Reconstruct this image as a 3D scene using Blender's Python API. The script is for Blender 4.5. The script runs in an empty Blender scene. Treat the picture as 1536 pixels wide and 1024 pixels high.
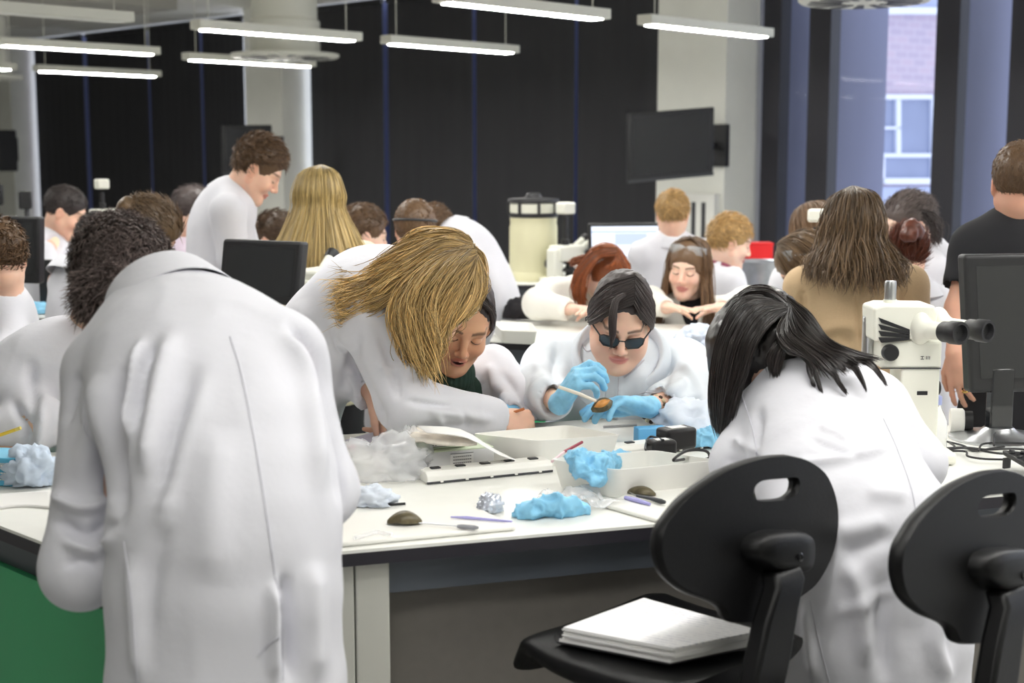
import bpy, bmesh, math, random
import numpy as np
from mathutils import Vector, Matrix, Euler
from mathutils.bvhtree import BVHTree
random.seed(7); RNG = np.random.default_rng(11)
sc = bpy.context.scene
col = sc.collection
PI = math.pi
# ---------------------------------------------------------------- camera model
F = 2100.0; HC = 1.62
PITCH = math.atan(277.0 / F); SP, CP = math.sin(PITCH), math.cos(PITCH)
def ray(px, py):
    u = (px - 768.0) / F; v = (512.0 - py) / F
    return Vector((u, CP + SP * v, -SP + CP * v))
def P(px, py, d):
    r = ray(px, py); t = d / r.y
    return Vector((r.x * t, d, HC + r.z * t))
def PZ(px, py, z):
    r = ray(px, py); t = (z - HC) / r.z
    return Vector((r.x * t, r.y * t, z))
def to_px(V):
    V = np.asarray(V, dtype=np.float64)
    x, y, z = V[:, 0], V[:, 1], V[:, 2] - HC
    f = y * CP - z * SP; up = y * SP + z * CP
    return np.stack([768 + F * x / f, 512 - F * up / f], 1)
PHI = math.radians(43.8)
RV = Vector((math.sin(PHI), math.cos(PHI), 0)); LV = Vector((-math.cos(PHI), math.sin(PHI), 0))
def room(D, s, z=0.0): return RV * D + LV * s + Vector((0, 0, z))
def on_plane(px, D, py=235):
    r = ray(px, py); t = D / (r.x * RV.x + r.y * RV.y)
    p = Vector((r.x * t, r.y * t, 0)); return p.dot(LV)
def V3(*a): return Vector(a)

# ---------------------------------------------------------------- scene graph
def setp(o, label=None, cat=None, group=None, kind=None):
    if label: o['label'] = label
    if cat: o['category'] = cat
    if group: o['group'] = group
    if kind: o['kind'] = kind
    return o
def empty(name, loc, label=None, cat=None, group=None, rotz=0.0):
    o = bpy.data.objects.new(name, None); col.objects.link(o)
    o.location = loc; o.rotation_euler = (0, 0, rotz); o.empty_display_size = .05
    return setp(o, label, cat, group)
def world_mat(o):
    m = Matrix.Translation(o.location) @ o.rotation_euler.to_matrix().to_4x4()
    return world_mat(o.parent) @ m if o.parent else m
def link(name, me, mat, parent=None, smooth=True):
    o = bpy.data.objects.new(name, me); col.objects.link(o)
    if isinstance(mat, (list, tuple)):
        for m in mat: me.materials.append(m)
    elif mat is not None: me.materials.append(mat)
    if parent is not None: o.parent = parent
    return o
def np_mesh(name, verts, faces, smooth=True):
    me = bpy.data.meshes.new(name)
    verts = np.asarray(verts, dtype=np.float32); n = len(verts)
    faces = np.asarray(faces, dtype=np.int32); k = faces.shape[1] if len(faces) else 4
    me.vertices.add(n); me.vertices.foreach_set('co', verts.ravel())
    me.loops.add(faces.size); me.loops.foreach_set('vertex_index', faces.ravel())
    me.polygons.add(len(faces)); me.polygons.foreach_set('loop_start', np.arange(0, faces.size, k, dtype=np.int32))
    me.update(calc_edges=True)
    if smooth: me.polygons.foreach_set('use_smooth', np.ones(len(faces), dtype=bool))
    return me
def local_to(parent, V):
    """world points -> the parent's space"""
    if parent is None: return V
    m = np.array(world_mat(parent).inverted()); V = np.asarray(V)
    return V @ m[:3, :3].T + m[:3, 3]
def copy_tree(o, parent=None):
    c = o.copy(); col.objects.link(c); c.parent = parent
    for ch in list(o.children): copy_tree(ch, c)
    return c

class MB:
    """collects simple solids (world or local coordinates) and links them as ONE mesh object"""
    def __init__(s): s.bm = bmesh.new()
    def _add(s, vs, fs):
        bv = [s.bm.verts.new(v) for v in vs]
        for f in fs:
            try: s.bm.faces.new([bv[i] for i in f])
            except ValueError: pass
        return bv
    def box(s, c, size, M=None):
        M = M or Matrix.Identity(3); c = Vector(c); vs = []
        for z in (-.5, .5):
            for x, y in ((-.5, -.5), (.5, -.5), (.5, .5), (-.5, .5)):
                vs.append(c + M @ Vector((x * size[0], y * size[1], z * size[2])))
        s._add(vs, [(3, 2, 1, 0), (4, 5, 6, 7), (0, 1, 5, 4), (1, 2, 6, 5), (2, 3, 7, 6), (3, 0, 4, 7)]); return s
    def prism(s, pts, off):
        """closed polygon of points extruded by the vector off"""
        n = len(pts); off = Vector(off); vs = [Vector(p) for p in pts] + [Vector(p) + off for p in pts]
        s._add(vs, [tuple(range(n - 1, -1, -1)), tuple(range(n, 2 * n))] + [(i, (i + 1) % n, n + (i + 1) % n, n + i) for i in range(n)]); return s
    def loft(s, rings, cap=True, close=True):
        n = len(rings[0]); vs = [Vector(p) for r in rings for p in r]; fs = []
        for k in range(len(rings) - 1):
            for i in range(n if close else n - 1):
                j = (i + 1) % n; fs.append((k * n + i, k * n + j, (k + 1) * n + j, (k + 1) * n + i))
        if cap: fs += [tuple(range(n - 1, -1, -1)), tuple(range((len(rings) - 1) * n, len(rings) * n))]
        s._add(vs, fs); return s
    def tube(s, pts, r, n=10, cap=True):
        pts = [Vector(p) for p in pts]; rs = r if isinstance(r, (list, tuple)) else [r] * len(pts); rings = []
        up = None
        for i, p in enumerate(pts):
            t = (pts[min(i + 1, len(pts) - 1)] - pts[max(i - 1, 0)]).normalized()
            if up is None: up = t.orthogonal().normalized()
            up = (up - t * up.dot(t)).normalized(); sd = t.cross(up)
            rings.append([p + (up * math.cos(a) + sd * math.sin(a)) * rs[i] for a in [2 * PI * k / n for k in range(n)]])
        return s.loft(rings, cap)
    def lathe(s, prof, c, axis=(0, 0, 1), n=28, cap=True):
        ax = Vector(axis).normalized(); e = ax.orthogonal().normalized(); g = ax.cross(e); c = Vector(c)
        rings = [[c + ax * h + (e * math.cos(a) + g * math.sin(a)) * max(r, 1e-5) for a in [2 * PI * k / n for k in range(n)]] for r, h in prof]
        return s.loft(rings, cap)
    def build(s, name, mat, parent=None, bevel=0.0, seg=2, smooth=True, ang=35, sub=0):
        bmesh.ops.recalc_face_normals(s.bm, faces=s.bm.faces)
        if parent is not None: s.bm.transform(world_mat(parent).inverted())
        me = bpy.data.meshes.new(name); s.bm.to_mesh(me); s.bm.free()
        o = link(name, me, mat, parent)
        if bevel:
            b = o.modifiers.new('bevel', 'BEVEL'); b.width = bevel; b.segments = seg; b.limit_method = 'ANGLE'; b.angle_limit = math.radians(40)
        if sub:
            b = o.modifiers.new('sub', 'SUBSURF'); b.levels = sub; b.render_levels = sub
        if smooth:
            for p in me.polygons: p.use_smooth = True
            if not sub:
                me.update()
                try: me.set_sharp_from_angle(angle=math.radians(ang))
                except Exception: pass
        return o
def basis(right, up):
    r = Vector(right).normalized(); u = Vector(up); u = (u - r * u.dot(r)).normalized(); f = u.cross(r)
    return Matrix((r, f, u)).transposed()
def rotz(a): return Matrix.Rotation(a, 3, 'Z')
def catmull(pts, n):
    pts = np.array([tuple(p) for p in pts], dtype=np.float64)
    if len(pts) == 2: return pts[0] + (pts[1] - pts[0]) * np.linspace(0, 1, n)[:, None]
    q = np.vstack([2 * pts[0] - pts[1], pts, 2 * pts[-1] - pts[-2]])
    t = np.linspace(0, len(pts) - 1 - 1e-6, n); i = t.astype(int); u = (t - i)[:, None]
    p0, p1, p2, p3 = q[i], q[i + 1], q[i + 2], q[i + 3]
    return .5 * ((2 * p1) + (-p0 + p2) * u + (2 * p0 - 5 * p1 + 4 * p2 - p3) * u ** 2 + (-p0 + 3 * p1 - 3 * p2 + p3) * u ** 3)

# ---------------------------------------------------------------- materials
def srgb(r, g, b):
    f = lambda c: (c / 255 / 12.92) if c / 255 <= .04045 else ((c / 255 + .055) / 1.055) ** 2.4
    return (f(r), f(g), f(b), 1)
MATS = {}
def mat(name, color, rough=.5, metal=0.0, spec=.5, noise=0.0, nscale=20.0, bump=0.0, bscale=60.0, emit=None, estr=0.0,
        trans=0.0, ior=1.45, alpha=1.0, sheen=0.0, stretch=(1, 1, 1), subsurf=0.0, attr=None, coat=0.0):
    m = bpy.data.materials.new(name); m.use_nodes = True; nt = m.node_tree; N = nt.nodes; b = N['Principled BSDF']
    c = color if len(color) == 4 else (*color, 1)
    b.inputs['Base Color'].default_value = c; b.inputs['Roughness'].default_value = rough; b.inputs['Metallic'].default_value = metal
    b.inputs['Specular IOR Level'].default_value = spec; b.inputs['IOR'].default_value = ior
    b.inputs['Transmission Weight'].default_value = trans; b.inputs['Alpha'].default_value = alpha
    b.inputs['Sheen Weight'].default_value = sheen; b.inputs['Coat Weight'].default_value = coat
    if subsurf:
        b.inputs['Subsurface Weight'].default_value = subsurf; b.inputs['Subsurface Radius'].default_value = (.012, .005, .003); b.inputs['Subsurface Scale'].default_value = 1.0
    if emit: b.inputs['Emission Color'].default_value = emit; b.inputs['Emission Strength'].default_value = estr
    tc = N.new('ShaderNodeTexCoord'); mp = N.new('ShaderNodeMapping'); mp.inputs['Scale'].default_value = stretch
    nt.links.new(tc.outputs['Object'], mp.inputs['Vector'])
    src = None
    if attr:
        a = N.new('ShaderNodeAttribute'); a.attribute_name = attr; src = a.outputs['Color']
    if noise:
        n = N.new('ShaderNodeTexNoise'); n.inputs['Scale'].default_value = nscale; n.inputs['Detail'].default_value = 4
        nt.links.new(mp.outputs['Vector'], n.inputs['Vector'])
        mr = N.new('ShaderNodeMapRange'); mr.inputs['From Min'].default_value = .3; mr.inputs['From Max'].default_value = .7
        mr.inputs['To Min'].default_value = 1 - noise; mr.inputs['To Max'].default_value = 1 + noise
        nt.links.new(n.outputs['Fac'], mr.inputs['Value'])
        mx = N.new('ShaderNodeMix'); mx.data_type = 'RGBA'; mx.blend_type = 'MULTIPLY'; mx.inputs['Factor'].default_value = 1
        if src: nt.links.new(src, mx.inputs['A'])
        else: mx.inputs['A'].default_value = c
        nt.links.new(mr.outputs['Result'], mx.inputs['B']); src = mx.outputs['Result']
    if src: nt.links.new(src, b.inputs['Base Color'])
    if bump:
        n2 = N.new('ShaderNodeTexNoise'); n2.inputs['Scale'].default_value = bscale; n2.inputs['Detail'].default_value = 3
        nt.links.new(mp.outputs['Vector'], n2.inputs['Vector'])
        bp = N.new('ShaderNodeBump'); bp.inputs['Strength'].default_value = bump; bp.inputs['Distance'].default_value = .01
        nt.links.new(n2.outputs['Fac'], bp.inputs['Height']); nt.links.new(bp.outputs['Normal'], b.inputs['Normal'])
    MATS[name] = m; return m

# ---------------------------------------------------------------- implicit surfaces
def _a(v): return np.array(tuple(v), dtype=np.float32)
def smin(a, b, k):
    if k <= 0: return np.minimum(a, b)
    h = np.maximum(k - np.abs(a - b), 0) / k
    return np.minimum(a, b) - h * h * k * .25
def smax(a, b, k): return -smin(-a, -b, k)
class SDF:
    def __init__(s): s.ops = []; s.lo = np.full(3, 1e9); s.hi = np.full(3, -1e9)
    def _grow(s, pts, r):
        for p in pts:
            s.lo = np.minimum(s.lo, _a(p) - r); s.hi = np.maximum(s.hi, _a(p) + r)
    def rc(s, a, b, r1, r2=None, k=.02, sub=False):
        r2 = r1 if r2 is None else r2; A = _a(a); B = _a(b); ab = B - A; L = float(ab @ ab) + 1e-9
        def f(p):
            q = p - A; t = np.clip((q @ ab) / L, 0, 1)
            e = q - t[:, None] * ab
            return np.sqrt((e * e).sum(1)) - (r1 + t * (r2 - r1))
        s.ops.append((f, k, sub))
        if not sub: s._grow((a,), r1); s._grow((b,), r2)
        return s
    def ball(s, c, r, k=.02, sub=False): return s.ell(c, (r, r, r), None, k, sub)
    def ell(s, c, r, M=None, k=.02, sub=False):
        C = _a(c); Rr = np.array(r, dtype=np.float32); Mi = np.array(M.transposed() if M is not None else Matrix.Identity(3), dtype=np.float32)
        def f(p):
            q = (p - C) @ Mi.T
            k0 = np.sqrt(((q / Rr) ** 2).sum(1)) + 1e-6; k1 = np.sqrt(((q / (Rr * Rr)) ** 2).sum(1)) + 1e-6
            return k0 * (k0 - 1) / k1
        s.ops.append((f, k, sub))
        if not sub: s._grow((c,), max(r))
        return s
    def loft(s, nodes, k=.03, kin=.02, sub=False, power=2.0):
        """nodes: (centre, right vector, half width, half depth); an elliptic tube through them with flat ends"""
        m = max(4, 3 * (len(nodes) - 1) + 1)
        cc = catmull([n[0] for n in nodes], m); par = np.array([[*tuple(n[1]), n[2], n[3]] for n in nodes]); pp = catmull_n(par, m)
        cc = cc.astype(np.float32); pp = pp.astype(np.float32); last = m - 2
        def f(p):
            out = None
            for i in range(m - 1):
                C0, C1, R0, R1 = cc[i], cc[i + 1], pp[i, :3], pp[i + 1, :3]; a0, b0 = pp[i, 3:]; a1, b1 = pp[i + 1, 3:]
                ax = C1 - C0; L = float(np.sqrt(ax @ ax)); axn = ax / L
                q = p - C0; h = q @ axn; t = np.clip(h / L, 0, 1)
                lo_ = np.maximum(-h, 0); hi_ = np.maximum(h - L, 0); over = lo_ + hi_
                rr = R0 + t[:, None] * (R1 - R0); rr = rr - (rr @ axn)[:, None] * axn; rr /= np.sqrt((rr * rr).sum(1))[:, None]
                ff = np.cross(axn[None, :], rr)
                e = q - h[:, None] * axn
                x = (e * rr).sum(1); y = (e * ff).sum(1)
                A = a0 + t * (a1 - a0); Bd = b0 + t * (b1 - b0); mn = np.minimum(A, Bd)
                wv = over / mn
                flat = (lo_ > 0) if i == 0 else ((hi_ > 0) if i == last else None)
                if flat is not None: wv = np.where(flat, 0, wv)
                k0 = np.sqrt((x / A) ** 2 + (y / Bd) ** 2 + wv * wv) + 1e-6; k1 = np.sqrt((x / (A * A)) ** 2 + (y / (Bd * Bd)) ** 2 + (wv / mn) ** 2) + 1e-6
                d = k0 * (k0 - 1) / k1
                if flat is not None: d = np.where(flat, np.where(d > 0, np.sqrt(np.maximum(d, 0) ** 2 + over ** 2), over), d)
                out = d if out is None else smin(out, d, kin * .4)
            return out
        s.ops.append((f, k, sub))
        if not sub:
            for c, r, a, b in nodes: s._grow((c,), max(a, b))
        return s
    def half(s, c, n, k=.004):
        """cut away everything on the side of n"""
        C = _a(c); Nn = _a(Vector(n).normalized())
        s.ops.append((lambda p: (p - C) @ Nn * -1.0, k, True)); return s
    def __call__(s, p):
        d = None
        for f, k, sub in s.ops:
            v = f(p)
            if d is None: d = v
            elif sub: d = smax(d, -v, k)
            else: d = smin(d, v, k)
        return d
def axis_coords(lo, hi, h, dense):
    """grid lines from lo to hi, step h, finer (step hd) inside the dense intervals (a, b, hd)"""
    out = [lo]; x = lo
    while x < hi:
        st = h
        for a, b, hd in dense:
            if a - h <= x <= b: st = min(st, hd)
        x += st; out.append(x)
    return np.array(out, dtype=np.float32)
def catmull_n(par, n):
    q = np.vstack([2 * par[0] - par[1], par, 2 * par[-1] - par[-2]]); t = np.linspace(0, len(par) - 1 - 1e-6, n); i = t.astype(int); u = (t - i)[:, None]
    return q[i + 1] * (1 - u) + q[i + 2] * u
def polygonize(fn, lo, hi, h, dense=()):
    """dense: boxes (lo, hi, step) where the grid is finer"""
    ax = []
    for i in range(3):
        a = axis_coords(lo[i] - 2 * h, hi[i] + 2 * h, h, [(d[0][i], d[1][i], d[2]) for d in dense])
        pad = (-len(a)) % 8
        if pad: a = np.concatenate([a, a[-1] + h * np.arange(1, pad + 1, dtype=np.float32)])
        ax.append(a)
    X, Y, Z = ax; n = (len(X), len(Y), len(Z)); nb = tuple(m // 8 for m in n)
    cs, hs = [], []
    for a in ax:
        b = a.reshape(-1, 8); nxt = np.concatenate([b[1:, 0], b[-1:, -1]]); cs.append((b[:, 0] + nxt) / 2); hs.append((nxt - b[:, 0]) / 2)
    G = np.stack(np.meshgrid(*cs, indexing='ij'), -1).reshape(-1, 3); H = np.stack(np.meshgrid(*hs, indexing='ij'), -1).reshape(-1, 3)
    dc = np.concatenate([fn(G[i:i + 100000]) for i in range(0, len(G), 100000)])
    keep = np.abs(dc) < np.sqrt((H * H).sum(1)) * 1.8 + .015
    D = np.where(dc < 0, -1.0, 1.0).astype(np.float32).reshape(nb)
    D = D.repeat(8, 0).repeat(8, 1).repeat(8, 2)
    ids = np.nonzero(keep)[0]; bi = np.stack(np.unravel_index(ids, nb), 1); ar = np.arange(8)
    for c0 in range(0, len(ids), 400):
        b = bi[c0:c0 + 400]
        ix = (b[:, 0, None] * 8 + ar); iy = (b[:, 1, None] * 8 + ar); iz = (b[:, 2, None] * 8 + ar)
        px = np.broadcast_to(X[ix][:, :, None, None], (len(b), 8, 8, 8)); py = np.broadcast_to(Y[iy][:, None, :, None], (len(b), 8, 8, 8)); pz = np.broadcast_to(Z[iz][:, None, None, :], (len(b), 8, 8, 8))
        v = fn(np.stack([px, py, pz], -1).reshape(-1, 3).astype(np.float32)).reshape(len(b), 8, 8, 8)
        D[ix[:, :, None, None], iy[:, None, :, None], iz[:, None, None, :]] = v
    D = np.where(np.abs(D) < 1e-6, 1e-6, D); S = D < 0
    c = S[:-1, :-1, :-1]; cnt = np.zeros(c.shape, np.int8)
    for i in (0, 1):
        for j in (0, 1):
            for k in (0, 1): cnt += S[i:n[0] - 1 + i, j:n[1] - 1 + j, k:n[2] - 1 + k]
    ci = np.stack(np.nonzero((cnt > 0) & (cnt < 8)), 1)
    vid = np.full(c.shape, -1, np.int32); vid[ci[:, 0], ci[:, 1], ci[:, 2]] = np.arange(len(ci))
    acc = np.zeros((len(ci), 3)); num = np.zeros(len(ci))
    def corner(o):
        i, j, k = ci[:, 0] + o[0], ci[:, 1] + o[1], ci[:, 2] + o[2]
        return D[i, j, k], np.stack([X[i], Y[j], Z[k]], 1)
    cor = {o: corner(o) for o in [(i, j, k) for i in (0, 1) for j in (0, 1) for k in (0, 1)]}
    for a in cor:
        for dim in range(3):
            if a[dim] == 0:
                b = list(a); b[dim] = 1; b = tuple(b)
                da, pa = cor[a]; db, pb = cor[b]; m = (da < 0) != (db < 0)
                t = np.where(m, da / np.where(m, da - db, 1), 0)
                acc += np.where(m[:, None], pa + t[:, None] * (pb - pa), 0); num += m
    V = acc / num[:, None]
    faces = []
    for dim in range(3):
        sl0 = [slice(None)] * 3; sl1 = [slice(None)] * 3; sl0[dim] = slice(0, -1); sl1[dim] = slice(1, None)
        s0 = S[tuple(sl0)]; s1 = S[tuple(sl1)]; e = np.stack(np.nonzero(s0 != s1), 1)
        o1, o2 = [(1, 2), (2, 0), (0, 1)][dim]
        ok = (e[:, o1] > 0) & (e[:, o2] > 0) & (e[:, o1] < n[o1] - 1) & (e[:, o2] < n[o2] - 1); e = e[ok]
        def cell(d1, d2):
            q = e.copy(); q[:, o1] -= d1; q[:, o2] -= d2; return vid[q[:, 0], q[:, 1], q[:, 2]]
        quad = np.stack([cell(1, 1), cell(0, 1), cell(0, 0), cell(1, 0)], 1)
        flip = ~S[e[:, 0], e[:, 1], e[:, 2]]
        quad[flip] = quad[flip][:, ::-1]
        faces.append(quad)
    Fq = np.concatenate(faces); Fq = Fq[(Fq >= 0).all(1)]
    return V, Fq
def relax(V, Fq, it=2, lam=.5):
    E = np.concatenate([Fq[:, [0, 1]], Fq[:, [1, 2]], Fq[:, [2, 3]], Fq[:, [3, 0]]]); E = np.concatenate([E, E[:, ::-1]])
    deg = np.bincount(E[:, 0], minlength=len(V)).clip(1)
    for _ in range(it):
        m = np.stack([np.bincount(E[:, 0], weights=V[E[:, 1], i], minlength=len(V)) for i in range(3)], 1) / deg[:, None]
        V = V + lam * (m - V)
    return V
def normals(V, Fq):
    n = np.cross(V[Fq[:, 2]] - V[Fq[:, 0]], V[Fq[:, 3]] - V[Fq[:, 1]])
    N = np.zeros_like(V)
    for i in range(4):
        for a in range(3): N[:, a] += np.bincount(Fq[:, i], weights=n[:, a], minlength=len(V))
    return N / (np.linalg.norm(N, axis=1)[:, None] + 1e-12)
def vnoise(p, seed=0):
    """smooth value noise, about -1..1"""
    p = np.asarray(p, dtype=np.float64) + seed * 17.31; i = np.floor(p).astype(np.int64); u = p - i; u = u * u * u * (u * (u * 6 - 15) + 10)
    def hsh(a):
        x = (a[:, 0] * 374761393 + a[:, 1] * 668265263 + a[:, 2] * 2147483647 + seed * 974711) & 0xffffffff
        x = ((x ^ (x >> 13)) * 1274126177) & 0xffffffff; x = x ^ (x >> 16)
        return (x & 0xffff) / 32767.5 - 1
    out = 0
    for a in (0, 1):
        for b in (0, 1):
            for c in (0, 1):
                w = np.where(a, u[:, 0], 1 - u[:, 0]) * np.where(b, u[:, 1], 1 - u[:, 1]) * np.where(c, u[:, 2], 1 - u[:, 2])
                out = out + w * hsh(i + np.array([a, b, c]))
    return out
def sd_object(name, sdf, h, mat, parent, dense=(), it=2, disp=None, pad=.0, colors=None):
    V, Fq = polygonize(sdf, sdf.lo - pad, sdf.hi + pad, h, dense)
    V = relax(V, Fq, it)
    if disp is not None:
        Nn = normals(V, Fq); V = V + Nn * disp(V, Nn)[:, None]
        V = relax(V, Fq, 1, .35)
    me = np_mesh(name, local_to(parent, V), Fq)
    if colors is not None:
        Cc = colors(V); at = me.color_attributes.new('Col', 'FLOAT_COLOR', 'POINT')
        at.data.foreach_set('color', np.concatenate([Cc, np.ones((len(Cc), 1))], 1).astype(np.float32).ravel())
    o = link(name, me, mat, parent)
    o_world = (V, Fq)
    return o, o_world

# ---------------------------------------------------------------- strands of hair
def strand_mesh(paths, rad, sides=3):
    """paths (S, M, 3), rad (S, M) -> verts, quads"""
    S, M, _ = paths.shape
    T = np.gradient(paths, axis=1); T /= np.linalg.norm(T, axis=2, keepdims=True) + 1e-9
    ref = RNG.normal(size=(S, 1, 3)); U = ref - (ref * T).sum(2, keepdims=True) * T; U /= np.linalg.norm(U, axis=2, keepdims=True) + 1e-9
    W = np.cross(T, U)
    a = np.arange(sides) * 2 * PI / sides
    V = paths[:, :, None, :] + rad[:, :, None, None] * (np.cos(a)[None, None, :, None] * U[:, :, None, :] + np.sin(a)[None, None, :, None] * W[:, :, None, :])
    idx = np.arange(S * M * sides).reshape(S, M, sides)
    A = idx[:, :-1, :]; B = np.roll(A, -1, 2); Dn = idx[:, 1:, :]; C = np.roll(Dn, -1, 2)
    return V.reshape(-1, 3), np.stack([A, B, C, Dn], -1).reshape(-1, 4)
def sheet_strands(guides, count, M=16, spread=(.004, .01), wave=.003, freq=3.0, cut=(.85, 1.0), clump=0.35):
    """guides: list of polylines side by side; strands are laid between neighbouring guides"""
    G = np.stack([catmull(g, M * 2) for g in guides])
    n = len(guides); u = RNG.random(count) * (n - 1 - 1e-6) if n > 1 else np.zeros(count)
    if clump:  # gather strands in locks
        k = max(3, int(count * .06)); cen = np.sort(RNG.random(k)) * (max(n - 1, 1) - 1e-6); j = RNG.integers(0, k, count)
        pull = u + (cen[j] - u) * 0
    i = u.astype(int) if n > 1 else np.zeros(count, int); fr = (u - i)[:, None, None]
    pth = G[i] * (1 - fr) + G[np.minimum(i + 1, n - 1)] * fr
    t = np.linspace(0, 1, M * 2)[None, :, None]
    lock = RNG.integers(0, max(4, count // 25), count)
    lo = RNG.normal(size=(lock.max() + 1, 3)); off = RNG.normal(size=(count, 3)) * (1 - clump) + lo[lock] * clump
    sp = spread[0] + (spread[1] - spread[0]) * t
    ph = RNG.random((lock.max() + 1, 3))[lock] * 6.28 + RNG.random((count, 3)) * .8; am = RNG.normal(size=(lock.max() + 1, 3))[lock]
    pth = pth + off[:, None, :] * sp + am[:, None, :] * wave * np.sin(freq * 6.28 * t + ph[:, None, :]) * t
    end = cut[0] + (cut[1] - cut[0]) * RNG.random(count)
    s = np.linspace(0, 1, M)[None, :] * end[:, None] * (M * 2 - 1); a = np.floor(s).astype(int).clip(0, M * 2 - 2); f = (s - a)[:, :, None]
    r = np.arange(count)[:, None]
    return pth[r, a] * (1 - f) + pth[r, a + 1] * f
def largest(V, Fq):
    """only the biggest connected surface"""
    lab = np.arange(len(V))
    for _ in range(400):
        m = lab[Fq].min(1); new = lab.copy(); np.minimum.at(new, Fq.ravel(), np.repeat(m, 4)); new = new[new]
        if (new == lab).all(): break
        lab = new
    k = np.bincount(lab).argmax(); keep = lab == k; idx = np.cumsum(keep) - 1
    return V[keep], idx[Fq[keep[Fq].all(1)]]
def hair_blob(name, S, h, m, parent, amp=.005, seed=3):
    V, Fq = polygonize(S, S.lo, S.hi, h); V = relax(V, Fq, 1); V = V + normals(V, Fq) * (amp * vnoise(V * np.array([60, 60, 60]), seed))[:, None]
    me = np_mesh(name, local_to(parent, V), Fq); at = me.attributes.new('shade', 'FLOAT', 'POINT'); at.data.foreach_set('value', (.75 + .3 * vnoise(V * 70, seed + 1)).astype(np.float32)); return link(name, me, m, parent)
def hair_object(name, parent, mat, strand_sets, base=None, r=.0011, shade=(.55, 1.25), hb=.008, sides=3, root=.62):
    """base: an SDF under the strands; strand_sets: list of arrays (S, M, 3) [or (array, radius)]"""
    Vs, Fs, Cs = [], [], []; n0 = 0
    if base is not None:
        V, Fq = largest(*polygonize(base, base.lo, base.hi, hb)); V = relax(V, Fq, 2)
        Nn = normals(V, Fq); V = V + Nn * (.0025 * vnoise(V * np.array([160, 160, 40]), 3))[:, None]
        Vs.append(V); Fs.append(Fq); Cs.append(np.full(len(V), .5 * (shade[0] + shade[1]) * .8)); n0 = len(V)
    for ss in strand_sets:
        rr = r
        if isinstance(ss, tuple): ss, rr = ss
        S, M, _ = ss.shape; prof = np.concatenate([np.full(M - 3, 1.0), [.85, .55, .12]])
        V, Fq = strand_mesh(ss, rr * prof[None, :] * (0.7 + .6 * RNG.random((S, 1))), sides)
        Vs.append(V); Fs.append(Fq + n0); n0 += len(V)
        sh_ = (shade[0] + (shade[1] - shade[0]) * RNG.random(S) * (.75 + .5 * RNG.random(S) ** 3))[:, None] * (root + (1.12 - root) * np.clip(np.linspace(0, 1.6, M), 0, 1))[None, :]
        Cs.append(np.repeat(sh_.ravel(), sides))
    V = np.concatenate(Vs); Fq = np.concatenate(Fs); C = np.concatenate(Cs)
    me = np_mesh(name, local_to(parent, V), Fq)
    at = me.attributes.new('shade', 'FLOAT', 'POINT'); at.data.foreach_set('value', C.astype(np.float32))
    return link(name, me, mat, parent)
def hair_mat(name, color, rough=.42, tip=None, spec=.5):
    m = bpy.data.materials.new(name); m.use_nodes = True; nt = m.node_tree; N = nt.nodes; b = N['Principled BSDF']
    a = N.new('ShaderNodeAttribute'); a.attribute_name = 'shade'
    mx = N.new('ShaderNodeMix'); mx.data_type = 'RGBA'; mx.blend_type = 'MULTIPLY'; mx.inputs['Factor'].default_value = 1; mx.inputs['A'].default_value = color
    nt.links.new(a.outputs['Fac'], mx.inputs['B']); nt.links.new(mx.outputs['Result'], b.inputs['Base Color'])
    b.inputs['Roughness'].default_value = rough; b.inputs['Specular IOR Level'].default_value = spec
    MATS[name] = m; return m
# ---------------------------------------------------------------- shared materials
M_wall = mat('wall_paint', srgb(246, 246, 238), .8, noise=.03, nscale=3, bump=.02)
M_ceil = mat('ceiling_paint', srgb(236, 235, 226), .85, noise=.03, nscale=2)
M_soffit = mat('soffit_grey', srgb(178, 176, 168), .85)
M_floor = mat('vinyl_floor', srgb(186, 186, 184), .4, noise=.08, nscale=60)
M_blind = mat('blackout_fabric', srgb(60, 60, 63), .75, spec=.3, noise=.06, nscale=6, stretch=(1, 1, .15), bump=.05, bscale=400)
M_mull = mat('dark_frame', srgb(50, 49, 56), .45)
M_gaplight = mat('blind_gap_daylight', srgb(130, 142, 196), .5)  # blue stands in for the daylight line between neighbouring blinds
M_fin = mat('outside_fin', srgb(128, 132, 158), .5, noise=.05, nscale=4, stretch=(1, 1, .2))
M_glass = mat('window_glass', (.93, .95, 1, 1), .02, trans=1.0, ior=1.12)
M_lampb = mat('lamp_body_white', srgb(214, 214, 204), .5)
M_lampe = mat('lamp_diffuser', (1, 1, 1, 1), .5, emit=(1, .985, .95, 1), estr=34)
M_lampo = mat('lamp_diffuser_off', srgb(225, 225, 220), .5)
M_black = mat('black_plastic', srgb(38, 38, 40), .42, noise=.05, nscale=40, bump=.03, bscale=500)
M_blackg = mat('black_gloss', srgb(34, 35, 38), .06, spec=.8)
M_screen = mat('dark_screen', srgb(42, 43, 45), .16, spec=.6)
M_dgrey = mat('dark_grey_plastic', srgb(66, 67, 70), .45)
M_steel = mat('brushed_steel', srgb(200, 202, 205), .28, metal=1.0, noise=.05, nscale=60)
M_cream = mat('instrument_cream', srgb(238, 238, 226), .38, noise=.02, nscale=10)
M_top = mat('bench_laminate', srgb(240, 240, 234), .32, spec=.35, noise=.015, nscale=30)
M_edge = mat('bench_edge_black', srgb(40, 38, 46), .4)
M_rail = mat('bench_rail_slate', srgb(86, 92, 100), .4, metal=.0)
M_modesty = mat('modesty_panel', srgb(112, 108, 102), .6, noise=.04, nscale=40)
M_green = mat('green_panel', srgb(66, 176, 118), .45, noise=.02, nscale=8)
M_panel = mat('pale_grey_panel', srgb(205, 205, 196), .5)
M_white = mat('white_plastic', srgb(243, 242, 236), .35, noise=.01, nscale=14)
M_paper = mat('paper', srgb(246, 245, 243), .75)
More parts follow.
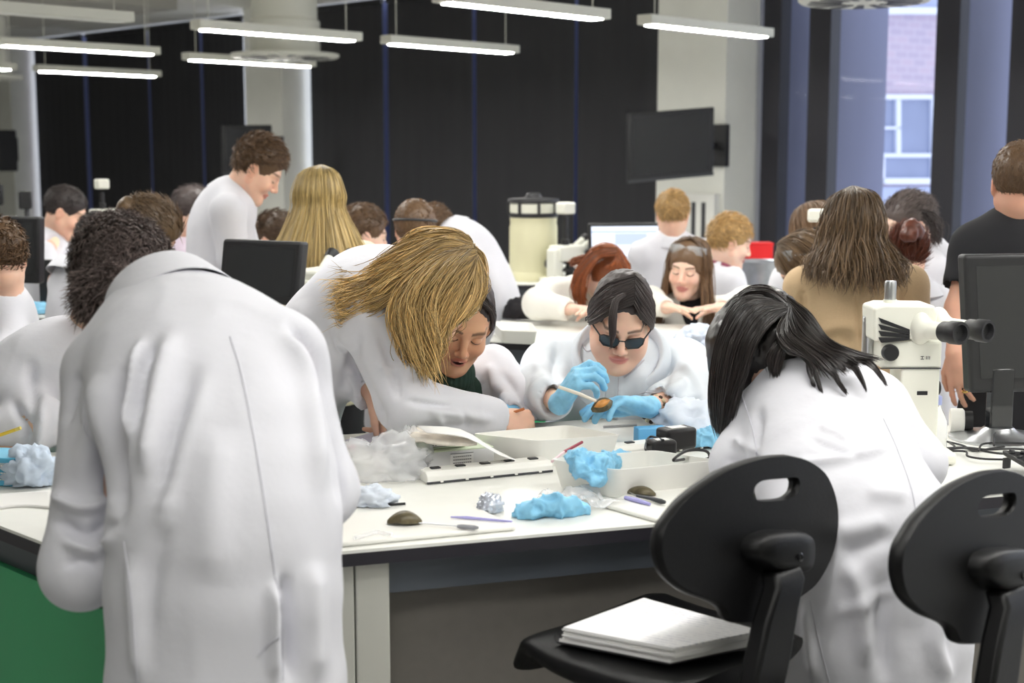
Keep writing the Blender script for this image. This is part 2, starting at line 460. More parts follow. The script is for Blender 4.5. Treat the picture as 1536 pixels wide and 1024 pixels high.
M_blue = mat('nitrile_blue', srgb(142, 206, 240), .5, noise=.10, nscale=30, bump=.15, bscale=90)
M_red = mat('red_plastic', srgb(226, 34, 38), .4)

# ---------------------------------------------------------------- room shell
CEIL = 3.27; DW = 10.0; DC = 9.5
def slab(name, Da, Db, sa, sb, za, zb, m, kind='structure', parent=None):
    b = MB(); b.prism([room(Da, sa, za), room(Db, sa, za), room(Db, sb, za), room(Da, sb, za)], (0, 0, zb - za))
    o = b.build(name, m, parent, smooth=False)
    if parent is None: setp(o, kind=kind)
    return o
slab('floor', -4.5, DC + .9, -3.2, 21, -.08, 0, M_floor)
slab('ceiling', -4.5, DC + .45, -3.2, 21, CEIL, CEIL + .1, M_ceil)
slab('wall_left', -4.5, DC + .6, 20.6, 20.9, 0, CEIL, M_wall)
slab('wall_front', -4.7, -4.5, -3.1, 20.9, 0, CEIL, M_wall)
slab('wall_right', -4.5, DC + .6, -3.1, -2.9, 0, CEIL, M_wall)
# dropped ceiling panels in the far left corner
slab('trim_1', 1.4, 4.6, 8.9, 15.8, CEIL - .10, CEIL - .005, M_soffit)
slab('trim_2', 4.9, 8.2, 12.6, 15.6, CEIL - .16, CEIL - .005, M_soffit)
# columns of the window wall
cols = [('wall_back', -60, 20), ('wall_back.001', 370, 425), ('wall_back.002', 985, 1087)]
for nm, xa, xb in cols:
    slab('wall_back', DC, DW + .05, on_plane(xb, DC), on_plane(xa, DC), 0, CEIL, M_wall)
slab('wall_back', DC + .2, DC + .5, on_plane(-60, DC) , 20.6, 0, CEIL, M_wall)
slab('wall_back', DW - .02, DW + .2, -3.0, 20.6, 0, .28, M_wall)
# mullions on the sill; behind the blinds their blue is painted-in daylight
def mullion(name, xa, xb, m, Da=DW - .06, Db=DW + .06):
    return slab(name, Da, Db, on_plane(xb, Da), on_plane(xa, Da), .28, CEIL, m)
k = 1
for xa, xb, m in ((575, 585, M_gaplight), (707, 717, M_gaplight), (858, 868, M_gaplight), (128, 140, M_gaplight), (300, 312, M_gaplight), (222, 232, M_gaplight)):
    mullion('window_%d' % k, xa, xb, m, DW + .02, DW + .1); k += 1
def window_unit(xa, xb, fin, name):
    """dark upright, the deep fin outside it"""
    o = mullion(name, xa, xb, M_mull, DW - .1, DW + .05)
    s1 = on_plane(xb, DW - .1)
    b = MB(); b.prism([room(DW + .06, s1 + .01, -1), room(DW + fin, s1 + .01, -1), room(DW + fin, s1 + .05, -1), room(DW + .06, s1 + .05, -1)], (0, 0, 6))
    f = b.build('window_fin', M_fin, o, smooth=False); return o
WIN = [(1141, 1167), (1209, 1241), (1397, 1432), (1508, 1548)]
for i, (xa, xb) in enumerate(WIN):
    window_unit(xa, xb, .82, 'window_%d' % (k + i))
k += 4
edges = [1087, 1141, 1209, 1397, 1508]
panes = [(1167, 1209), (1241, 1397), (1432, 1508)]
for xa, xb in panes:
    o = slab('window_%d' % k, DW - .01, DW + .005, on_plane(xb, DW - .01) , on_plane(xa, DW - .01), .28, CEIL, M_glass); k += 1
# ---------------------------------------------------------------- roller blinds
def blind(xa, xb, label, D=DW - .16):
    s0, s1 = on_plane(xb, D), on_plane(xa, D); n = 40; rings = []
    e = empty('roller_blind', room(D, (s0 + s1) / 2, .32), label, 'blind', 'blackout blinds along the window wall')
    V = []
    for j in range(2):
        for i in range(n + 1):
            s = s0 + (s1 - s0) * i / n; V.append((s, .012 * math.sin(i * 1.1) * .25))
    b = MB(); ring = [room(D + off, s, .34) for s, off in V[:n + 1]] + [room(D + off + .004, s, .34) for s, off in reversed(V[:n + 1])]
    b.prism(ring, (0, 0, CEIL - .05 - .34)); b.build('fabric', M_blind, e)
    MB().prism([room(D - .012, s0, .32), room(D + .016, s0, .32), room(D + .016, s1, .32), room(D - .012, s1, .32)], (0, 0, .03)).build('bottom_bar', M_black, e)
    MB().tube([room(D + .0, s0, CEIL - .045), room(D + .0, s1, CEIL - .045)], .03, 12).build('roller', M_black, e)
for xa, xb, lb in ((58, 130, 'black blind at the far left beside the white wall return'), (136, 226, 'black blind behind the far left cream microscope'),
                   (229, 304, 'black blind behind the standing student, second left of the wall screen'), (308, 369, 'narrow black blind directly behind the left wall screen'),
                   (468, 576, 'black blind behind the student with straight blonde hair'), (583.5, 709, 'black blind behind the student bent over in white coat'),
                   (714.5, 861, 'black blind behind the cream plastic barrel'), (866, 986, 'black blind behind the right wall screen')):
    blind(xa, xb, lb)
# ---------------------------------------------------------------- outside: the brick building across the street
def outside():
    m = bpy.data.materials.new('brick_wall'); m.use_nodes = True; nt = m.node_tree; N = nt.nodes; b = N['Principled BSDF']; b.inputs['Roughness'].default_value = .9
    tc = N.new('ShaderNodeTexCoord'); br = N.new('ShaderNodeTexBrick'); br.inputs['Scale'].default_value = 2.2
    br.inputs['Color1'].default_value = srgb(192, 176, 190); br.inputs['Color2'].default_value = srgb(180, 168, 186); br.inputs['Mortar'].default_value = srgb(196, 188, 198)
    mp = N.new('ShaderNodeMapping'); mp.inputs['Rotation'].default_value = (PI / 2, 0, 0)
    nt.links.new(tc.outputs['Object'], mp.inputs['Vector']); nt.links.new(mp.outputs['Vector'], br.inputs['Vector']); nt.links.new(br.outputs['Color'], b.inputs['Base Color'])
    mw = mat('outside_window_frame', srgb(226, 232, 246), .5); mg = mat('outside_window_glass', srgb(140, 150, 178), .12, noise=.15, nscale=.6)
    ml = mat('pale_render', srgb(176, 186, 214), .7)
    # facade faces the camera, 20 m away
    d = 21.0; A = P(1180, 235, d); B_ = P(1640, 235, d + 3.5); t = (B_ - A); t.z = 0; t.normalize(); nrm = Vector((t.y, -t.x, 0))
    def fp(px, py):
        r = ray(px, py); o = Vector((0, 0, HC)); k_ = (A - o).dot(nrm) / r.dot(nrm); return o + r * k_
    e = empty('street_building', (fp(1350, 400).x, fp(1350, 400).y, -8), 'pinkish brick building with white framed windows seen through the right windows', 'building')
    e['kind'] = 'thing'; x0, x1 = A - t * 3, A + t * 14
    b_ = MB(); b_.prism([Vector((x0.x, x0.y, -8)), Vector((x1.x, x1.y, -8)), Vector((x1.x, x1.y, 14)), Vector((x0.x, x0.y, 14))], -nrm * 4)
    w = b_.build('wall', m, e, smooth=False)
    def panel(a, b, c, dd, name, mm, out, th, par):
        q = [fp(a, b), fp(c, b), fp(c, dd), fp(a, dd)]
        return MB().prism([p + nrm * out for p in q], nrm * th).build(name, mm, par, smooth=False)
    def band(px, py0, px2, py1): pass
    panel(1180, 12, 1660, 22, 'ledge', mw, .0, .15, w)
    panel(1180, -60, 1660, 10, 'parapet', ml, .0, .03, w)
    def win(x0, y0, x1, y1, bars):
        f = panel(x0, y0, x1, y1, 'window', mg, .0, .02, e)
        wd = 5
        for (a, b, c, dd) in [(x0, y0, x1, y0 + 7), (x0, y1 - 9, x1, y1), (x0, y0, x0 + wd, y1), (x1 - wd, y0, x1, y1)] + bars:
            panel(a, b, c, dd, 'window_frame', mw, .02, .06, f)
    win(1304, 142, 1398, 276, [(1340, 150, 1346, 232), (1304, 230, 1398, 236), (1304, 190, 1346, 194), (1317, 232, 1322, 276)])
    win(1484, 142, 1560, 276, [(1520, 150, 1526, 276)])
    panel(1180, 280, 1660, 420, 'lower_band', ml, .0, .04, w)
outside()
# ---------------------------------------------------------------- pendant strip lamps
LZ = 2.40; LEN = 1.30
def lamp(D, s, label, lit=True, group='white pendant strip lamps hanging in rows'):
    e = empty('pendant_lamp', room(D + LEN / 2, s, LZ), label, 'ceiling lamp', group)
    w = .055; h = .058
    b = MB(); b.prism([room(D, s - w, LZ), room(D + LEN, s - w, LZ), room(D + LEN, s + w, LZ), room(D, s + w, LZ)], (0, 0, h)); b.build('housing', M_lampb, e, bevel=.004)
    b = MB(); b.prism([room(D + .06, s - w + .012, LZ - .006), room(D + LEN - .06, s - w + .012, LZ - .006), room(D + LEN - .06, s + w - .012, LZ - .006), room(D + .06, s + w - .012, LZ - .006)], (0, 0, .004))
    b.build('diffuser', M_lampe if lit else M_lampo, e, smooth=False)
    for q in (.1, LEN - .1):
        MB().tube([room(D + q, s, LZ + h), room(D + q, s, CEIL)], .0035, 6).build('cable', M_lampb, e)
    return e
lbl = {(5.0, 7.5): 'lit strip lamp above the standing student, in front of the round duct', (6.5, 9.9): 'lit strip lamp hanging just below the round duct disc, upper left',
       (6.55, 7.5): 'lit strip lamp in front of the black blinds above the bent student', (5.0, 5.31): 'lit strip lamp cut by the top edge of the photo, centre',
       (6.67, 5.31): 'lit strip lamp hanging by the right white column', (4.75, 9.6): 'lit strip lamp at the left edge, upper of two before far blinds',
       (6.4, 12.2): 'lit strip lamp, lower of two in front of the far left blinds', (4.9, 12.2): 'small lit strip lamp tip at the far left edge by the white wall'}
for (D, s), lb in lbl.items(): lamp(D, s, lb)
lamp(3.2, 7.42, 'unlit white strip lamp at the top left corner of the photo', lit=False)
for D in (1.7, 3.35):
    for s in (-1.3, .9, 3.1, 5.31):
        lamp(D, s, 'lit strip lamp hanging above the nearest benches, over the photo')
for D, s in ((.05, .9), (5.0, 3.1), (5.0, .9), (6.6, .9), (1.7, 7.5), (1.7, 9.7), (3.35, 9.7), (3.35, 12.0), (1.7, 12.0)):
    lamp(D, s, 'lit strip lamp hanging above the nearest benches, over the photo')
# ---------------------------------------------------------------- round air diffusers on ducts
def air_diffuser(c, rd, rp, label, blades):
    e = empty('ceiling_diffuser', c, label, 'air vent', 'round ceiling air diffusers')
    e['kind'] = 'thing'; c = Vector(c)
    MB().lathe([(rd, .0), (rd, .26), (rd * .93, .28), (rd * .93, CEIL - c.z - .034)], c + V3(0, 0, .03), n=40).build('duct', M_lampb, e)
    MB().lathe([(rd * .3, 0), (rp * .96, 0), (rp, .012), (rp, .03), (rd * .9, .05)], c, n=48).build('plate', M_lampb, e)
    if blades:
        b = MB()
        for k in range(14):
            a = 2 * PI * k / 14; u = V3(math.cos(a), math.sin(a), 0); w = V3(-u.y, u.x, 0)
            b.prism([c + u * rp * .35 + V3(0, 0, -.004), c + u * rp * .85 + V3(0, 0, -.004), c + u * rp * .85 + w * .06 + V3(0, 0, -.004), c + u * rp * .35 + w * .03 + V3(0, 0, -.004)], (0, 0, .003))
        b.build('swirl_slots', M_dgrey, e, smooth=False)
air_diffuser(PZ(428, 87, 2.42), .285, .44, 'round white duct with disc diffuser by the middle column, upper left', True)
air_diffuser(PZ(1297, 4, 2.46), .26, .36, 'round white disc diffuser at the top right edge before the windows', True)
air_diffuser(PZ(-30, 118, 2.40), .3, .42, 'round grey duct at the far left edge of the photo', False)

# ---------------------------------------------------------------- main bench
N3 = Vector((-.308, .951, 0)); FD = Vector((.951, .308, 0)); ZB = .92
c1 = Vector((-.673, 2.317, 0)); c2 = c1 + LV * 1.19; c0 = c1 + FD * 2.75; W = 1.05
c3 = c2 + FD * 2.3; c4 = PZ(1600, 652, 0.92); c4.z = 0; c5 = PZ(1450, 640, .92); c5.z = 0
MAIN = [c1, c0, c4, c5, c3, c2]
def inset(poly, d):
    n = len(poly); out = []
    for i in range(n):
        a, b, c = poly[i - 1], poly[i], poly[(i + 1) % n]
        e1 = (b - a).normalized(); e2 = (c - b).normalized(); n1 = V3(-e1.y, e1.x, 0); n2 = V3(-e2.y, e2.x, 0)
        k_ = d / (1 + n1.dot(n2)); out.append(b + (n1 + n2) * k_)
    return out
def Z(p, z): return V3(p.x, p.y, z)
def bench(name, poly, label, panels, rail=True):
    cx = sum((p for p in poly), V3(0, 0, 0)) / len(poly)
    e = empty(name, (cx.x, cx.y, 0), label, 'lab bench')
    b = MB(); b.prism([Z(p, ZB - .006) for p in poly], (0, 0, .006)); t = b.build('worktop', M_top, e, smooth=False)
    b = MB(); b.prism([Z(p, ZB - .03) for p in inset(poly, .001)], (0, 0, .0238)); b.build('edge', M_edge, e, smooth=False)
    q = inset(poly, .045)
    b = MB(); b.prism([Z(p, ZB - .10) for p in q], (0, 0, .069)); b.build('rail', M_rail, e, smooth=False)
    for i, m, nm, ins in panels:
        q = inset(poly, ins); a, c = q[i], q[(i + 1) % len(poly)]
        dr = (c - a).normalized(); nn = V3(-dr.y, dr.x, 0)
        MB().prism([Z(a + dr * .0, .05), Z(c, .05), Z(c + nn * .02, .05), Z(a + nn * .02, .05)], (0, 0, ZB - .10 - .05)).build(nm, m, e, smooth=False)
    return e
bench('lab_bench', MAIN, 'large pale lab bench with black edge and green end panel, closest to the viewer',
      [(0, M_modesty, 'modesty_panel', .09), (5, M_green, 'green_panel', .03), (4, M_green, 'back_panel', .09), (3, M_panel, 'side_panel', .06), (2, M_panel, 'side_panel', .06), (1, M_panel, 'side_panel', .06)])
be = bpy.data.objects['lab_bench']
# pale upright by the bench corner
a = PZ(515, 828, ZB); a2 = c1 + FD * (a - c1).dot(FD)
def upr(t0, t1, dep, nm, m):
    p = c1 + FD * t0 + N3 * .028; q = c1 + FD * t1 + N3 * .028
    MB().prism([Z(p, 0), Z(q, 0), Z(q + N3 * dep, 0), Z(p + N3 * dep, 0)], (0, 0, ZB - .032)).build(nm, m, be, bevel=.003)
t = (a - c1).dot(FD); upr(t - .03, t + .026, .5, 'leg_panel', M_panel); upr(t + .029, t + .092, .5, 'leg_panel', M_panel)
MB().prism([Z(c1 + LV * .0 + FD * .03 + N3 * .03, 0), Z(c1 + FD * (t - .04) + N3 * .03, 0), Z(c1 + FD * (t - .04) + N3 * .05, 0), Z(c1 + FD * .03 + N3 * .05, 0)], (0, 0, ZB - .1)).build('corner_panel', M_dgrey, be)

# ---------------------------------------------------------------- benches further back
def quad(a, b, c, d): return [PZ(*a, ZB), PZ(*b, ZB), PZ(*c, ZB), PZ(*d, ZB)]
def ccw(poly):
    ar = sum(poly[i].x * poly[(i + 1) % len(poly)].y - poly[(i + 1) % len(poly)].x * poly[i].y for i in range(len(poly)))
    return [V3(p.x, p.y, 0) for p in (poly if ar > 0 else poly[::-1])]
b2 = ccw(quad((735, 511), (1112, 530), (1112, 489), (752, 479)))
bench('lab_bench', b2, 'pale lab bench with green panel behind the woman in sunglasses', [(0, M_green, 'green_panel', .06), (1, M_panel, 'side_panel', .06), (2, M_panel, 'back_panel', .06), (3, M_green, 'side_panel', .06)])
b3 = ccw(quad((-160, 476), (92, 476), (88, 460), (-160, 460)))
bench('lab_bench', b3, 'small pale lab bench at the left edge under the blue cloth', [(i, M_panel, 'side_panel', .05) for i in range(4)])
b4 = ccw(quad((-200, 432), (250, 432), (235, 395), (-200, 395)))
bench('lab_bench', b4, 'far pale lab bench under the monitor at the left edge', [(i, M_panel, 'side_panel', .05) for i in range(4)])
b5 = ccw(quad((1106, 440), (1360, 442), (1340, 410), (1106, 410)))
bench('lab_bench', b5, 'far pale lab bench under the metal basin, right of centre', [(i, M_panel, 'side_panel', .05) for i in range(4)])
b6 = ccw(quad((690, 426), (1030, 426), (1020, 396), (700, 396)))
bench('lab_bench', b6, 'far pale lab bench under the cream barrel', [(i, M_panel, 'side_panel', .05) for i in range(4)])

def strip(xa, xb, da, db): return ccw([V3(P(xa, 400, da).x, da, 0), V3(P(xb, 400, da).x, da, 0), V3(P(xb, 400, db).x, db, 0), V3(P(xa, 400, db).x, db, 0)])
bench('lab_bench', strip(318, 520, 4.30, 4.78), 'pale lab bench hidden behind the bent man, under the leaning monitor', [(i, M_panel, 'side_panel', .05) for i in range(4)])
bench('lab_bench', strip(1176, 1290, 5.29, 5.52), 'narrow lab bench hidden behind the tan jacket, under the white microscope', [(i, M_panel, 'side_panel', .03) for i in range(4)])

# ---------------------------------------------------------------- camera, world
cam = bpy.data.cameras.new('camera'); co = bpy.data.objects.new('camera', cam); col.objects.link(co)
cam.sensor_width = 36; cam.lens = F / 1536 * 36; co.location = (0, 0, HC); co.rotation_euler = (PI / 2 - PITCH, 0, 0)
cam.dof.use_dof = True; cam.dof.focus_distance = 3.35; cam.dof.aperture_fstop = 4.0; cam.clip_start = .05
sc.camera = co
w = bpy.data.worlds.new('world'); sc.world = w; w.use_nodes = True
bg = w.node_tree.nodes['Background']; bg.inputs['Color'].default_value = (.80, .86, 1.0, 1); bg.inputs['Strength'].default_value = 1.1
sc.view_settings.view_transform = 'Standard'; sc.view_settings.look = 'None'; sc.view_settings.gamma = 1; sc.view_settings.use_curve_mapping = False
sc.view_settings.exposure = 0.68
# ---------------------------------------------------------------- people: materials
M_skin = mat('skin', (1, 1, 1, 1), .48, spec=.35, attr='Col', subsurf=.25, noise=.02, nscale=40)
def coat_mat(name, c, fade=.02):
    return mat(name, c, .8, spec=.25, noise=fade, nscale=5, bump=.12, bscale=26, sheen=.1)
M_coat = coat_mat('lab_coat_white', srgb(220, 220, 227))
M_coatb = coat_mat('lab_coat_bluish', srgb(223, 229, 236))
M_coatw = coat_mat('lab_coat_cream', srgb(240, 238, 230))
M_cardi = coat_mat('cream_top', srgb(236, 228, 200))
M_tan = mat('tan_wool', srgb(200, 172, 136), .85, noise=.03, nscale=200, bump=.12, bscale=300)
M_polo = mat('black_knit', srgb(34, 34, 38), .85, noise=.1, nscale=8)
M_tshirt = mat('dark_top', srgb(34, 32, 36), .85)
M_trous = mat('dark_trousers', srgb(30, 30, 34), .8, noise=.1, nscale=20)
M_turtle = mat('green_knit', srgb(40, 62, 52), .9)
M_pink = mat('muted_red_top', srgb(150, 80, 100), .85)
M_seam = mat('seam_grey', srgb(204, 204, 212), .85)
M_lens = mat('tinted_lens', srgb(40, 62, 72), .08, spec=.8)
M_goggle = mat('clear_goggles', (.92, .94, .96, 1), .12, trans=.75, ior=1.2)
H_dark = hair_mat('hair_dark_brown', srgb(88, 76, 74), .45)
H_dark2 = hair_mat('hair_dark_ash_brown', srgb(124, 110, 106), .42)
H_black = hair_mat('hair_black', srgb(56, 48, 46), .30, spec=.7)
H_blond = hair_mat('hair_blonde', srgb(214, 180, 120), .42)
H_blonl = hair_mat('hair_light_blonde', srgb(206, 178, 116), .4)
H_brown = hair_mat('hair_brown', srgb(128, 98, 70), .42)
H_brow2 = hair_mat('hair_mid_brown', srgb(120, 96, 70), .4)
H_red = hair_mat('hair_auburn', srgb(160, 88, 48), .42)
H_bun = hair_mat('hair_chestnut', srgb(104, 52, 34), .42)
H_sand = hair_mat('hair_sandy', srgb(208, 170, 112), .42)
SK = {'light': (233, 190, 166), 'pale': (240, 204, 184), 'tan': (216, 164, 128), 'warm': (224, 168, 128)}

def frame(yaw, pitch=0, roll=0):
    y, p, r = map(math.radians, (yaw, pitch, roll))
    f0 = V3(math.sin(y), math.cos(y), 0); rt = V3(math.cos(y), -math.sin(y), 0)
    f = f0 * math.cos(p) - V3(0, 0, 1) * math.sin(p); u = V3(0, 0, 1) * math.cos(p) + f0 * math.sin(p)
    u2 = u * math.cos(r) + rt * math.sin(r); r2 = rt * math.cos(r) - u * math.sin(r)
    return Matrix((r2, f, u2)).transposed()
def head_prims(S, H, M, s=1.0, fine=True, mouth=0.0, full=0.0):
    L = lambda x, y, z: H + M @ V3(x * s, y * s, z * s)
    S.ell(L(0, -.014, .034), (.0745 * s, .096 * s, .086 * s), M, k=.02)
    S.ell(L(0, .022, -.03), (.063 * s, .066 * s, .082 * s), M, k=.03)
    if full:
        for sg in (-1, 1): S.ell(L(sg * .040, .040, -.062), (.032 * s, .036 * s, .036 * s), M, k=.03)
        S.ell(L(0, .055, -.100), (.036 * s, .032 * s, .024 * s), M, k=.03)
    for sg in (-1, 1):
        S.rc(L(sg * .054, .0, -.052), L(sg * .018, .066, -.099), .019 * s, .017 * s, k=.035)
        S.ell(L(sg * .037, .058, -.030), (.026 * s, .026 * s, .026 * s), M, k=.022)
    S.ball(L(0, .073, -.102), .0185 * s, k=.026)
    S.rc(L(-.036, .076, .026), L(.036, .076, .026), .0125 * s, k=.02)
    if fine:
        for sg in (-1, 1): S.ell(L(sg * .0315, .099, .004), (.0175 * s, .016 * s, .012 * s), M, k=.016, sub=True)
        for sg in (-1, 1): S.ell(L(sg * .0315, .0765, .003), (.0142 * s, .0128 * s, .0115 * s), M, k=.003)
    S.rc(L(0, .084, .016), L(0, .108, -.026), .0075 * s, .0108 * s, k=.012)
    for sg in (-1, 1): S.ball(L(sg * .0118, .099, -.033), .0082 * s, k=.007)
    if fine:
        S.ell(L(0, .0865, -.0585), (.0235 * s, .0125 * s, .0062 * s), M, k=.005)
        S.ell(L(0, .0855, -.0705), (.0200 * s, .0120 * s, .0075 * s), M, k=.005)
        if mouth: S.ell(L(0, .099, -.0645), (.0150 * s, .012 * s, mouth * s), M, k=.002, sub=True)
        else: S.rc(L(-.022, .0925, -.0640), L(.022, .0925, -.0640), .0016 * s, k=.003, sub=True)
        for sg in (-1, 1): S.ball(L(sg * .0075, .1015, -.0415), .0034 * s, k=.003, sub=True)
    for sg in (-1, 1):
        S.ell(L(sg * .0765, -.008, -.006), (.009 * s, .0195 * s, .031 * s), M, k=.006)
        if fine: S.ell(L(sg * .0855, -.004, -.002), (.005 * s, .010 * s, .018 * s), M, k=.004, sub=True)
def face_colors(H, M, s, skin, browc=(70, 52, 44), lip=(196, 120, 112), lash=True, mouthdark=False):
    base = np.array(srgb(*skin)[:3]); lp = np.array(srgb(*lip)[:3]); bw = np.array(srgb(*browc)[:3]); red = base * np.array([1.02, .82, .78])
    Mi = np.array(M.transposed()); Hc = np.array(tuple(H))
    def f(V):
        q = (V - Hc) @ Mi.T / s; x, y, z = np.abs(q[:, 0]), q[:, 1], q[:, 2]
        C = np.tile(base, (len(V), 1))
        def mixin(w, c):
            w = np.clip(w, 0, 1)[:, None]; C[:] = C * (1 - w) + c * w
        near = (np.linalg.norm(q, axis=1) < .17)
        ck = np.exp(-(((x - .040) / .022) ** 2 + ((z + .03) / .022) ** 2)) * (y > .03) * near; mixin(ck * .55, red)
        mixin(np.exp(-((x / .016) ** 2 + ((z + .028) / .014) ** 2)) * (y > .09) * near * .5, red)
        er = (x > .072) & near & (y < .03); mixin(er * .5, red)
        lw = np.clip(1.25 - np.sqrt((x / .0235) ** 2 + ((z + .0645) / .0105) ** 2), 0, .25) * 3.2 * (y > .078) * near; mixin(lw, lp)
        if mouthdark: mixin(np.clip(1.3 - np.sqrt((x / .013) ** 2 + ((z + .0645) / .0040) ** 2), 0, .3) * 3.3 * (y > .07) * near, np.array(srgb(70, 28, 28)[:3]))
        bz = .0265 + .006 * np.sin(np.clip((x - .012) / .042, 0, 1) * PI * .8)
        mixin(np.clip(1.6 - np.abs(z - bz) / .0034, 0, 1) * (x > .012) * (x < .054) * (y > .045) * near * .85, bw)
        if lash: mixin(np.clip(1.7 - np.abs(z + .0035 + 2.2 * (x - .0315) ** 2 * -12) / .0017, 0, 1) * (np.abs(x - .0315) < .0145) * (y > .055) * near, np.array(srgb(40, 28, 26)[:3]))
        return C
    return f
FL = [(.042, .025, .021), (.046, .029, .022), (.043, .027, .021), (.034, .021, .019)]
def hand_prims(S, wr, fd, pn, side, curl=((20, 30, 20),) * 4, spread=.10, thumb=((.55, .75, .25), (.8, .35, .45), (.85, .1, .5)), s=1.0, grow=0.0, fore=None):
    """wr: wrist, fd: towards the knuckles, pn: the way the palm faces, side: +1 right hand, -1 left; curl: degrees per joint, index to little finger"""
    fd = Vector(fd).normalized(); pn = Vector(pn); pn = (pn - fd * pn.dot(fd)).normalized(); td = fd.cross(pn) * side; g = grow; wr = Vector(wr)
    T = Matrix((td, fd, pn)).transposed(); tips = []
    S.ell(wr + fd * .052 * s, (.041 * s + g, .054 * s + g, .0165 * s + g), T, k=.012)
    S.rc(wr, wr + fd * .03 * s, .0235 * s + g, .024 * s + g, k=.015)
    if fore is not None: S.rc(wr, fore, .0245 * s + g, .032 * s + g, k=.015)
    offs = (.031, .0105, -.010, -.0295); alo = (.090, .095, .091, .081)
    for i in range(4):
        p = wr + fd * alo[i] * s + td * offs[i] * s; a = 0
        S.rc(wr + fd * .04 * s + td * offs[i] * .7 * s, p, .0115 * s + g, .0100 * s + g, k=.008)
        for j in range(3):
            a += math.radians(curl[i][j]); d = (fd * math.cos(a) + pn * math.sin(a) + td * spread * (1.2 - i * .8) * math.cos(a)).normalized()
            q = p + d * FL[i][j] * s; r = (.0094 - .0006 * j - (.0010 if i == 3 else 0)) * s + g
            S.rc(p, q, r, r - .0006 * s, k=.0035); p = q
        tips.append(p)
    p = wr + fd * .022 * s + td * .024 * s + pn * .006 * s; ln = (.044, .033, .027)
    for j in range(3):
        c = thumb[j]; d = (fd * c[0] + td * c[1] + pn * c[2]).normalized(); q = p + d * ln[j] * s
        S.rc(p, q, (.0135, .0108, .0098)[j] * s + g, (.0112, .0100, .0082)[j] * s + g, k=.008 if j == 0 else .004); p = q
    tips.append(p)
    return tips
FOLD = 1.9
def px_folds(V, N, folds):
    """soft ridges and grooves of the cloth, laid along lines seen from the front of the cloth"""
    if not folds: return 0
    q = to_px(V); out = np.zeros(len(V)); vw = V - np.array([0, 0, HC]); vw /= np.linalg.norm(vw, axis=1)[:, None]
    fc = np.clip(-(vw * N).sum(1) * 2.2, 0, 1)
    for line, w, h in folds:
        ln = catmull([(x, y, 0) for x, y in line], 24)[:, :2]; best = np.full(len(V), 1e9); tt = np.zeros(len(V))
        box = (q[:, 0] > ln[:, 0].min() - 4 * w) & (q[:, 0] < ln[:, 0].max() + 4 * w) & (q[:, 1] > ln[:, 1].min() - 4 * w) & (q[:, 1] < ln[:, 1].max() + 4 * w)
        ix = np.nonzero(box)[0]
        if not len(ix): continue
        b = np.full(len(ix), 1e9); ts = np.zeros(len(ix)); Q = q[ix]
        for k_ in range(len(ln) - 1):
            A = ln[k_]; ab = ln[k_ + 1] - A; t = np.clip(((Q - A) @ ab) / (ab @ ab + 1e-9), 0, 1); d = np.linalg.norm(Q - A - t[:, None] * ab, axis=1)
            m = d < b; b[m] = d[m]; ts[m] = (k_ + t[m]) / (len(ln) - 1)
        out[ix] += FOLD * h * np.exp(-(b / w) ** 2) * np.clip(np.sin(np.clip(ts, 0, 1) * PI) * 1.6 + .12, 0, 1) * fc[ix]
    return out
def cloth_disp(amp=.006, scale=(13, 13, 5), seed=1, folds=(), ridge=.5):
    def f(V, N):
        n = vnoise(V * np.array(scale), seed); r = 1 - 2 * np.abs(vnoise(V * np.array(scale) * .8 + n[:, None] * .35, seed + 5))
        return amp * ((1 - ridge) * n + ridge * r) + px_folds(V, N, folds)
    return f
def collar(parent, m, N, up, fwd, rx=.075, ry=.072, h=.035, fall=.055, flare=.028, gap=28, lapel=0.0, name='collar', dip=.018):
    """a folded collar round the neck: N centre of the neck opening"""
    up = Vector(up).normalized(); f = Vector(fwd); f = (f - up * f.dot(up)).normalized(); r = f.cross(up)
    n = 36; V = []
    prof = [(-.004, -.02), (0, 0), (.003, h * .6), (.005, h), (.010, h + .004), (.015, h), (.015 + flare * .5, h - fall * .5), (.015 + flare, h - fall)]
    for i in range(n + 1):
        a = math.radians(gap) + (2 * PI - 2 * math.radians(gap)) * i / n; fr = abs(i / n - .5) * 2  # 1 at the front
        for j, (o, z) in enumerate(prof):
            z2 = z - dip * fr ** 2 * 1.6; o2 = o
            if j >= 6 and fr > .8: z2 -= lapel * (fr - .8) * 5 * (.6 if j == 6 else 1); o2 += .004
            V.append(N + r * math.sin(a) * (rx + o2) + f * math.cos(a) * (ry + o2) + up * z2)
    k = len(prof); Fq = [(i * k + j, i * k + j + 1, (i + 1) * k + j + 1, (i + 1) * k + j) for i in range(n) for j in range(k - 1)]
    o = link(name, np_mesh(name, local_to(parent, np.array(V)), Fq), m, parent)
    md = o.modifiers.new('solid', 'SOLIDIFY'); md.thickness = .0028; md.offset = 0
    sb = o.modifiers.new('sub', 'SUBSURF'); sb.levels = 1; sb.render_levels = 1
    return o
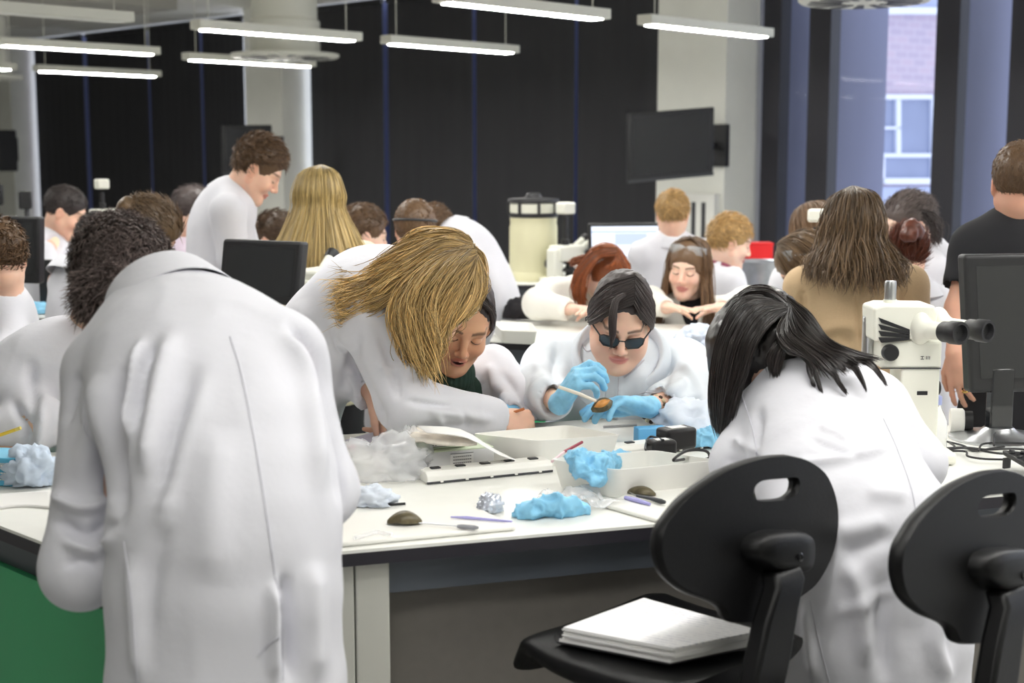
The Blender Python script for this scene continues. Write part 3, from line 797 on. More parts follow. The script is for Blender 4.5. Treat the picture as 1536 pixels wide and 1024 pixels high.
def goggles(parent, H, M, s=1.0, up=.075, fw=.07, tilt=35):
    """clear safety glasses pushed up onto the hair"""
    T = M @ Matrix.Rotation(math.radians(tilt), 3, 'X'); C = H + M @ V3(0, fw * s, up * s); b = MB(); n = 14
    rings = []
    for i in range(n + 1):
        a = math.radians(-80 + 160 * i / n); x = .078 * math.sin(a); y = -.055 + .062 * math.cos(a); hh = .021 - .010 * math.exp(-(x / .012) ** 2)
        rings.append([C + T @ V3(x * s, y * s, hh * s), C + T @ V3(x * s * 1.04, (y + .004) * s, hh * s), C + T @ V3(x * s * 1.04, (y + .004) * s, -hh * .8 * s), C + T @ V3(x * s, y * s, -hh * .8 * s)])
    b.loft(rings); g = b.build('safety_glasses', M_goggle, parent)
    for sg in (-1, 1):
        MB().tube([C + T @ V3(sg * .078 * s, -.045 * s, 0), C + T @ V3(sg * .083 * s, -.10 * s, -.005 * s), C + T @ V3(sg * .080 * s, -.15 * s, -.02 * s)], .003, 6).build('temple_arm', M_goggle, g)
    return g
def short_hair(parent, m, H, M, s=1.0, n=2600, length=.024, lift=.55, r=.0011, part=(0, -1, -.35), top=0.0, grow=.004, low=-.055, hb=.008, shade=(.5, 1.3), face=.05, nape=0):
    cr = V3(0, -.014, .036); rad = np.array([.0775, .099, .088 + top]) * s + grow
    base = SDF(); L = lambda x, y, z: H + M @ V3(x * s, y * s, z * s)
    base.ell(L(*cr), tuple(rad), M, k=.0)
    base.ell(L(0, .105, -.035), (.085 * s, .072 * s, .098 * s), M, k=.012, sub=True)
    base.half(L(0, 0, low), M @ V3(0, .32, -1), k=.012)
    for sg in (-1, 1): base.ell(L(sg * .083, .0, -.02), (.022 * s, .026 * s, .035 * s), M, k=.006, sub=True)
    if nape: base.ell(L(0, -.046, -.045), (.060 * s, .050 * s, .068 * s), M, k=.03); base.ops.insert(1, base.ops.pop())
    v = RNG.normal(size=(n * 4, 3)); v /= np.linalg.norm(v, axis=1)[:, None]
    p = v * rad / s + np.array(cr)
    ok = ~((p[:, 1] > .045 - .3 * (p[:, 2] < face) * .1) & (p[:, 2] < face + .018)) & (p[:, 2] > low + .32 * p[:, 1] + .006)
    ok &= ~((np.abs(p[:, 0]) > .06) & (p[:, 1] > -.022) & (p[:, 2] < .012))
    ok &= ~((p[:, 1] > .018) & (p[:, 2] < .03)) & ~((np.abs(p[:, 0]) > .052) & (p[:, 1] > -.005) & (p[:, 2] < .042))
    p = p[ok][:n]; v = v[ok][:n]; nn = v / rad; nn /= np.linalg.norm(nn, axis=1)[:, None]
    cmb = np.array(part, float) + RNG.normal(size=p.shape) * .35; cmb -= (cmb * nn).sum(1)[:, None] * nn; cmb /= np.linalg.norm(cmb, axis=1)[:, None] + 1e-6
    ln = length * (.6 + .8 * RNG.random(len(p)))[:, None]; t = np.linspace(0, 1, 6)
    pts = []
    for k in t: pts.append(p * s - nn * .003 + nn * ln * lift * (k - .35 * k * k) + cmb * ln * (k * .4 + .6 * k * k))
    pts = np.stack(pts, 1)
    if nape:
        q = RNG.normal(size=(nape * 2, 3)); q /= np.linalg.norm(q, axis=1)[:, None]; q = q[(q[:, 1] < .25) & (q[:, 2] < .5)][:nape]; rn = np.array([.060, .050, .068])
        p2 = q * rn + np.array([0, -.046, -.045]); n2 = q / rn; n2 /= np.linalg.norm(n2, axis=1)[:, None]; c2_ = np.array([0, -.1, -1.0]) + RNG.normal(size=q.shape) * .35; l2 = length * .7 * (.6 + .8 * RNG.random(len(q)))[:, None]
        pts = np.concatenate([pts, np.stack([p2 * s - n2 * .003 + n2 * l2 * lift * (k - .35 * k * k) + c2_ * l2 * (k * .4 + .6 * k * k) for k in t], 1)])
    Mi = np.array(M); pts = pts @ Mi.T + np.array(tuple(H))
    return hair_object('hair', parent, m, [pts], base, r=r, hb=hb, shade=shade)
def legs(e, pel, right, fwd, hip=.082, sit=False, m=None, rad=.085, zf=0.0):
    S = SDF()
    for sg in (-1, 1):
        h = pel + right * sg * hip
        if sit: kn = h + fwd * .20 + V3(0, 0, -.12); an = kn + V3(0, 0, -(kn.z - .10)) - fwd * .05
        else: kn = V3(h.x, h.y, pel.z * .52) + fwd * .02 + right * sg * .01; an = V3(kn.x, kn.y, .10) - fwd * .04
        S.rc(h, kn, rad, rad * .76, k=.03); S.rc(kn, an, rad * .75, rad * .58, k=.03)
    S.half(V3(0, 0, .05), V3(0, 0, -1), k=0); return S
def person(label, head, look=(0, 0, 0), neck=None, chest=None, waist=None, pelvis=None, body=0.0, sh=None, el=None, wr=None, hand=(None, None), s=1.0, skin='light',
           coat=M_coat, coat_name='lab_coat', size=(.19, .165, .115, .15, .11, .18, .13), hem=.55, arm=(.066, .057, .047), disp=None, h=.012, hf=.004, fine=False, fh=.05, cl=True, clo={},
           hair=None, group=None, face={}, mouth=0.0, vneck=None, top=None, top_mat=None, short_sleeve=False, sit=False, trousers=True, cuffs=True, extra=None, shw=.062, headk={}, reach=.2, rest=None, slv=0.0, clav=.058, ak=.03, cdense=True):
    """head, neck ... are world points; sh/el/wr are (right, left) pairs of the person's own arms; body: heading of the chest"""
    M = frame(*look); H = head; bf = frame(body); right = bf @ V3(1, 0, 0); fwd = bf @ V3(0, 1, 0)
    if neck is None: neck = H + M @ V3(0, -.035, -.15)
    if pelvis is None: pelvis = neck + V3(0, 0, -.52) - fwd * .05
    if chest is None: chest = neck.lerp(pelvis, .36) - fwd * .02
    if waist is None: waist = neck.lerp(pelvis, .70)
    ax = (neck - chest).normalized()
    if sh is None: sh = tuple(neck + right * sg * size[0] * .86 - ax * .055 for sg in (1, -1))
    if el is None: el = tuple(q - V3(0, 0, .25) + fwd * .10 + right * sg * .05 for q, sg in zip(sh, (1, -1)))
    if wr is None: wr = tuple(q + fwd * reach + V3(0, 0, .03) - right * sg * .08 for q, sg in zip(el, (1, -1)))
    if rest:
        el = tuple(V3(q.x, q.y, max(q.z, rest + arm[1] + .012)) for q in el); wr = tuple(V3(q.x, q.y, max(q.z, rest + arm[2] + .010)) for q in wr)
    foot = V3(pelvis.x, pelvis.y, 0)
    g = bpy.data.objects.new  # noqa
    # the body: one continuous surface from head to feet
    B = SDF(); head_prims(B, H, M, s, fine, mouth, **headk)
    L = lambda x, y, z: H + M @ V3(x * s, y * s, z * s)
    B.rc(L(0, -.025, -.055), neck, .050 * s, .055 * s, k=.03)
    rt = right
    B.loft([(neck - ax * .02, rt, size[1] * .5, size[2] * .6), (chest, rt, size[1] * .82, size[2] * .8), (waist, rt, size[3] * .8, size[4] * .8), (pelvis, rt, size[5] * .7, size[6] * .66)], k=.04)
    for sg, a, b_, c in zip((1, -1), sh, el, wr):
        B.rc(neck - ax * .035, a, .045, .045, k=.04); B.rc(a, b_, .044, .036, k=.03); B.rc(b_, c, .034, .024, k=.02)
    dense = []
    if fine: dense.append((np.array(tuple(H)) - .155, np.array(tuple(H)) + .155, hf))
    gl = []
    for sg, c, b_, hd in zip((1, -1), wr, el, hand):
        hd = dict(hd or {}); glove = hd.pop('glove', None)
        fd = hd.pop('fd', None) or (V3((c - b_).x, (c - b_).y, max((c - b_).z, .02)) if rest else (c - b_)); pn = hd.pop('pn', None) or V3(0, 0, -1) + fwd * .1; hh = hd.pop('h', None)
        if abs(Vector(fd).normalized().dot(Vector(pn).normalized())) > .95: pn = -fwd
        if rest and 'curl' not in hd: hd['curl'] = ((5, 8, 6),) * 4
        kw = dict(s=.95, **hd)
        hand_prims(B, c, fd, pn, sg, grow=-.0012 if glove else 0, **kw)
        ctr = np.array(tuple(c + Vector(fd).normalized() * .09))
        if hh: dense.append((ctr - .11, ctr + .11, hh))
        if glove: gl.append((c, fd, pn, sg, kw, hh or .004, b_, glove))
    LG = legs(None, pelvis, right, fwd, sit=sit, rad=.064)
    for f in LG.ops[:-1]: B.ops.append((f[0], .03, False))
    B.lo = np.minimum(B.lo, LG.lo); B.hi = np.maximum(B.hi, LG.hi)
    for sg in (-1, 1):
        q = legs_ankle(pelvis, right, fwd, sg, sit); B.rc(q, q + fwd * .16 + V3(0, 0, -.045), .045, .035, k=.03)
    B.half(V3(0, 0, .004), V3(0, 0, -1), k=0)
    # grid in world space; local origin at the feet
    V, Fq = polygonize(B, B.lo, B.hi, max(h, .010), dense); V = relax(V, Fq, 1, .4)
    me = np_mesh('person', V - np.array(tuple(foot)), Fq)
    Cc = face_colors(H, M, s, SK.get(skin, skin) if isinstance(skin, str) else skin, **face)(V)
    at = me.color_attributes.new('Col', 'FLOAT_COLOR', 'POINT'); at.data.foreach_set('color', np.concatenate([Cc, np.ones((len(Cc), 1))], 1).astype(np.float32).ravel())
    e = link('person', me, M_skin); e.location = foot; setp(e, label, 'person', group)
    # trousers
    if trousers:
        T = legs(None, pelvis, right, fwd, sit=sit, rad=.078)
        T.ell(pelvis, (size[5] * .76, size[6] * .72, .12), bf, k=.05); T.ops.insert(0, T.ops.pop()); T.half(V3(0, 0, .06), V3(0, 0, -1), k=0)
        sd_object('trousers', T, .02, M_trous, e)
    # coat or jacket
    C = SDF()
    hemc = V3(pelvis.x, pelvis.y, hem) if not isinstance(hem, Vector) else hem
    nodes = [(neck + ax * .004, rt, size[1] * .44, size[2] * .62), (neck.lerp(chest, .45), rt, size[1] * .86, size[2] * .93), (chest, rt, size[1], size[2]), (waist, rt, size[3], size[4]), (pelvis, rt, size[5], size[6])]
    if hemc.z < pelvis.z - .03: nodes.append((hemc, rt, size[5] * 1.08, size[6] * 1.1))
    C.loft(nodes, kin=.04)
    for sg, a, b_, c in zip((1, -1), sh, el, wr):
        C.rc(neck - ax * .03 + right * sg * .03, a, clav, arm[0] * .94, k=.06); C.rc(a, b_, arm[0], arm[1], k=ak)
        if not short_sleeve:
            c = c - (c - b_).normalized() * slv; cut = c - (c - b_).normalized() * .012; C.rc(b_, cut, arm[1], arm[2], k=.03); C.half_after = None
    if not short_sleeve:
        for sg, b_, c in zip((1, -1), el, wr):
            dn = (c - b_).normalized(); c = c - dn * slv; C.rc(c + dn * .026, c + dn * .12, arm[2] - .012, arm[2] - .010, k=.004, sub=True)
    else:
        for a, b_ in zip(sh, el):
            dn = (b_ - a).normalized(); q = a + dn * short_sleeve; C.rc(q, b_ + dn * .3, arm[0] * .98, arm[1] * 1.25, k=.006, sub=True)
    if vneck:
        for a, b_, r1, r2 in vneck: C.rc(a, b_, r1, r2, k=.012, sub=True)
    cd = [(np.array(tuple(c - (c - q).normalized() * slv)) - .065, np.array(tuple(c - (c - q).normalized() * slv)) + .065, .005) for c, q in zip(wr, el)] if h < .0105 and not short_sleeve else []
    ob, W_ = sd_object(coat_name, C, h, coat, e, cd, disp=disp or cloth_disp(seed=int(abs(H.x) * 97) + 3))
    if top_mat is not None:
        T = SDF(); T.loft([(neck + ax * .03, rt, .07, .07), (neck.lerp(chest, .45), rt, size[1] * .74, size[2] * .86), (chest, rt, size[1] * .9, size[2] * .9), (waist, rt, size[3] * .88, size[4] * .88)], kin=.04)
        sd_object('top', T, h, top_mat, e)
    if cl:
        kw = dict(rx=.068, ry=.070); kw.update(clo); up = kw.pop('up', ax.lerp((H - neck).normalized(), .25)); nk = kw.pop('N', neck + ax * .0)
        collar(e, coat, nk, up, kw.pop('fwd', fwd), **kw)
    for c, fd, pn, sg, kw, hh, b_, gm in gl:
        G = SDF(); hand_prims(G, c, fd, pn, sg, grow=.0016, **kw); dn = (c - b_).normalized(); G.rc(c, c - dn * .022, .026, .028, k=.01); G.half(c - dn * .022, -dn, k=.002)
        sd_object('glove', G, hh, gm, e, it=1, disp=lambda V, N: .0012 * vnoise(V * 120, 4))
    return e, H, M, W_
def legs_ankle(pel, right, fwd, sg, sit, hip=.09):
    h = pel + right * sg * hip
    if sit: kn = h + fwd * .20 + V3(0, 0, -.12); return V3(kn.x, kn.y, .10) - fwd * .05
    return V3(h.x, h.y, .10) + fwd * .02 + right * sg * .01 - fwd * .04
def surf_tube(parent, W_, line, r, m, name, n=40, off=.0008):
    """a seam sewn along a surface, following the given line of sight points"""
    bv = BVHTree.FromPolygons([Vector(v) for v in W_[0]], [tuple(f) for f in W_[1]]); pts = []
    for x, y, _ in catmull([(a, b, 0) for a, b in line], n):
        o = V3(0, 0, HC); d = ray(x, y).normalized(); hit = bv.ray_cast(o, d)
        if hit[0] is not None: pts.append(hit[0] + hit[1] * off)
    if len(pts) > 3: return MB().tube(pts, r, 6).build(name, m, parent)
def surf_points(W_, line, n):
    bv = BVHTree.FromPolygons([Vector(v) for v in W_[0]], [tuple(f) for f in W_[1]]); out = []
    for x, y, _ in catmull([(a, b, 0) for a, b in line], n):
        hit = bv.ray_cast(V3(0, 0, HC), ray(x, y).normalized())
        if hit[0] is not None: out.append((hit[0], hit[1]))
    return out

def G(*pts): return [P(*p) for p in pts]
# ================================================================ the six people round the nearest bench
# ---- man bent over the bench, seen from behind
f1 = [([(190, 545), (175, 620), (172, 700), (176, 780)], 13, -.020), ([(215, 510), (200, 580), (195, 660)], 9, .014), ([(228, 515), (212, 560), (206, 640)], 8, -.012),
      ([(262, 500), (245, 560), (232, 640), (222, 720)], 14, .013), ([(292, 540), (262, 640), (236, 760)], 16, -.008), ([(310, 560), (268, 680), (240, 800)], 14, .006),
      ([(436, 488), (470, 520), (490, 560), (497, 620)], 8, -.016), ([(425, 500), (455, 550), (470, 640), (480, 740)], 12, .010), ([(497, 600), (503, 680), (512, 760)], 8, -.012),
      ([(150, 560), (140, 640), (120, 720)], 16, .008), ([(80, 740), (125, 762), (170, 748)], 9, .012), ([(84, 780), (130, 800), (172, 782)], 9, -.010), ([(95, 812), (140, 828), (170, 800)], 8, .010), ([(95, 850), (125, 838), (150, 850)], 8, -.006),
      ([(425, 860), (430, 930), (436, 1024)], 10, -.012), ([(412, 870), (412, 940), (410, 1024)], 9, .012), ([(470, 840), (468, 930), (472, 1024)], 16, .010), ([(200, 830), (205, 930), (212, 1024)], 12, .008),
      ([(250, 780), (225, 870), (215, 960)], 15, -.006), ([(330, 640), (320, 760), (316, 880)], 30, .006), ([(120, 560), (112, 590), (100, 640)], 8, -.006)]
H = P(184, 436, 2.52)
e, H, M, W1 = person('person with short dark hair in white lab coat, seen from behind, bent over the bench', H, look=(10, 52, -10), neck=P(250, 474, 2.36), chest=P(302, 575, 2.19),
    waist=P(338, 720, 2.10), pelvis=P(336, 880, 2.08), body=-4, sh=(P(425, 535, 2.22), P(158, 560, 2.27)), el=(P(478, 735, 2.22), P(124, 852, 2.15)), wr=(P(455, 690, 2.46), P(178, 725, 2.42)),
    size=(.2, .172, .125, .168, .125, .176, .135), hem=.42, arm=(.064, .060, .050), h=.0075, disp=cloth_disp(.0035, (16, 16, 4), 3, f1), skin='light', cl=False, clav=.066)
short_hair(e, H_dark2, H, M, s=1.0, n=7000, length=.026, lift=.8, r=.0012, part=(.3, -.4, -.6), top=.0, nape=2200, low=-.135, hb=.007, shade=(.35, 1.35))
# turned-up collar lying on the back of the neck
Nc = P(250, 466, 2.37); up = (H - Nc).normalized().lerp(V3(0, 0, 1), .35)
collar(e, M_coat, Nc + V3(0, 0, .002), up, V3(-.45, .85, -.4), rx=.086, ry=.082, h=.038, fall=.084, flare=.025, gap=30)
surf_tube(e, W1, [(345, 505), (362, 560), (380, 650), (395, 740), (408, 830), (412, 862)], .0012, M_seam, 'back_seam')
surf_tube(e, W1, [(412, 864), (420, 900), (423, 960), (424, 1020)], .0012, M_seam, 'vent_edge')
surf_tube(e, W1, [(186, 812), (194, 870), (200, 940), (206, 1020)], .0012, M_seam, 'side_seam')
surf_tube(e, W1, [(386, 985), (402, 968), (419, 955)], .0012, M_seam, 'vent_stitch')
# ---- student writing at the left end, mostly hidden behind him
e, H, M, W2 = person('person in white lab coat writing with a yellow pencil at the left bench end', P(166, 422, 3.44), look=(150, 55, 0), neck=P(124, 520, 3.5), chest=P(70, 596, 3.52), waist=P(46, 680, 3.53),
    pelvis=P(40, 760, 3.55), body=150, rest=ZB, sh=(P(18, 582, 3.42), P(108, 572, 3.62)), el=(P(62, 655, 3.30), P(120, 640, 3.5)), wr=(P(-16, 650, 3.28), P(150, 665, 3.4)),
    hand=(dict(fd=V3(.5, .1, -.3), pn=V3(.3, .6, -.8), curl=((40, 50, 20), (45, 55, 25), (50, 60, 30), (55, 60, 30)), h=.005), None), size=(.19, .19, .13, .17, .12, .18, .13), hem=.5, h=.009,
    disp=cloth_disp(.006, (13, 13, 5), 8, [([(18, 600), (40, 640), (46, 670)], 7, -.016), ([(60, 600), (58, 660), (52, 720)], 8, .012), ([(45, 540), (52, 600), (50, 650)], 8, -.010)]), cl=True)
short_hair(e, H_dark, H, M, n=700, length=.03); goggles(e, H, M, up=.10, fw=.01, tilt=50)
# ---- woman with long blonde hair, leaning over the bench from the left
f3 = [([(540, 500), (520, 560), (530, 600)], 8, -.008), ([(570, 500), (590, 560), (600, 600)], 6, -.008), ([(610, 600), (640, 606), (680, 612)], 5, -.006), ([(650, 618), (660, 632), (664, 645)], 5, .005), ([(690, 616), (700, 630), (702, 642)], 4, -.005), ([(440, 480), (455, 540), (470, 590)], 10, -.010), ([(520, 520), (545, 580), (575, 640)], 10, -.014), ([(500, 480), (530, 560), (560, 640)], 12, .010), ([(585, 480), (606, 530), (622, 570)], 9, .010), ([(560, 545), (600, 556), (632, 560)], 7, .006),
      ([(640, 612), (690, 622), (740, 628)], 6, .006), ([(625, 640), (680, 640), (730, 640)], 6, -.005), ([(450, 450), (470, 520), (480, 600)], 16, .008)]
e, H, M, W3 = person('person with long wavy blonde hair in white lab coat, leaning far over the bench', P(650, 446, 3.38), look=(96, 58, 0), neck=P(596, 430, 3.50), chest=P(540, 452, 3.55), waist=P(482, 520, 3.60),
    pelvis=P(425, 640, 3.66), body=92, sh=(P(560, 488, 3.37), P(600, 470, 3.68)), el=(P(606, 606, 3.27), P(515, 550, 3.62)), wr=(P(742, 630, 3.40), P(553, 584, 3.50)),
    hand=(dict(fd=V3(.97, .15, -.12), pn=V3(0, .55, -.8), curl=((65, 75, 40), (70, 80, 45), (75, 80, 45), (75, 80, 45)), thumb=((.6, .5, .5), (.8, -.1, .6), (.8, -.3, .5)), h=.004),
          dict(fd=V3(.42, -.10, -.8), pn=V3(-.85, -.1, -.30), curl=((28, 38, 20), (36, 44, 24), (44, 50, 26), (50, 50, 26)), spread=.16, thumb=((.75, .5, .2), (.9, .3, .3), (.95, .0, .3)), h=.004)),
    size=(.18, .178, .125, .165, .13, .17, .14), hem=.5, arm=(.072, .066, .050), h=.0085, hf=.005, fine=True, disp=cloth_disp(.005, (12, 12, 6), 21, f3), skin='light', cl=False, s=.97, rest=ZB)
Nc = H
def hairpt(x, y, d): return P(x, y, d)
base = SDF(); base.ell(H + M @ V3(0, -.012, .034), (.086, .106, .098), M, k=0); base.ell(H + M @ V3(0, .125, -.04), (.075, .06, .09), M, k=.01, sub=True)
base.rc(P(632, 440, 3.37), P(640, 500, 3.33), .045, .022, k=.04)
A = [G((706, 362, 3.37), (690, 352, 3.37), (640, 352, 3.36), (585, 385, 3.40), (545, 412, 3.44), (500, 418, 3.42)),
     G((708, 368, 3.35), (660, 360, 3.33), (600, 395, 3.34), (560, 422, 3.38), (522, 430, 3.37), (494, 438, 3.36)),
     G((710, 375, 3.33), (665, 376, 3.30), (608, 415, 3.29), (575, 446, 3.31), (548, 462, 3.33), (512, 472, 3.32))]
Bg = [G((710, 376, 3.32), (660, 384, 3.27), (606, 425, 3.26), (588, 470, 3.26), (606, 515, 3.26), (622, 545, 3.27)),
      G((712, 380, 3.31), (672, 396, 3.24), (628, 440, 3.22), (612, 480, 3.22), (622, 520, 3.23), (632, 556, 3.25)),
      G((713, 384, 3.31), (690, 405, 3.24), (655, 442, 3.21), (640, 480, 3.21), (640, 515, 3.22), (640, 552, 3.25)),
      G((714, 388, 3.31), (706, 410, 3.26), (690, 442, 3.22), (672, 478, 3.21), (658, 508, 3.22), (648, 540, 3.25))]
Cg = [G((714, 388, 3.31), (712, 412, 3.27), (706, 442, 3.24), (688, 470, 3.22), (668, 495, 3.23), (654, 524, 3.25)),
      G((714, 384, 3.32), (720, 408, 3.29), (719, 438, 3.28), (706, 460, 3.28), (684, 476, 3.28), (664, 496, 3.29)),
      G((712, 378, 3.34), (724, 405, 3.33), (725, 435, 3.33), (712, 456, 3.33), (694, 468, 3.33), (676, 482, 3.33))]
D_ = [G((704, 360, 3.37), (670, 346, 3.40), (625, 350, 3.43), (590, 375, 3.46)), G((706, 362, 3.38), (690, 350, 3.43), (650, 350, 3.48), (610, 370, 3.52)), G((710, 372, 3.36), (722, 385, 3.38), (728, 410, 3.40), (724, 440, 3.40))]
fly = [G((700, 372, 3.31), (640, 400, 3.22), (606, 450, 3.18), (612, 510, 3.18), (640, 560, 3.22)), G((704, 376, 3.30), (680, 402, 3.20), (650, 450, 3.16), (650, 500, 3.17), (662, 548, 3.22))]
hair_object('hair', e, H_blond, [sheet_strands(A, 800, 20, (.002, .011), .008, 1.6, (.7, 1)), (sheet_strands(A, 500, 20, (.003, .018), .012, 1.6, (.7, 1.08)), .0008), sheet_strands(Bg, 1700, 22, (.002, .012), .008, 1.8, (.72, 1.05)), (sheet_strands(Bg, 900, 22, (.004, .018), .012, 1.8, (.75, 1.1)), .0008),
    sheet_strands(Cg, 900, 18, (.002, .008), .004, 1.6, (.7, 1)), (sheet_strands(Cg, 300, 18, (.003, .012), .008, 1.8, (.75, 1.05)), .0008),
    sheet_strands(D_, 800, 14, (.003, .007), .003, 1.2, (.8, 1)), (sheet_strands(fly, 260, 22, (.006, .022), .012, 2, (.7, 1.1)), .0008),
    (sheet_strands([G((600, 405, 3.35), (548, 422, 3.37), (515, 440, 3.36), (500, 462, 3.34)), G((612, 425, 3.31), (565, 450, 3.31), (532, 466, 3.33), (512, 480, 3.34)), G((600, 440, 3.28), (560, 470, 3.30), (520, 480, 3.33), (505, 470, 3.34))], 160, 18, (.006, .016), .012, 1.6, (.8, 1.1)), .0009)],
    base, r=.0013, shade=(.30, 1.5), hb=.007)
# ---- woman in dark green turtleneck beside her
f4 = [([(730, 545), (748, 580), (770, 620)], 9, .010), ([(716, 560), (722, 600), (724, 640)], 8, -.012), ([(752, 560), (778, 592), (792, 612)], 6, -.006)]
e, H, M, W4 = person('person in dark green turtleneck and white lab coat, looking down under the blonde hair', P(692, 482, 3.57), look=(172, 30, -12), neck=P(676, 583, 3.70), chest=P(690, 640, 3.76), waist=P(695, 720, 3.78),
    pelvis=P(700, 800, 3.80), body=176, sh=(P(618, 575, 3.80), P(738, 552, 3.76)), el=(P(600, 650, 3.70), P(783, 616, 3.62)), wr=(P(636, 616, 3.58), P(768, 630, 3.52)),
    hand=(dict(fd=V3(.75, -.4, .45), pn=V3(.2, -.3, -.9), curl=((35, 50, 30),) * 4, h=.005), dict(fd=V3(-.72, -.55, .16), pn=V3(-.2, .2, -.9), curl=((25, 35, 20), (35, 40, 25), (40, 45, 25), (45, 45, 25)), glove=M_blue, h=.004)),
    size=(.17, .165, .115, .16, .115, .17, .12), hem=.6, arm=(.060, .056, .044), h=.009, hf=.0028, fine=True, mouth=.0042, disp=cloth_disp(.005, (13, 13, 6), 33, f4), skin=(222, 172, 138), rest=ZB, cl=False, s=.99,
    face=dict(browc=(96, 72, 58), lip=(200, 124, 112), mouthdark=True), vneck=[(P(668, 575, 3.55), P(700, 650, 3.60), .05, .012)], top_mat=M_turtle)
T = SDF(); T.loft([(P(682, 552, 3.60), V3(-1, 0, .1), .058, .058), (P(668, 572, 3.63), V3(-1, 0, .1), .070, .066), (P(664, 596, 3.65), V3(-1, 0, .1), .088, .075), (P(668, 640, 3.68), V3(-1, 0, .1), .10, .08)], kin=.02)
def ribs(V, N):
    c = np.array(tuple(P(672, 580, 3.64))); a = np.arctan2(V[:, 1] - c[1], V[:, 0] - c[0]); return .0022 * np.sin(a * 42)
sd_object('turtleneck', T, .0045, M_turtle, e, disp=ribs)
base = SDF(); base.ell(H + M @ V3(0, -.018, .036), (.0785, .099, .089), M, k=0); base.ell(H + M @ V3(0, .100, -.020), (.086, .080, .112), M, k=.006, sub=True); base.half(H + M @ V3(0, 0, -.075), M @ V3(0, .3, -1), k=.01)
L = lambda x, y, z: H + M @ V3(x, y, z)
hair_object('hair', e, H_dark, [sheet_strands([[L(0, .02, .128), L(sg * .05, .045, .095), L(sg * .076, .02, .03), L(sg * .080, -.03, -.03), L(sg * .06, -.06, -.08)], [L(0, .052, .112), L(sg * .045, .056, .085), L(sg * .073, .032, .03), L(sg * .080, -.01, -.03), L(sg * .07, -.04, -.09)]], 420, 12, (.002, .004), .002) for sg in (-1, 1)] +
            [sheet_strands([G((670, 470, 3.47), (664, 485, 3.46), (662, 500, 3.46), (668, 515, 3.46))], 26, 12, (.002, .006), .004)], base, r=.001, shade=(.35, 1.0), hb=.006)
# ---- woman in sunglasses with blue gloves
f5 = [([(836, 505), (832, 560), (828, 610)], 8, -.013), ([(800, 540), (822, 570), (850, 588)], 7, .008), ([(812, 560), (800, 590), (790, 615)], 9, .010), ([(1004, 520), (1000, 560), (990, 590)], 7, -.012), ([(1030, 570), (1010, 585), (990, 592)], 7, .009),
      ([(1055, 600), (1020, 606), (1000, 600)], 6, -.007), ([(927, 560), (927, 590), (926, 640)], 4, .006), ([(880, 540), (890, 580), (894, 630)], 18, .007), ([(960, 545), (962, 590), (960, 625)], 16, .007), ([(1020, 540), (1045, 580), (1050, 620)], 8, .008)]
e, H, M, W5 = person('person in tinted glasses and blue gloves scraping a mussel, facing the viewer', P(932, 479, 3.60), look=(183, 31, -6), neck=P(930, 545, 3.72), chest=P(928, 606, 3.91), waist=P(926, 680, 4.06),
    pelvis=P(926, 760, 4.16), body=180, sh=(P(826, 552, 3.80), P(1025, 552, 3.80)), el=(P(812, 632, 3.66), P(1040, 628, 3.64)), wr=(P(840, 606, 3.40), P(972, 611, 3.43)), slv=.085,
    hand=(dict(fd=V3(.42, -.25, .72), pn=V3(.85, .3, -.35), curl=((38, 48, 20), (50, 50, 25), (55, 50, 28), (60, 50, 30)), thumb=((.5, .6, .4), (.7, .3, .6), (.7, .1, .7)), glove=M_blue, h=.0032),
          dict(fd=V3(-.93, -.28, .22), pn=V3(-.1, -.35, -.9), curl=((14, 18, 10), (22, 24, 14), (28, 28, 16), (32, 32, 18)), thumb=((.75, .55, .2), (.9, .2, .25), (.95, .0, .25)), glove=M_blue, h=.0032)),
    size=(.2, .20, .14, .205, .155, .21, .17), hem=.6, arm=(.078, .072, .052), h=.0085, hf=.0028, fine=True, disp=cloth_disp(.005, (11, 11, 6), 41, f5), coat=M_coatb, skin=(238, 196, 172), s=.97, headk=dict(full=1), rest=ZB,
    face=dict(browc=(70, 54, 48), lip=(224, 142, 138)), clo=dict(N=P(930, 531, 3.70), rx=.104, ry=.095, h=.030, fall=.070, flare=.030, gap=22, lapel=.03), clav=.075)
base = SDF(); base.ell(H + M @ V3(0, -.018, .036), (.0785, .0985, .089), M, k=0); base.ell(H + M @ V3(0, .108, -.022), (.088, .074, .112), M, k=.006, sub=True); base.half(H + M @ V3(0, 0, -.075), M @ V3(0, .3, -1), k=.01)
L = lambda x, y, z: H + M @ V3(x * .975, y * .975, z * .975)
pr = L(-.018, .06, .108)
sets = [sheet_strands([[L(-.018, -.02, .134), L(sg * .045, .0, .118), L(sg * .079, -.02, .05), L(sg * .082, -.05, -.02), L(sg * .05, -.09, -.06)], [L(-.018, .03, .130), L(sg * .045, .05, .098), L(sg * .077, .03, .035), L(sg * .084, -.02, -.02), L(sg * .06, -.07, -.06)],
    [L(-.018, .064, .104), L(sg * .040, .078, .075), L(sg * .072, .052, .025), L(sg * .082, .008, -.015), L(sg * .07, -.05, -.05)]], 700, 14, (.0015, .003), .0015) for sg in (-1, 1)]
fr = [G((950, 436, 3.53), (922, 446, 3.46), (914, 475, 3.44), (916, 500, 3.44), (918, 520, 3.44)), G((946, 440, 3.52), (928, 452, 3.46), (924, 480, 3.44), (922, 505, 3.44), (914, 526, 3.445))]
hair_object('hair', e, H_dark, sets + [sheet_strands(fr, 110, 16, (.001, .0025), .001, 1, (.85, 1))], base, r=.0011, shade=(.28, .95), hb=.006)
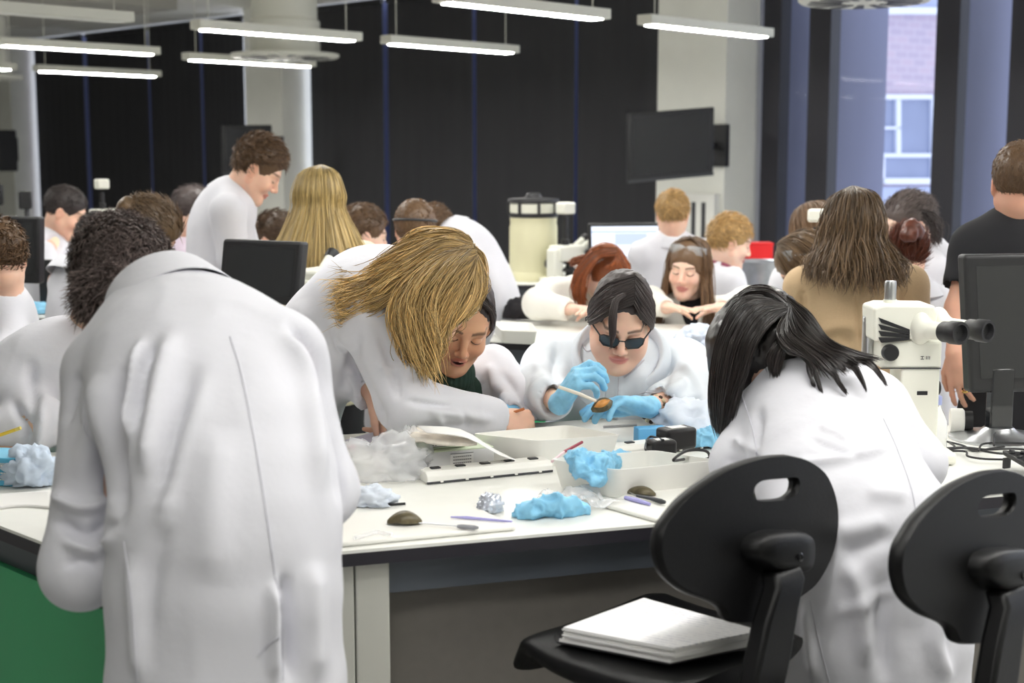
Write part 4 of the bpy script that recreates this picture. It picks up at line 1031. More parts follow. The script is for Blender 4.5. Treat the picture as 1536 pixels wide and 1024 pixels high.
# glasses
b = MB(); lensb = MB(); s_ = .97
def GL(x, y, z): return H + M @ V3(x * s_, y * s_, z * s_)
gl = empty('glasses', H, None); gl.parent = e; gl.location = H - e.location
for sg in (-1, 1):
    out = [(.008, .008), (.012, .016), (.048, .017), (.059, .010), (.057, -.006), (.046, -.016), (.018, -.014), (.010, -.004)]
    def yy(x): return .098 - 5.0 * x * x
    MB().prism([GL(sg * x, yy(x), z - .006) for x, z in out], M @ V3(0, -.002, 0)).build('lens', M_lens, gl, smooth=False)
    MB().tube([GL(sg * x, yy(x) + .0005, z - .006) for x, z in out + out[:1]], .0019, 6).build('rim', M_black, gl)
    MB().tube([GL(sg * .058, yy(.058), .004), GL(sg * .076, .045, .006), GL(sg * .083, -.005, .006)], .0021, 6).build('temple_arm', M_black, gl)
MB().tube([GL(-.009, yy(.009), .003), GL(0, yy(0) + .002, .005), GL(.009, yy(.009), .003)], .0018, 6).build('bridge', M_black, gl)
MB().tube([GL(.083, -.003, .006) + V3(.0, 0, 0), GL(.094, -.01, -.012), GL(.092, -.02, -.03), GL(.086, -.02, -.022)], .0016, 6).build('temple_tip', M_black, gl)
# bead bracelet
wrp = P(972, 611, 3.43); dn = (P(1040, 628, 3.64) - wrp).normalized(); br = empty('bracelet', wrp); br.parent = e; br.location = wrp + dn * .032 - e.location
u = dn.orthogonal().normalized(); w_ = dn.cross(u); Mb1 = mat('bracelet_bead_dark', srgb(70, 56, 44), .3); Mb2 = mat('bracelet_bead_pale', srgb(214, 196, 160), .3)
for k in range(18):
    a = 2 * PI * k / 18; c = wrp + dn * .032 + (u * math.cos(a) + w_ * math.sin(a)) * .0335
    MB().lathe([(.001, -.006), (.005, -.003), (.0056, 0), (.005, .003), (.001, .006)], c, dn, 8).build('bead', Mb1 if k % 2 else Mb2, br)
surf_tube(e, W5, [(893, 514), (900, 534), (912, 550), (927, 562)], .0022, M_seam, 'lapel_edge'); surf_tube(e, W5, [(966, 540), (950, 556), (936, 566)], .0022, M_seam, 'lapel_edge'); surf_tube(e, W5, [(868, 486), (872, 510), (880, 526), (893, 522)], .0022, M_seam, 'collar_edge')
surf_tube(e, W5, [(928, 566), (927, 600), (926, 640)], .0012, M_seam, 'front_edge'); surf_tube(e, W5, [(955, 590), (975, 588), (1000, 590)], .0013, M_seam, 'pocket_edge')
# ---- woman with long black hair, back to the viewer
f6 = [([(1140, 610), (1133, 660), (1128, 720)], 7, -.010), ([(1100, 660), (1120, 668), (1140, 680)], 6, .008), ([(1180, 700), (1260, 690), (1340, 670)], 6, .007), ([(1230, 640), (1250, 648), (1275, 660)], 5, .004), ([(1215, 660), (1245, 672), (1290, 690)], 5, -.004),
      ([(1250, 800), (1290, 792), (1330, 780)], 14, .005), ([(1260, 830), (1300, 820), (1340, 800)], 12, -.005), ([(1270, 840), (1290, 900), (1300, 1000)], 14, .012), ([(1330, 860), (1320, 930), (1330, 1024)], 14, -.010), ([(1250, 920), (1300, 900), (1350, 880)], 10, .006),
      ([(1420, 900), (1400, 960), (1420, 1024)], 12, .012), ([(1210, 900), (1215, 960), (1225, 1024)], 8, .008), ([(1300, 740), (1330, 740), (1360, 745)], 12, .005), ([(1090, 690), (1110, 695), (1135, 700)], 5, -.005)]
e, H, M, W6 = person('person with long straight black hair in white lab coat, back turned, leaning on the bench', P(1146, 524, 2.98), look=(-25, 50, 0), neck=P(1212, 578, 2.92), chest=P(1240, 665, 2.79), waist=P(1282, 770, 2.60),
    pelvis=P(1312, 880, 2.57), body=-14, sh=(P(1316, 606, 2.88), P(1142, 632, 2.90)), el=(P(1372, 715, 2.84), P(1112, 712, 2.83)), wr=(P(1330, 690, 3.08), P(1160, 690, 3.08)),
    size=(.19, .165, .12, .178, .115, .188, .125), hem=.44, arm=(.062, .060, .050), h=.008, disp=cloth_disp(.003, (14, 14, 8), 57, f6), skin='light', cl=False, clav=.062, rest=ZB)
collar(e, M_coat, P(1196, 570, 2.93), (P(1150, 520, 2.98) - P(1212, 590, 2.9)).normalized(), V3(-.5, .8, -.5), rx=.078, ry=.076, h=.03, fall=.05, flare=.022, gap=30)
base = SDF(); base.ell(H + M @ V3(0, -.016, .034), (.088, .108, .098), M, k=0); base.rc(P(1110, 520, 2.96), P(1092, 600, 2.94), .075, .035, k=.05); base.rc(P(1150, 500, 2.94), P(1205, 550, 2.87), .06, .035, k=.05)
A = [G((1180, 455, 2.92), (1120, 450, 2.90), (1085, 500, 2.90), (1073, 560, 2.89), (1074, 610, 2.88), (1082, 650, 2.88)), G((1182, 460, 2.90), (1135, 465, 2.86), (1105, 510, 2.85), (1092, 570, 2.85), (1086, 620, 2.86), (1084, 655, 2.87)),
     G((1184, 465, 2.89), (1160, 480, 2.85), (1132, 515, 2.83), (1118, 555, 2.83), (1105, 590, 2.84), (1094, 630, 2.85))]
A2 = [G((1150, 440, 2.98), (1100, 450, 2.98), (1076, 500, 2.98), (1068, 570, 2.96), (1070, 620, 2.95), (1078, 655, 2.93)), A[0]]
Bk = [G((1170, 440, 2.96), (1215, 470, 2.90), (1245, 510, 2.80), (1290, 530, 2.76), (1330, 540, 2.755), (1352, 562, 2.75)), G((1178, 450, 2.93), (1205, 490, 2.86), (1235, 520, 2.79), (1268, 534, 2.755), (1300, 550, 2.745), (1328, 580, 2.74)),
      G((1180, 458, 2.90), (1192, 500, 2.84), (1222, 522, 2.79), (1250, 540, 2.755), (1275, 562, 2.735), (1300, 588, 2.73)), G((1182, 462, 2.89), (1180, 500, 2.84), (1205, 524, 2.79), (1228, 545, 2.76), (1248, 570, 2.735), (1262, 590, 2.73)),
      G((1183, 465, 2.89), (1165, 500, 2.83), (1180, 525, 2.80), (1205, 535, 2.785), (1222, 565, 2.755), (1230, 592, 2.74))]
lock = [sheet_strands([G(*l)], 60, 16, (.004, .0012), .002, 1, (.85, 1)) for l in (
    [(1235, 525, 2.79), (1222, 550, 2.765), (1228, 575, 2.745), (1236, 592, 2.735)], [(1250, 535, 2.77), (1250, 555, 2.75), (1258, 575, 2.735), (1272, 592, 2.73)],
    [(1275, 536, 2.765), (1284, 552, 2.745), (1293, 570, 2.735), (1300, 588, 2.73)], [(1290, 535, 2.765), (1308, 548, 2.745), (1320, 562, 2.735), (1332, 580, 2.735)], [(1215, 520, 2.80), (1214, 550, 2.775), (1218, 570, 2.755), (1222, 580, 2.75)])]
Tp = [G((1182, 462, 2.90), (1150, 440, 2.92), (1115, 445, 2.95), (1090, 480, 2.96)), G((1178, 448, 2.95), (1150, 432, 2.98), (1118, 438, 3.0), (1092, 470, 3.02))]
side = [G((1176, 500, 2.84), (1160, 520, 2.82), (1152, 540, 2.82), (1158, 560, 2.82)), G((1190, 505, 2.84), (1178, 525, 2.81), (1172, 545, 2.81), (1165, 570, 2.81))]
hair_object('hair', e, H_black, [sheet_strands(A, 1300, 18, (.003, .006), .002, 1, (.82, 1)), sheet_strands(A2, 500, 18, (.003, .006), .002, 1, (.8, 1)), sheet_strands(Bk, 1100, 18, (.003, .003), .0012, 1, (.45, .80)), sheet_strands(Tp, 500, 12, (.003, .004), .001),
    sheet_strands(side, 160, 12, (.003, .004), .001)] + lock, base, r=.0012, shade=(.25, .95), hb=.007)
surf_tube(e, W6, [(1325, 628), (1345, 672), (1366, 730), (1376, 780)], .0012, M_seam, 'side_seam'); surf_tube(e, W6, [(1112, 590), (1128, 640), (1138, 700)], .0012, M_seam, 'sleeve_seam'); surf_tube(e, W6, [(1215, 900), (1228, 960), (1244, 1022)], .0012, M_seam, 'back_seam')
# ================================================================ people further back
def long_hair(e, m, H, M, s=1.0, length=.30, n=700, ang=(-115, 115), flare=.02, back=.02, wave=.006, top=.124, grow=.010, cut=(.8, 1.02), shade=(.4, 1.2), r=.0016, ends=None, part=0.0, ng=9, cutface=True, settle=.0, hb=.009):
    """hair falling from the crown round the back and sides of the head, then straight down"""
    L = lambda x, y, z: H + M @ V3(x * s, y * s, z * s)
    gs = []
    for i in range(ng):
        a = math.radians(ang[0] + (ang[1] - ang[0]) * i / (ng - 1)); sx, sy = math.sin(a), -math.cos(a)
        rx, ry = .079 + grow, .100 + grow
        p0 = L(part + sx * .006, -.01 + .02 * abs(sx), top + grow); p1 = L(sx * rx * .72 + part * .3, -.014 + sy * ry * .72, .092 + grow); p2 = L(sx * rx, -.014 + sy * ry, .03); p3 = L(sx * rx * 1.02, -.012 + sy * ry * .98, -.04)
        out = (p3 - H); out.z = 0; out = out.normalized() if out.length > 1e-4 else V3(0, 0, 0)
        ln = length * (ends(a) if ends else 1.0)
        p4 = p3 + V3(0, 0, -ln * .5) + out * flare * .7 + M @ V3(0, -back * .5, 0); p5 = p3 + V3(0, 0, -ln) + out * flare + M @ V3(0, -back, 0)
        gs.append([p0, p1, p2, p3, p4, p5])
    base = SDF(); base.ell(L(0, -.016, .034), ((.079 + grow * .8) * s, (.100 + grow * .8) * s, (.090 + grow * .8) * s), M, k=0)
    if cutface: base.ell(L(0, .112, -.034), (.088 * s, .066 * s, .100 * s), M, k=.01, sub=True)
    mid = [g for g in gs[2:-2]]
    return hair_object('hair', e, m, [sheet_strands(gs, n, 18, (.003, .010), wave, 1.5, cut)], base, r=r, shade=shade, hb=hb)
def dsp(seed, amp=.007): return cloth_disp(amp, (11, 11, 5), seed)
BG = dict(h=.014, fine=False, reach=.10)
# standing student in profile
e, H, M, _ = person('person standing in white lab coat with quiffed brown hair, head bent, by left wall screen', P(386, 254, 5.6), look=(86, 38, 0), neck=P(350, 290, 5.62), chest=P(330, 345, 5.62), waist=P(326, 420, 5.6), pelvis=P(326, 500, 5.6),
    body=80, sh=(P(342, 318, 5.44), P(352, 315, 5.8)), el=(P(352, 392, 5.42), P(372, 385, 5.85)), wr=(P(378, 450, 5.34), P(395, 440, 5.8)), size=(.17, .165, .125, .155, .115, .165, .125), hem=.5, arm=(.068, .058, .047), disp=dsp(61), h=.011, fine=True, hf=.006,
    clo=dict(rx=.062, ry=.064, h=.03, fall=.05, gap=24), face=dict(browc=(80, 60, 46)))
short_hair(e, H_brown, H, M, n=1500, length=.03, lift=.6, part=(0, .7, .25), top=.012, low=-.06, shade=(.3, .9), r=.0018)
# student with long straight blonde hair
e, H, M, _ = person('person with very long straight blonde hair and cream top, back turned', P(480, 305, 5.1), look=(4, 8, 0), neck=P(481, 362, 5.12), chest=P(482, 430, 5.13), waist=P(482, 510, 5.13), pelvis=P(482, 600, 5.13), body=2,
    coat=M_cardi, coat_name='cream_top', size=(.185, .165, .115, .14, .105, .165, .125), hem=.80, arm=(.055, .047, .040), disp=dsp(62, .004), cl=False, **BG)
long_hair(e, H_blonl, H, M, length=.34, n=2000, ang=(-125, 125), flare=.125, back=.03, wave=.004, shade=(.38, 1.15), r=.0017, ends=lambda a: 1 - .12 * math.cos(a * 3))
# far left man
e, H, M, _ = person('person with short black hair in open white lab coat, far left by the white wall', P(98, 318, 6.9), look=(86, 28, 0), neck=P(78, 356, 6.92), chest=P(68, 400, 6.95), waist=P(66, 450, 6.95), pelvis=P(66, 520, 6.95), body=70,
    sh=(P(66, 380, 6.75), P(96, 375, 7.1)), el=(P(80, 430, 6.65), P(118, 420, 7.0)), wr=(P(104, 420, 6.6), P(126, 415, 6.8)), size=(.18, .17, .12, .16, .12, .17, .13), hem=.55, disp=dsp(63), h=.013, fine=True, hf=.008,
    vneck=[(P(84, 362, 6.8), P(92, 400, 6.75), .055, .02)], top_mat=M_cardi, clo=dict(gap=40))
short_hair(e, H_dark, H, M, n=900, length=.018, part=(0, -.6, -.3), shade=(.2, .6), r=.002)
# brown hair tied back, in front of the far bench
e, H, M, _ = person('person with brown hair in a low bun, head down, left of the standing student', P(224, 352, 4.9), look=(58, 42, 0), s=.94, neck=P(212, 402, 4.94), chest=P(205, 455, 4.96), waist=P(205, 520, 4.96), pelvis=P(205, 590, 4.98), body=55, size=(.15, .15, .11, .14, .11, .15, .12), disp=dsp(64), **BG)
short_hair(e, H_brow2, H, M, n=1000, length=.05, lift=.12, part=(0, -1, .1), shade=(.4, 1.0), r=.0018, grow=.008)
b = SDF(); b.ball(H + M @ V3(0, -.118, .02), .040); hair_blob('hair_bun', b, .008, H_brow2, e)
# behind the standing student
e, H, M, _ = person('person in lilac top half hidden behind the standing student in profile', P(292, 322, 6.4), look=(70, 25, 0), neck=P(282, 368, 6.42), chest=P(278, 405, 6.45), waist=P(278, 450, 6.45), pelvis=P(278, 500, 6.45), body=60, coat=coat_mat('lilac_top', srgb(222, 206, 222)), coat_name='lilac_top', disp=dsp(65), cl=False, **BG)
short_hair(e, H_dark, H, M, n=500, length=.03)
# small dark haired heads
e, H, M, _ = person('person with dark brown hair, just visible left of the long straight blonde hair', P(412, 360, 6.2), look=(-60, 15, 0), body=-40, size=(.12, .13, .10, .12, .10, .14, .11), disp=dsp(66), coat=M_coat, **BG)
short_hair(e, H_brown, H, M, n=700, length=.03, shade=(.25, .6), r=.002)
e, H, M, _ = person('person with very dark hair low behind the bent man, below the far left microscope', P(146, 368, 5.75), look=(30, 40, 0), body=30, size=(.09, .10, .09, .11, .10, .13, .11), arm=(.045, .042, .038), shw=.05, disp=dsp(67), **BG)
short_hair(e, H_dark, H, M, n=700, length=.025, shade=(.2, .5), r=.002)
e, H, M, _ = person('person with short brown hair in white lab coat cut off by the left edge', P(-4, 392, 4.2), look=(-40, 18, 0), neck=P(-8, 445, 4.22), chest=P(-16, 500, 4.24), waist=P(-18, 570, 4.24), pelvis=P(-18, 650, 4.24), body=-30, sh=(P(14, 455, 4.2), P(-60, 455, 4.35)), el=(P(18, 510, 4.15), P(-80, 530, 4.3)), wr=(P(-5, 530, 4.05), P(-60, 520, 4.05)), size=(.14, .15, .11, .14, .11, .16, .12), arm=(.052, .050, .044), disp=dsp(68), **BG)
short_hair(e, H_brown, H, M, n=1100, length=.026, shade=(.4, 1.0), r=.0018)
e, H, M, _ = person('person with short brown hair in profile, right of the long straight blonde hair', P(546, 354, 6.05), look=(72, 14, 0), body=60, size=(.12, .13, .10, .12, .10, .14, .11), reach=.05, disp=dsp(69), h=.014, fine=True, hf=.009, skin='pale')
short_hair(e, H_brown, H, M, n=800, length=.028, part=(0, .5, .2), shade=(.4, .95), r=.002, top=.006)
# the pair in front of the black blinds: one head seen from behind, one student bent over
e, H, M, _ = person('person with cropped brown hair and goggle strap, seen from behind above the blonde head', P(624, 346, 5.6), look=(12, 5, 0), body=5, disp=dsp(70), **BG)
short_hair(e, H_brown, H, M, n=900, length=.012, shade=(.55, 1.05), r=.002, low=-.07, part=(0, 0, -1))
MB().tube([H + M @ V3(.085 * math.sin(a), -.014 - .106 * math.cos(a), .04) for a in [math.radians(q) for q in range(-100, 101, 10)]], .005, 6).build('goggle_strap', M_dgrey, e)
e, H, M, _ = person('person in white lab coat bent forward, back arched before the black blinds', P(652, 350, 6.3), look=(-95, 55, 0), neck=P(676, 352, 6.3), chest=P(706, 386, 6.28), waist=P(734, 440, 6.27), pelvis=P(742, 500, 6.27), body=-84, sh=(P(684, 372, 6.45), P(690, 392, 6.11)), el=(P(668, 450, 6.45), P(690, 462, 6.05)), wr=(P(640, 480, 6.4), P(650, 490, 6.07)),
    size=(.18, .17, .13, .165, .125, .17, .13), hem=.5, arm=(.075, .062, .05), disp=cloth_disp(.006, (9, 9, 5), 71, [([(705, 400), (700, 450), (715, 500)], 8, -.012), ([(720, 380), (745, 430), (760, 480)], 12, .01)]), h=.011, clo=dict(gap=25))
short_hair(e, H_brown, H, M, n=800, length=.03, shade=(.5, 1.1), r=.002)
# auburn haired student with goggles
e, H, M, _ = person('person with auburn hair and safety glasses on the head, bent over the second bench', P(908, 412, 5.95), look=(150, 34, 0), rest=ZB + .015, neck=P(880, 436, 6.1), chest=P(862, 478, 6.15), waist=P(858, 530, 6.2), pelvis=P(858, 600, 6.25), body=150, sh=(P(826, 442, 6.05), P(905, 455, 6.15)), el=(P(806, 490, 5.85), P(935, 500, 6.0)), wr=(P(850, 486, 5.75), P(900, 490, 5.75)),
    size=(.19, .18, .13, .17, .125, .17, .13), hem=.6, arm=(.074, .062, .05), coat=M_coatw, disp=dsp(72, .009), h=.011, fine=True, hf=.006, skin='pale', cl=False, vneck=[(P(892, 446, 5.95), P(895, 480, 5.95), .05, .02)], top_mat=M_pink)
L = lambda x, y, z: H + M @ V3(x, y, z)
base = SDF(); base.ell(L(0, -.016, .036), (.086, .107, .098), M, k=0); base.ell(L(0, .112, -.034), (.088, .064, .102), M, k=.01, sub=True); base.rc(P(878, 405, 5.95), P(875, 440, 5.97), .026, .014, k=.03)
hair_object('hair', e, H_red, [sheet_strands([G((925, 372, 5.85), (890, 372, 5.85), (868, 402, 5.9), (860, 430, 5.92), (868, 455, 5.92)), G((925, 376, 5.80), (898, 384, 5.80), (874, 408, 5.85), (866, 436, 5.88), (872, 460, 5.90)), G((926, 382, 5.79), (898, 386, 5.80), (880, 408, 5.84), (874, 440, 5.87), (878, 462, 5.89))], 700, 16, (.003, .01), .006, 1.5, (.75, 1)),
    sheet_strands([G((925, 374, 5.82), (936, 384, 5.80), (944, 400, 5.82), (944, 425, 5.85)), G((925, 380, 5.79), (930, 392, 5.76), (936, 405, 5.77), (936, 415, 5.80)), G((924, 384, 5.80), (920, 392, 5.78), (912, 398, 5.79), (902, 402, 5.81))], 300, 12, (.003, .006), .003),
    sheet_strands([G((890, 378, 5.9), (868, 385, 5.93), (852, 392, 5.95)), G((885, 388, 5.9), (866, 395, 5.93), (856, 398, 5.95))], 60, 10, (.004, .008), .004)], base, r=.0018, shade=(.4, 1.2), hb=.009)
goggles(e, H, M, up=.088, fw=.035, tilt=30)
# student with long brown hair and black top
e, H, M, _ = person('person with long brown hair, safety glasses on the head and black top, looking left', P(1032, 402, 6.0), look=(203, 14, -6), rest=ZB + .015, neck=P(1036, 458, 6.08), chest=P(1040, 515, 6.15), waist=P(1040, 570, 6.2), pelvis=P(1040, 640, 6.25), body=185, sh=(P(988, 458, 6.1), P(1090, 466, 6.15)), el=(P(976, 505, 6.0), P(1116, 508, 6.02)), wr=(P(998, 497, 5.85), P(1086, 497, 5.85)),
    hand=(dict(fd=V3(.5, -.8, .05)), dict(fd=V3(-.8, -.5, .05))), size=(.18, .175, .12, .16, .115, .17, .13), hem=.6, arm=(.066, .058, .047), coat=M_coatw, disp=dsp(73), h=.011, fine=True, hf=.004, skin='pale', cl=False, face=dict(browc=(84, 60, 46), lip=(206, 120, 120)),
    vneck=[(P(1034, 450, 5.95), P(1040, 520, 5.95), .075, .05)], top_mat=M_tshirt)
long_hair(e, H_brown, H, M, length=.26, n=1500, ang=(-122, 122), flare=.03, back=-.05, wave=.006, shade=(.45, 1.2), r=.0017, part=-.01, grow=.011)
goggles(e, H, M, up=.098, fw=.05, tilt=25)
# fair haired man at the lit screen
e, H, M, _ = person('person with short fair hair in white lab coat, back turned, by the lit screen', P(1009, 322, 7.2), look=(10, 6, 0), neck=P(1008, 362, 7.22), chest=P(1004, 410, 7.25), waist=P(1004, 465, 7.25), pelvis=P(1004, 530, 7.25), body=5, sh=(P(1052, 378, 7.2), P(962, 380, 7.2)), size=(.19, .175, .125, .16, .12, .17, .13), hem=.5, disp=dsp(74), clo=dict(gap=30, h=.04), **BG)
short_hair(e, H_sand, H, M, n=1100, length=.024, shade=(.55, 1.15), r=.002, low=-.07, part=(.2, .3, -.6))
e, H, M, _ = person('person with short sandy hair in profile, beside the red box', P(1095, 364, 6.75), look=(84, 18, 0), neck=P(1082, 402, 6.77), chest=P(1078, 445, 6.8), waist=P(1078, 490, 6.8), pelvis=P(1078, 550, 6.8), body=75, size=(.14, .14, .11, .13, .11, .14, .12), hem=.55, disp=dsp(75), h=.013, fine=True, hf=.006, skin='pale', vneck=[(P(1092, 404, 6.7), P(1100, 436, 6.65), .04, .02)], top_mat=M_pink, clo=dict(gap=38))
short_hair(e, H_sand, H, M, n=1100, length=.034, lift=.5, part=(0, .6, -.1), shade=(.6, 1.2), r=.002, top=.01)
# woman in tan jacket
f7 = [([(1205, 430), (1200, 480), (1215, 520)], 7, -.012), ([(1228, 500), (1260, 488), (1290, 492)], 9, .008), ([(1230, 515), (1255, 505), (1280, 520)], 8, -.006), ([(1355, 430), (1360, 470), (1366, 510)], 8, -.012), ([(1285, 440), (1287, 480), (1290, 520)], 2.2, -.005)]
e, H, M, W7 = person('person in tan jacket with long wavy brown hair, back turned to the viewer', P(1279, 346, 4.4), look=(2, 6, 0), neck=P(1282, 404, 4.42), chest=P(1283, 470, 4.42), waist=P(1283, 540, 4.42), pelvis=P(1284, 612, 4.42), body=0, sh=(P(1362, 428, 4.42), P(1206, 430, 4.42)), el=(P(1374, 530, 4.42), P(1200, 530, 4.46)), wr=(P(1350, 540, 4.62), P(1225, 540, 4.66)),
    coat=M_tan, coat_name='tan_jacket', size=(.19, .168, .115, .150, .11, .17, .125), hem=.78, arm=(.062, .054, .044), disp=cloth_disp(.004, (10, 10, 7), 76, f7), h=.009, cl=False)
long_hair(e, H_brow2, H, M, length=.135, n=2600, ang=(-120, 120), flare=.062, back=.035, wave=.014, shade=(.35, 1.2), r=.0015, ends=lambda a: 1.05 - .3 * abs(a / 2), cut=(.72, 1.05))
# standing person in white behind her
e, H, M, _ = person('person in white lab coat with dark pinned back hair, right of the tan jacket', P(1362, 338, 5.35), look=(-104, 18, 0), neck=P(1384, 378, 5.39), chest=P(1394, 440, 5.41), waist=P(1396, 520, 5.41), pelvis=P(1396, 590, 5.41), body=-50, sh=(P(1356, 400, 5.5), P(1408, 410, 5.25)), el=(P(1350, 480, 5.5), P(1404, 490, 5.2)), wr=(P(1320, 500, 5.3), P(1360, 520, 5.1)),
    size=(.13, .13, .11, .13, .11, .15, .12), arm=(.055, .05, .045), hem=.55, disp=dsp(77), h=.012, skin='pale')
short_hair(e, H_dark2, H, M, n=1400, length=.045, lift=.12, part=(0, -1, .2), shade=(.3, .95), r=.0016, grow=.005)
frz = [G((1385, 318, 5.2), (1400, 325, 5.2), (1408, 345, 5.2), (1404, 362, 5.2)), G((1388, 325, 5.15), (1396, 335, 5.14), (1400, 350, 5.14), (1396, 366, 5.14))]
hair_object('loose_hair', e, H_dark, [sheet_strands(frz, 260, 12, (.008, .016), .01, 2)], None, r=.0012, shade=(.3, .9))
e, H, M, _ = person('person with chestnut hair twisted up in a bun, half hidden behind the tan jacket', P(1360, 384, 4.95), look=(10, 15, 0), neck=P(1366, 436, 4.9), chest=P(1370, 490, 4.92), waist=P(1370, 560, 4.92), pelvis=P(1370, 640, 4.92), body=0, size=(.11, .12, .10, .12, .10, .14, .11), arm=(.05, .045, .04), hem=.6, disp=dsp(78), s=.8, **BG)
short_hair(e, H_bun, H, M, s=.8, n=1200, length=.05, lift=.15, part=(.1, -.3, 1), shade=(.4, 1.2), r=.0016, grow=.008, low=-.09)
b = SDF(); b.ball(P(1368, 342, 4.85), .034); b.ball(P(1362, 352, 4.83), .030); b.ball(P(1376, 350, 4.86), .024); hair_blob('hair_bun', b, .006, H_bun, e)
e, H, M, _ = person('person with long light brown hair behind the white microscope, left of the tan jacket', P(1222, 352, 5.7), look=(-30, 25, 0), neck=P(1232, 400, 5.72), body=-20, disp=dsp(79), **BG)
long_hair(e, H_brown, H, M, length=.22, n=600, ang=(-140, 120), flare=.07, back=.02, wave=.006, shade=(.6, 1.15), r=.002)
e, H, M, _ = person('person with safety glasses on dark blonde hair, bent low left of the tan jacket', P(1208, 400, 5.05), look=(-75, 48, 0), neck=P(1222, 430, 5.08), chest=P(1222, 480, 5.1), waist=P(1222, 540, 5.1), pelvis=P(1222, 620, 5.12), body=-70, sh=(P(1196, 455, 5.25), P(1200, 462, 4.95)), el=(P(1180, 500, 5.2), P(1185, 510, 4.9)), wr=(P(1140, 500, 5.2), P(1150, 505, 4.95)), disp=dsp(80), s=.95, **BG)
long_hair(e, H_brow2, H, M, s=.95, length=.12, n=500, ang=(-130, 130), flare=.02, back=-.02, wave=.004, shade=(.5, 1.2), r=.0018); goggles(e, H, M, up=.085, fw=.03, tilt=35)
# man in black polo shirt
e, H, M, W8 = person('person in black short sleeved top with cropped brown hair, standing at the right edge', P(1532, 276, 4.15), look=(22, 4, 0), neck=P(1528, 338, 4.18), chest=P(1532, 415, 4.2), waist=P(1532, 510, 4.2), pelvis=P(1532, 606, 4.2), body=10, sh=(P(1616, 368, 4.25), P(1464, 372, 4.22)), el=(P(1640, 470, 4.25), P(1436, 462, 4.18)), wr=(P(1610, 530, 4.4), P(1432, 530, 4.10)),
    hand=(None, dict(fd=V3(.22, -.05, -.95), pn=V3(.5, .8, .1), curl=((14, 18, 10), (16, 20, 12), (20, 24, 14), (26, 28, 14)), spread=.12, h=.0045, thumb=((.75, .5, .2), (.9, .2, .2), (.95, 0, .2)))),
    coat=M_polo, coat_name='knit_top', size=(.2, .185, .13, .175, .125, .175, .13), hem=.82, arm=(.072, .064, .05), short_sleeve=.17, disp=cloth_disp(.004, (10, 10, 10), 81), h=.011, hf=.005, fine=True, skin=(222, 170, 146), clo=dict(rx=.062, ry=.064, h=.03, fall=.035, flare=.016, gap=20))
short_hair(e, H_brown, H, M, n=1800, length=.012, shade=(.45, .9), r=.0014, low=-.075, part=(0, -.3, -1), hb=.007)
w_ = P(1432, 530, 4.10); fd = V3(.22, -.05, -.95).normalized()
b = MB(); b.lathe([(.0100, -.003), (.0112, 0), (.0100, .003), (.0085, .003), (.0085, -.003), (.0100, -.003)], w_ + fd * .114 + V3(.008, -.004, 0), fd + V3(.1, .15, 0), 14, cap=False); b.build('ring', mat('gold', srgb(226, 190, 110), .25, metal=1.0), e)
# ================================================================ things on the benches and walls
def T3(px, py, z=ZB): return PZ(px, py, z)
def icos(sub=4):
    bm = bmesh.new(); bmesh.ops.create_icosphere(bm, subdivisions=sub, radius=1); bm.verts.ensure_lookup_table()
    V = np.array([v.co[:] for v in bm.verts]); Fc = np.array([[v.index for v in f.verts] for f in bm.faces]); bm.free(); return V, Fc
def crumple(name, c, size, m, label, cat, seed, amp=.45, freq=2.2, group=None, smooth=False, rot=0.0, sub=4, parent=None):
    V, Fc = icos(sub); q = V * freq; n = vnoise(q, seed); n2 = 1 - 2 * np.abs(vnoise(q * 1.9 + n[:, None] * .6, seed + 3)); n3 = 1 - 2 * np.abs(vnoise(q * 4.1, seed + 9))
    r = 1 + amp * (.5 * n + .45 * n2 + .22 * n3); W_ = V * r[:, None] * np.array(size); W_[:, 2] = np.where(W_[:, 2] < -size[2] * .35, -size[2] * .35 + (W_[:, 2] + size[2] * .35) * .12, W_[:, 2])
    W_ = W_ @ np.array(rotz(rot)).T; W_[:, 2] -= W_[:, 2].min() - .0005; W_ += np.array(tuple(c))
    e = link(name, np_mesh(name, W_ - np.array(tuple(c)), Fc, smooth), m); e.location = c; return setp(e, label, cat, group)
def glove_heap(c, rot, label, seed, s=1.0, pts=None, h=.0034):
    """a discarded, inside-out glove: crumpled palm with a few finger ends"""
    S = SDF(); C = Vector(c); R_ = rotz(rot)
    L = lambda x, y, z: C + R_ @ V3(x * s, y * s, z * s)
    for a in pts: S.rc(L(*a[0]), L(*a[1]), a[2] * s, a[3] * s, k=.012)
    V, Fq = polygonize(S, S.lo - .01, S.hi + .01, h); V = relax(V, Fq, 1); Nn = normals(V, Fq)
    q = V * 48; n = vnoise(q, seed); d = .013 * (1 - np.abs(vnoise(q * .75 + n[:, None] * .3, seed + 2))) ** 3 + .006 * (1 - np.abs(vnoise(q * 1.15 + n[:, None] * .3, seed + 4))) ** 3 - .008
    V = V + Nn * d[:, None]; V[:, 2] = np.maximum(V[:, 2], c.z + .0006)
    e = link('nitrile_glove', np_mesh('nitrile_glove', V - np.array(tuple(c)), Fq), M_blue); e.location = c; return setp(e, label, 'glove', 'used blue gloves lying on the bench')
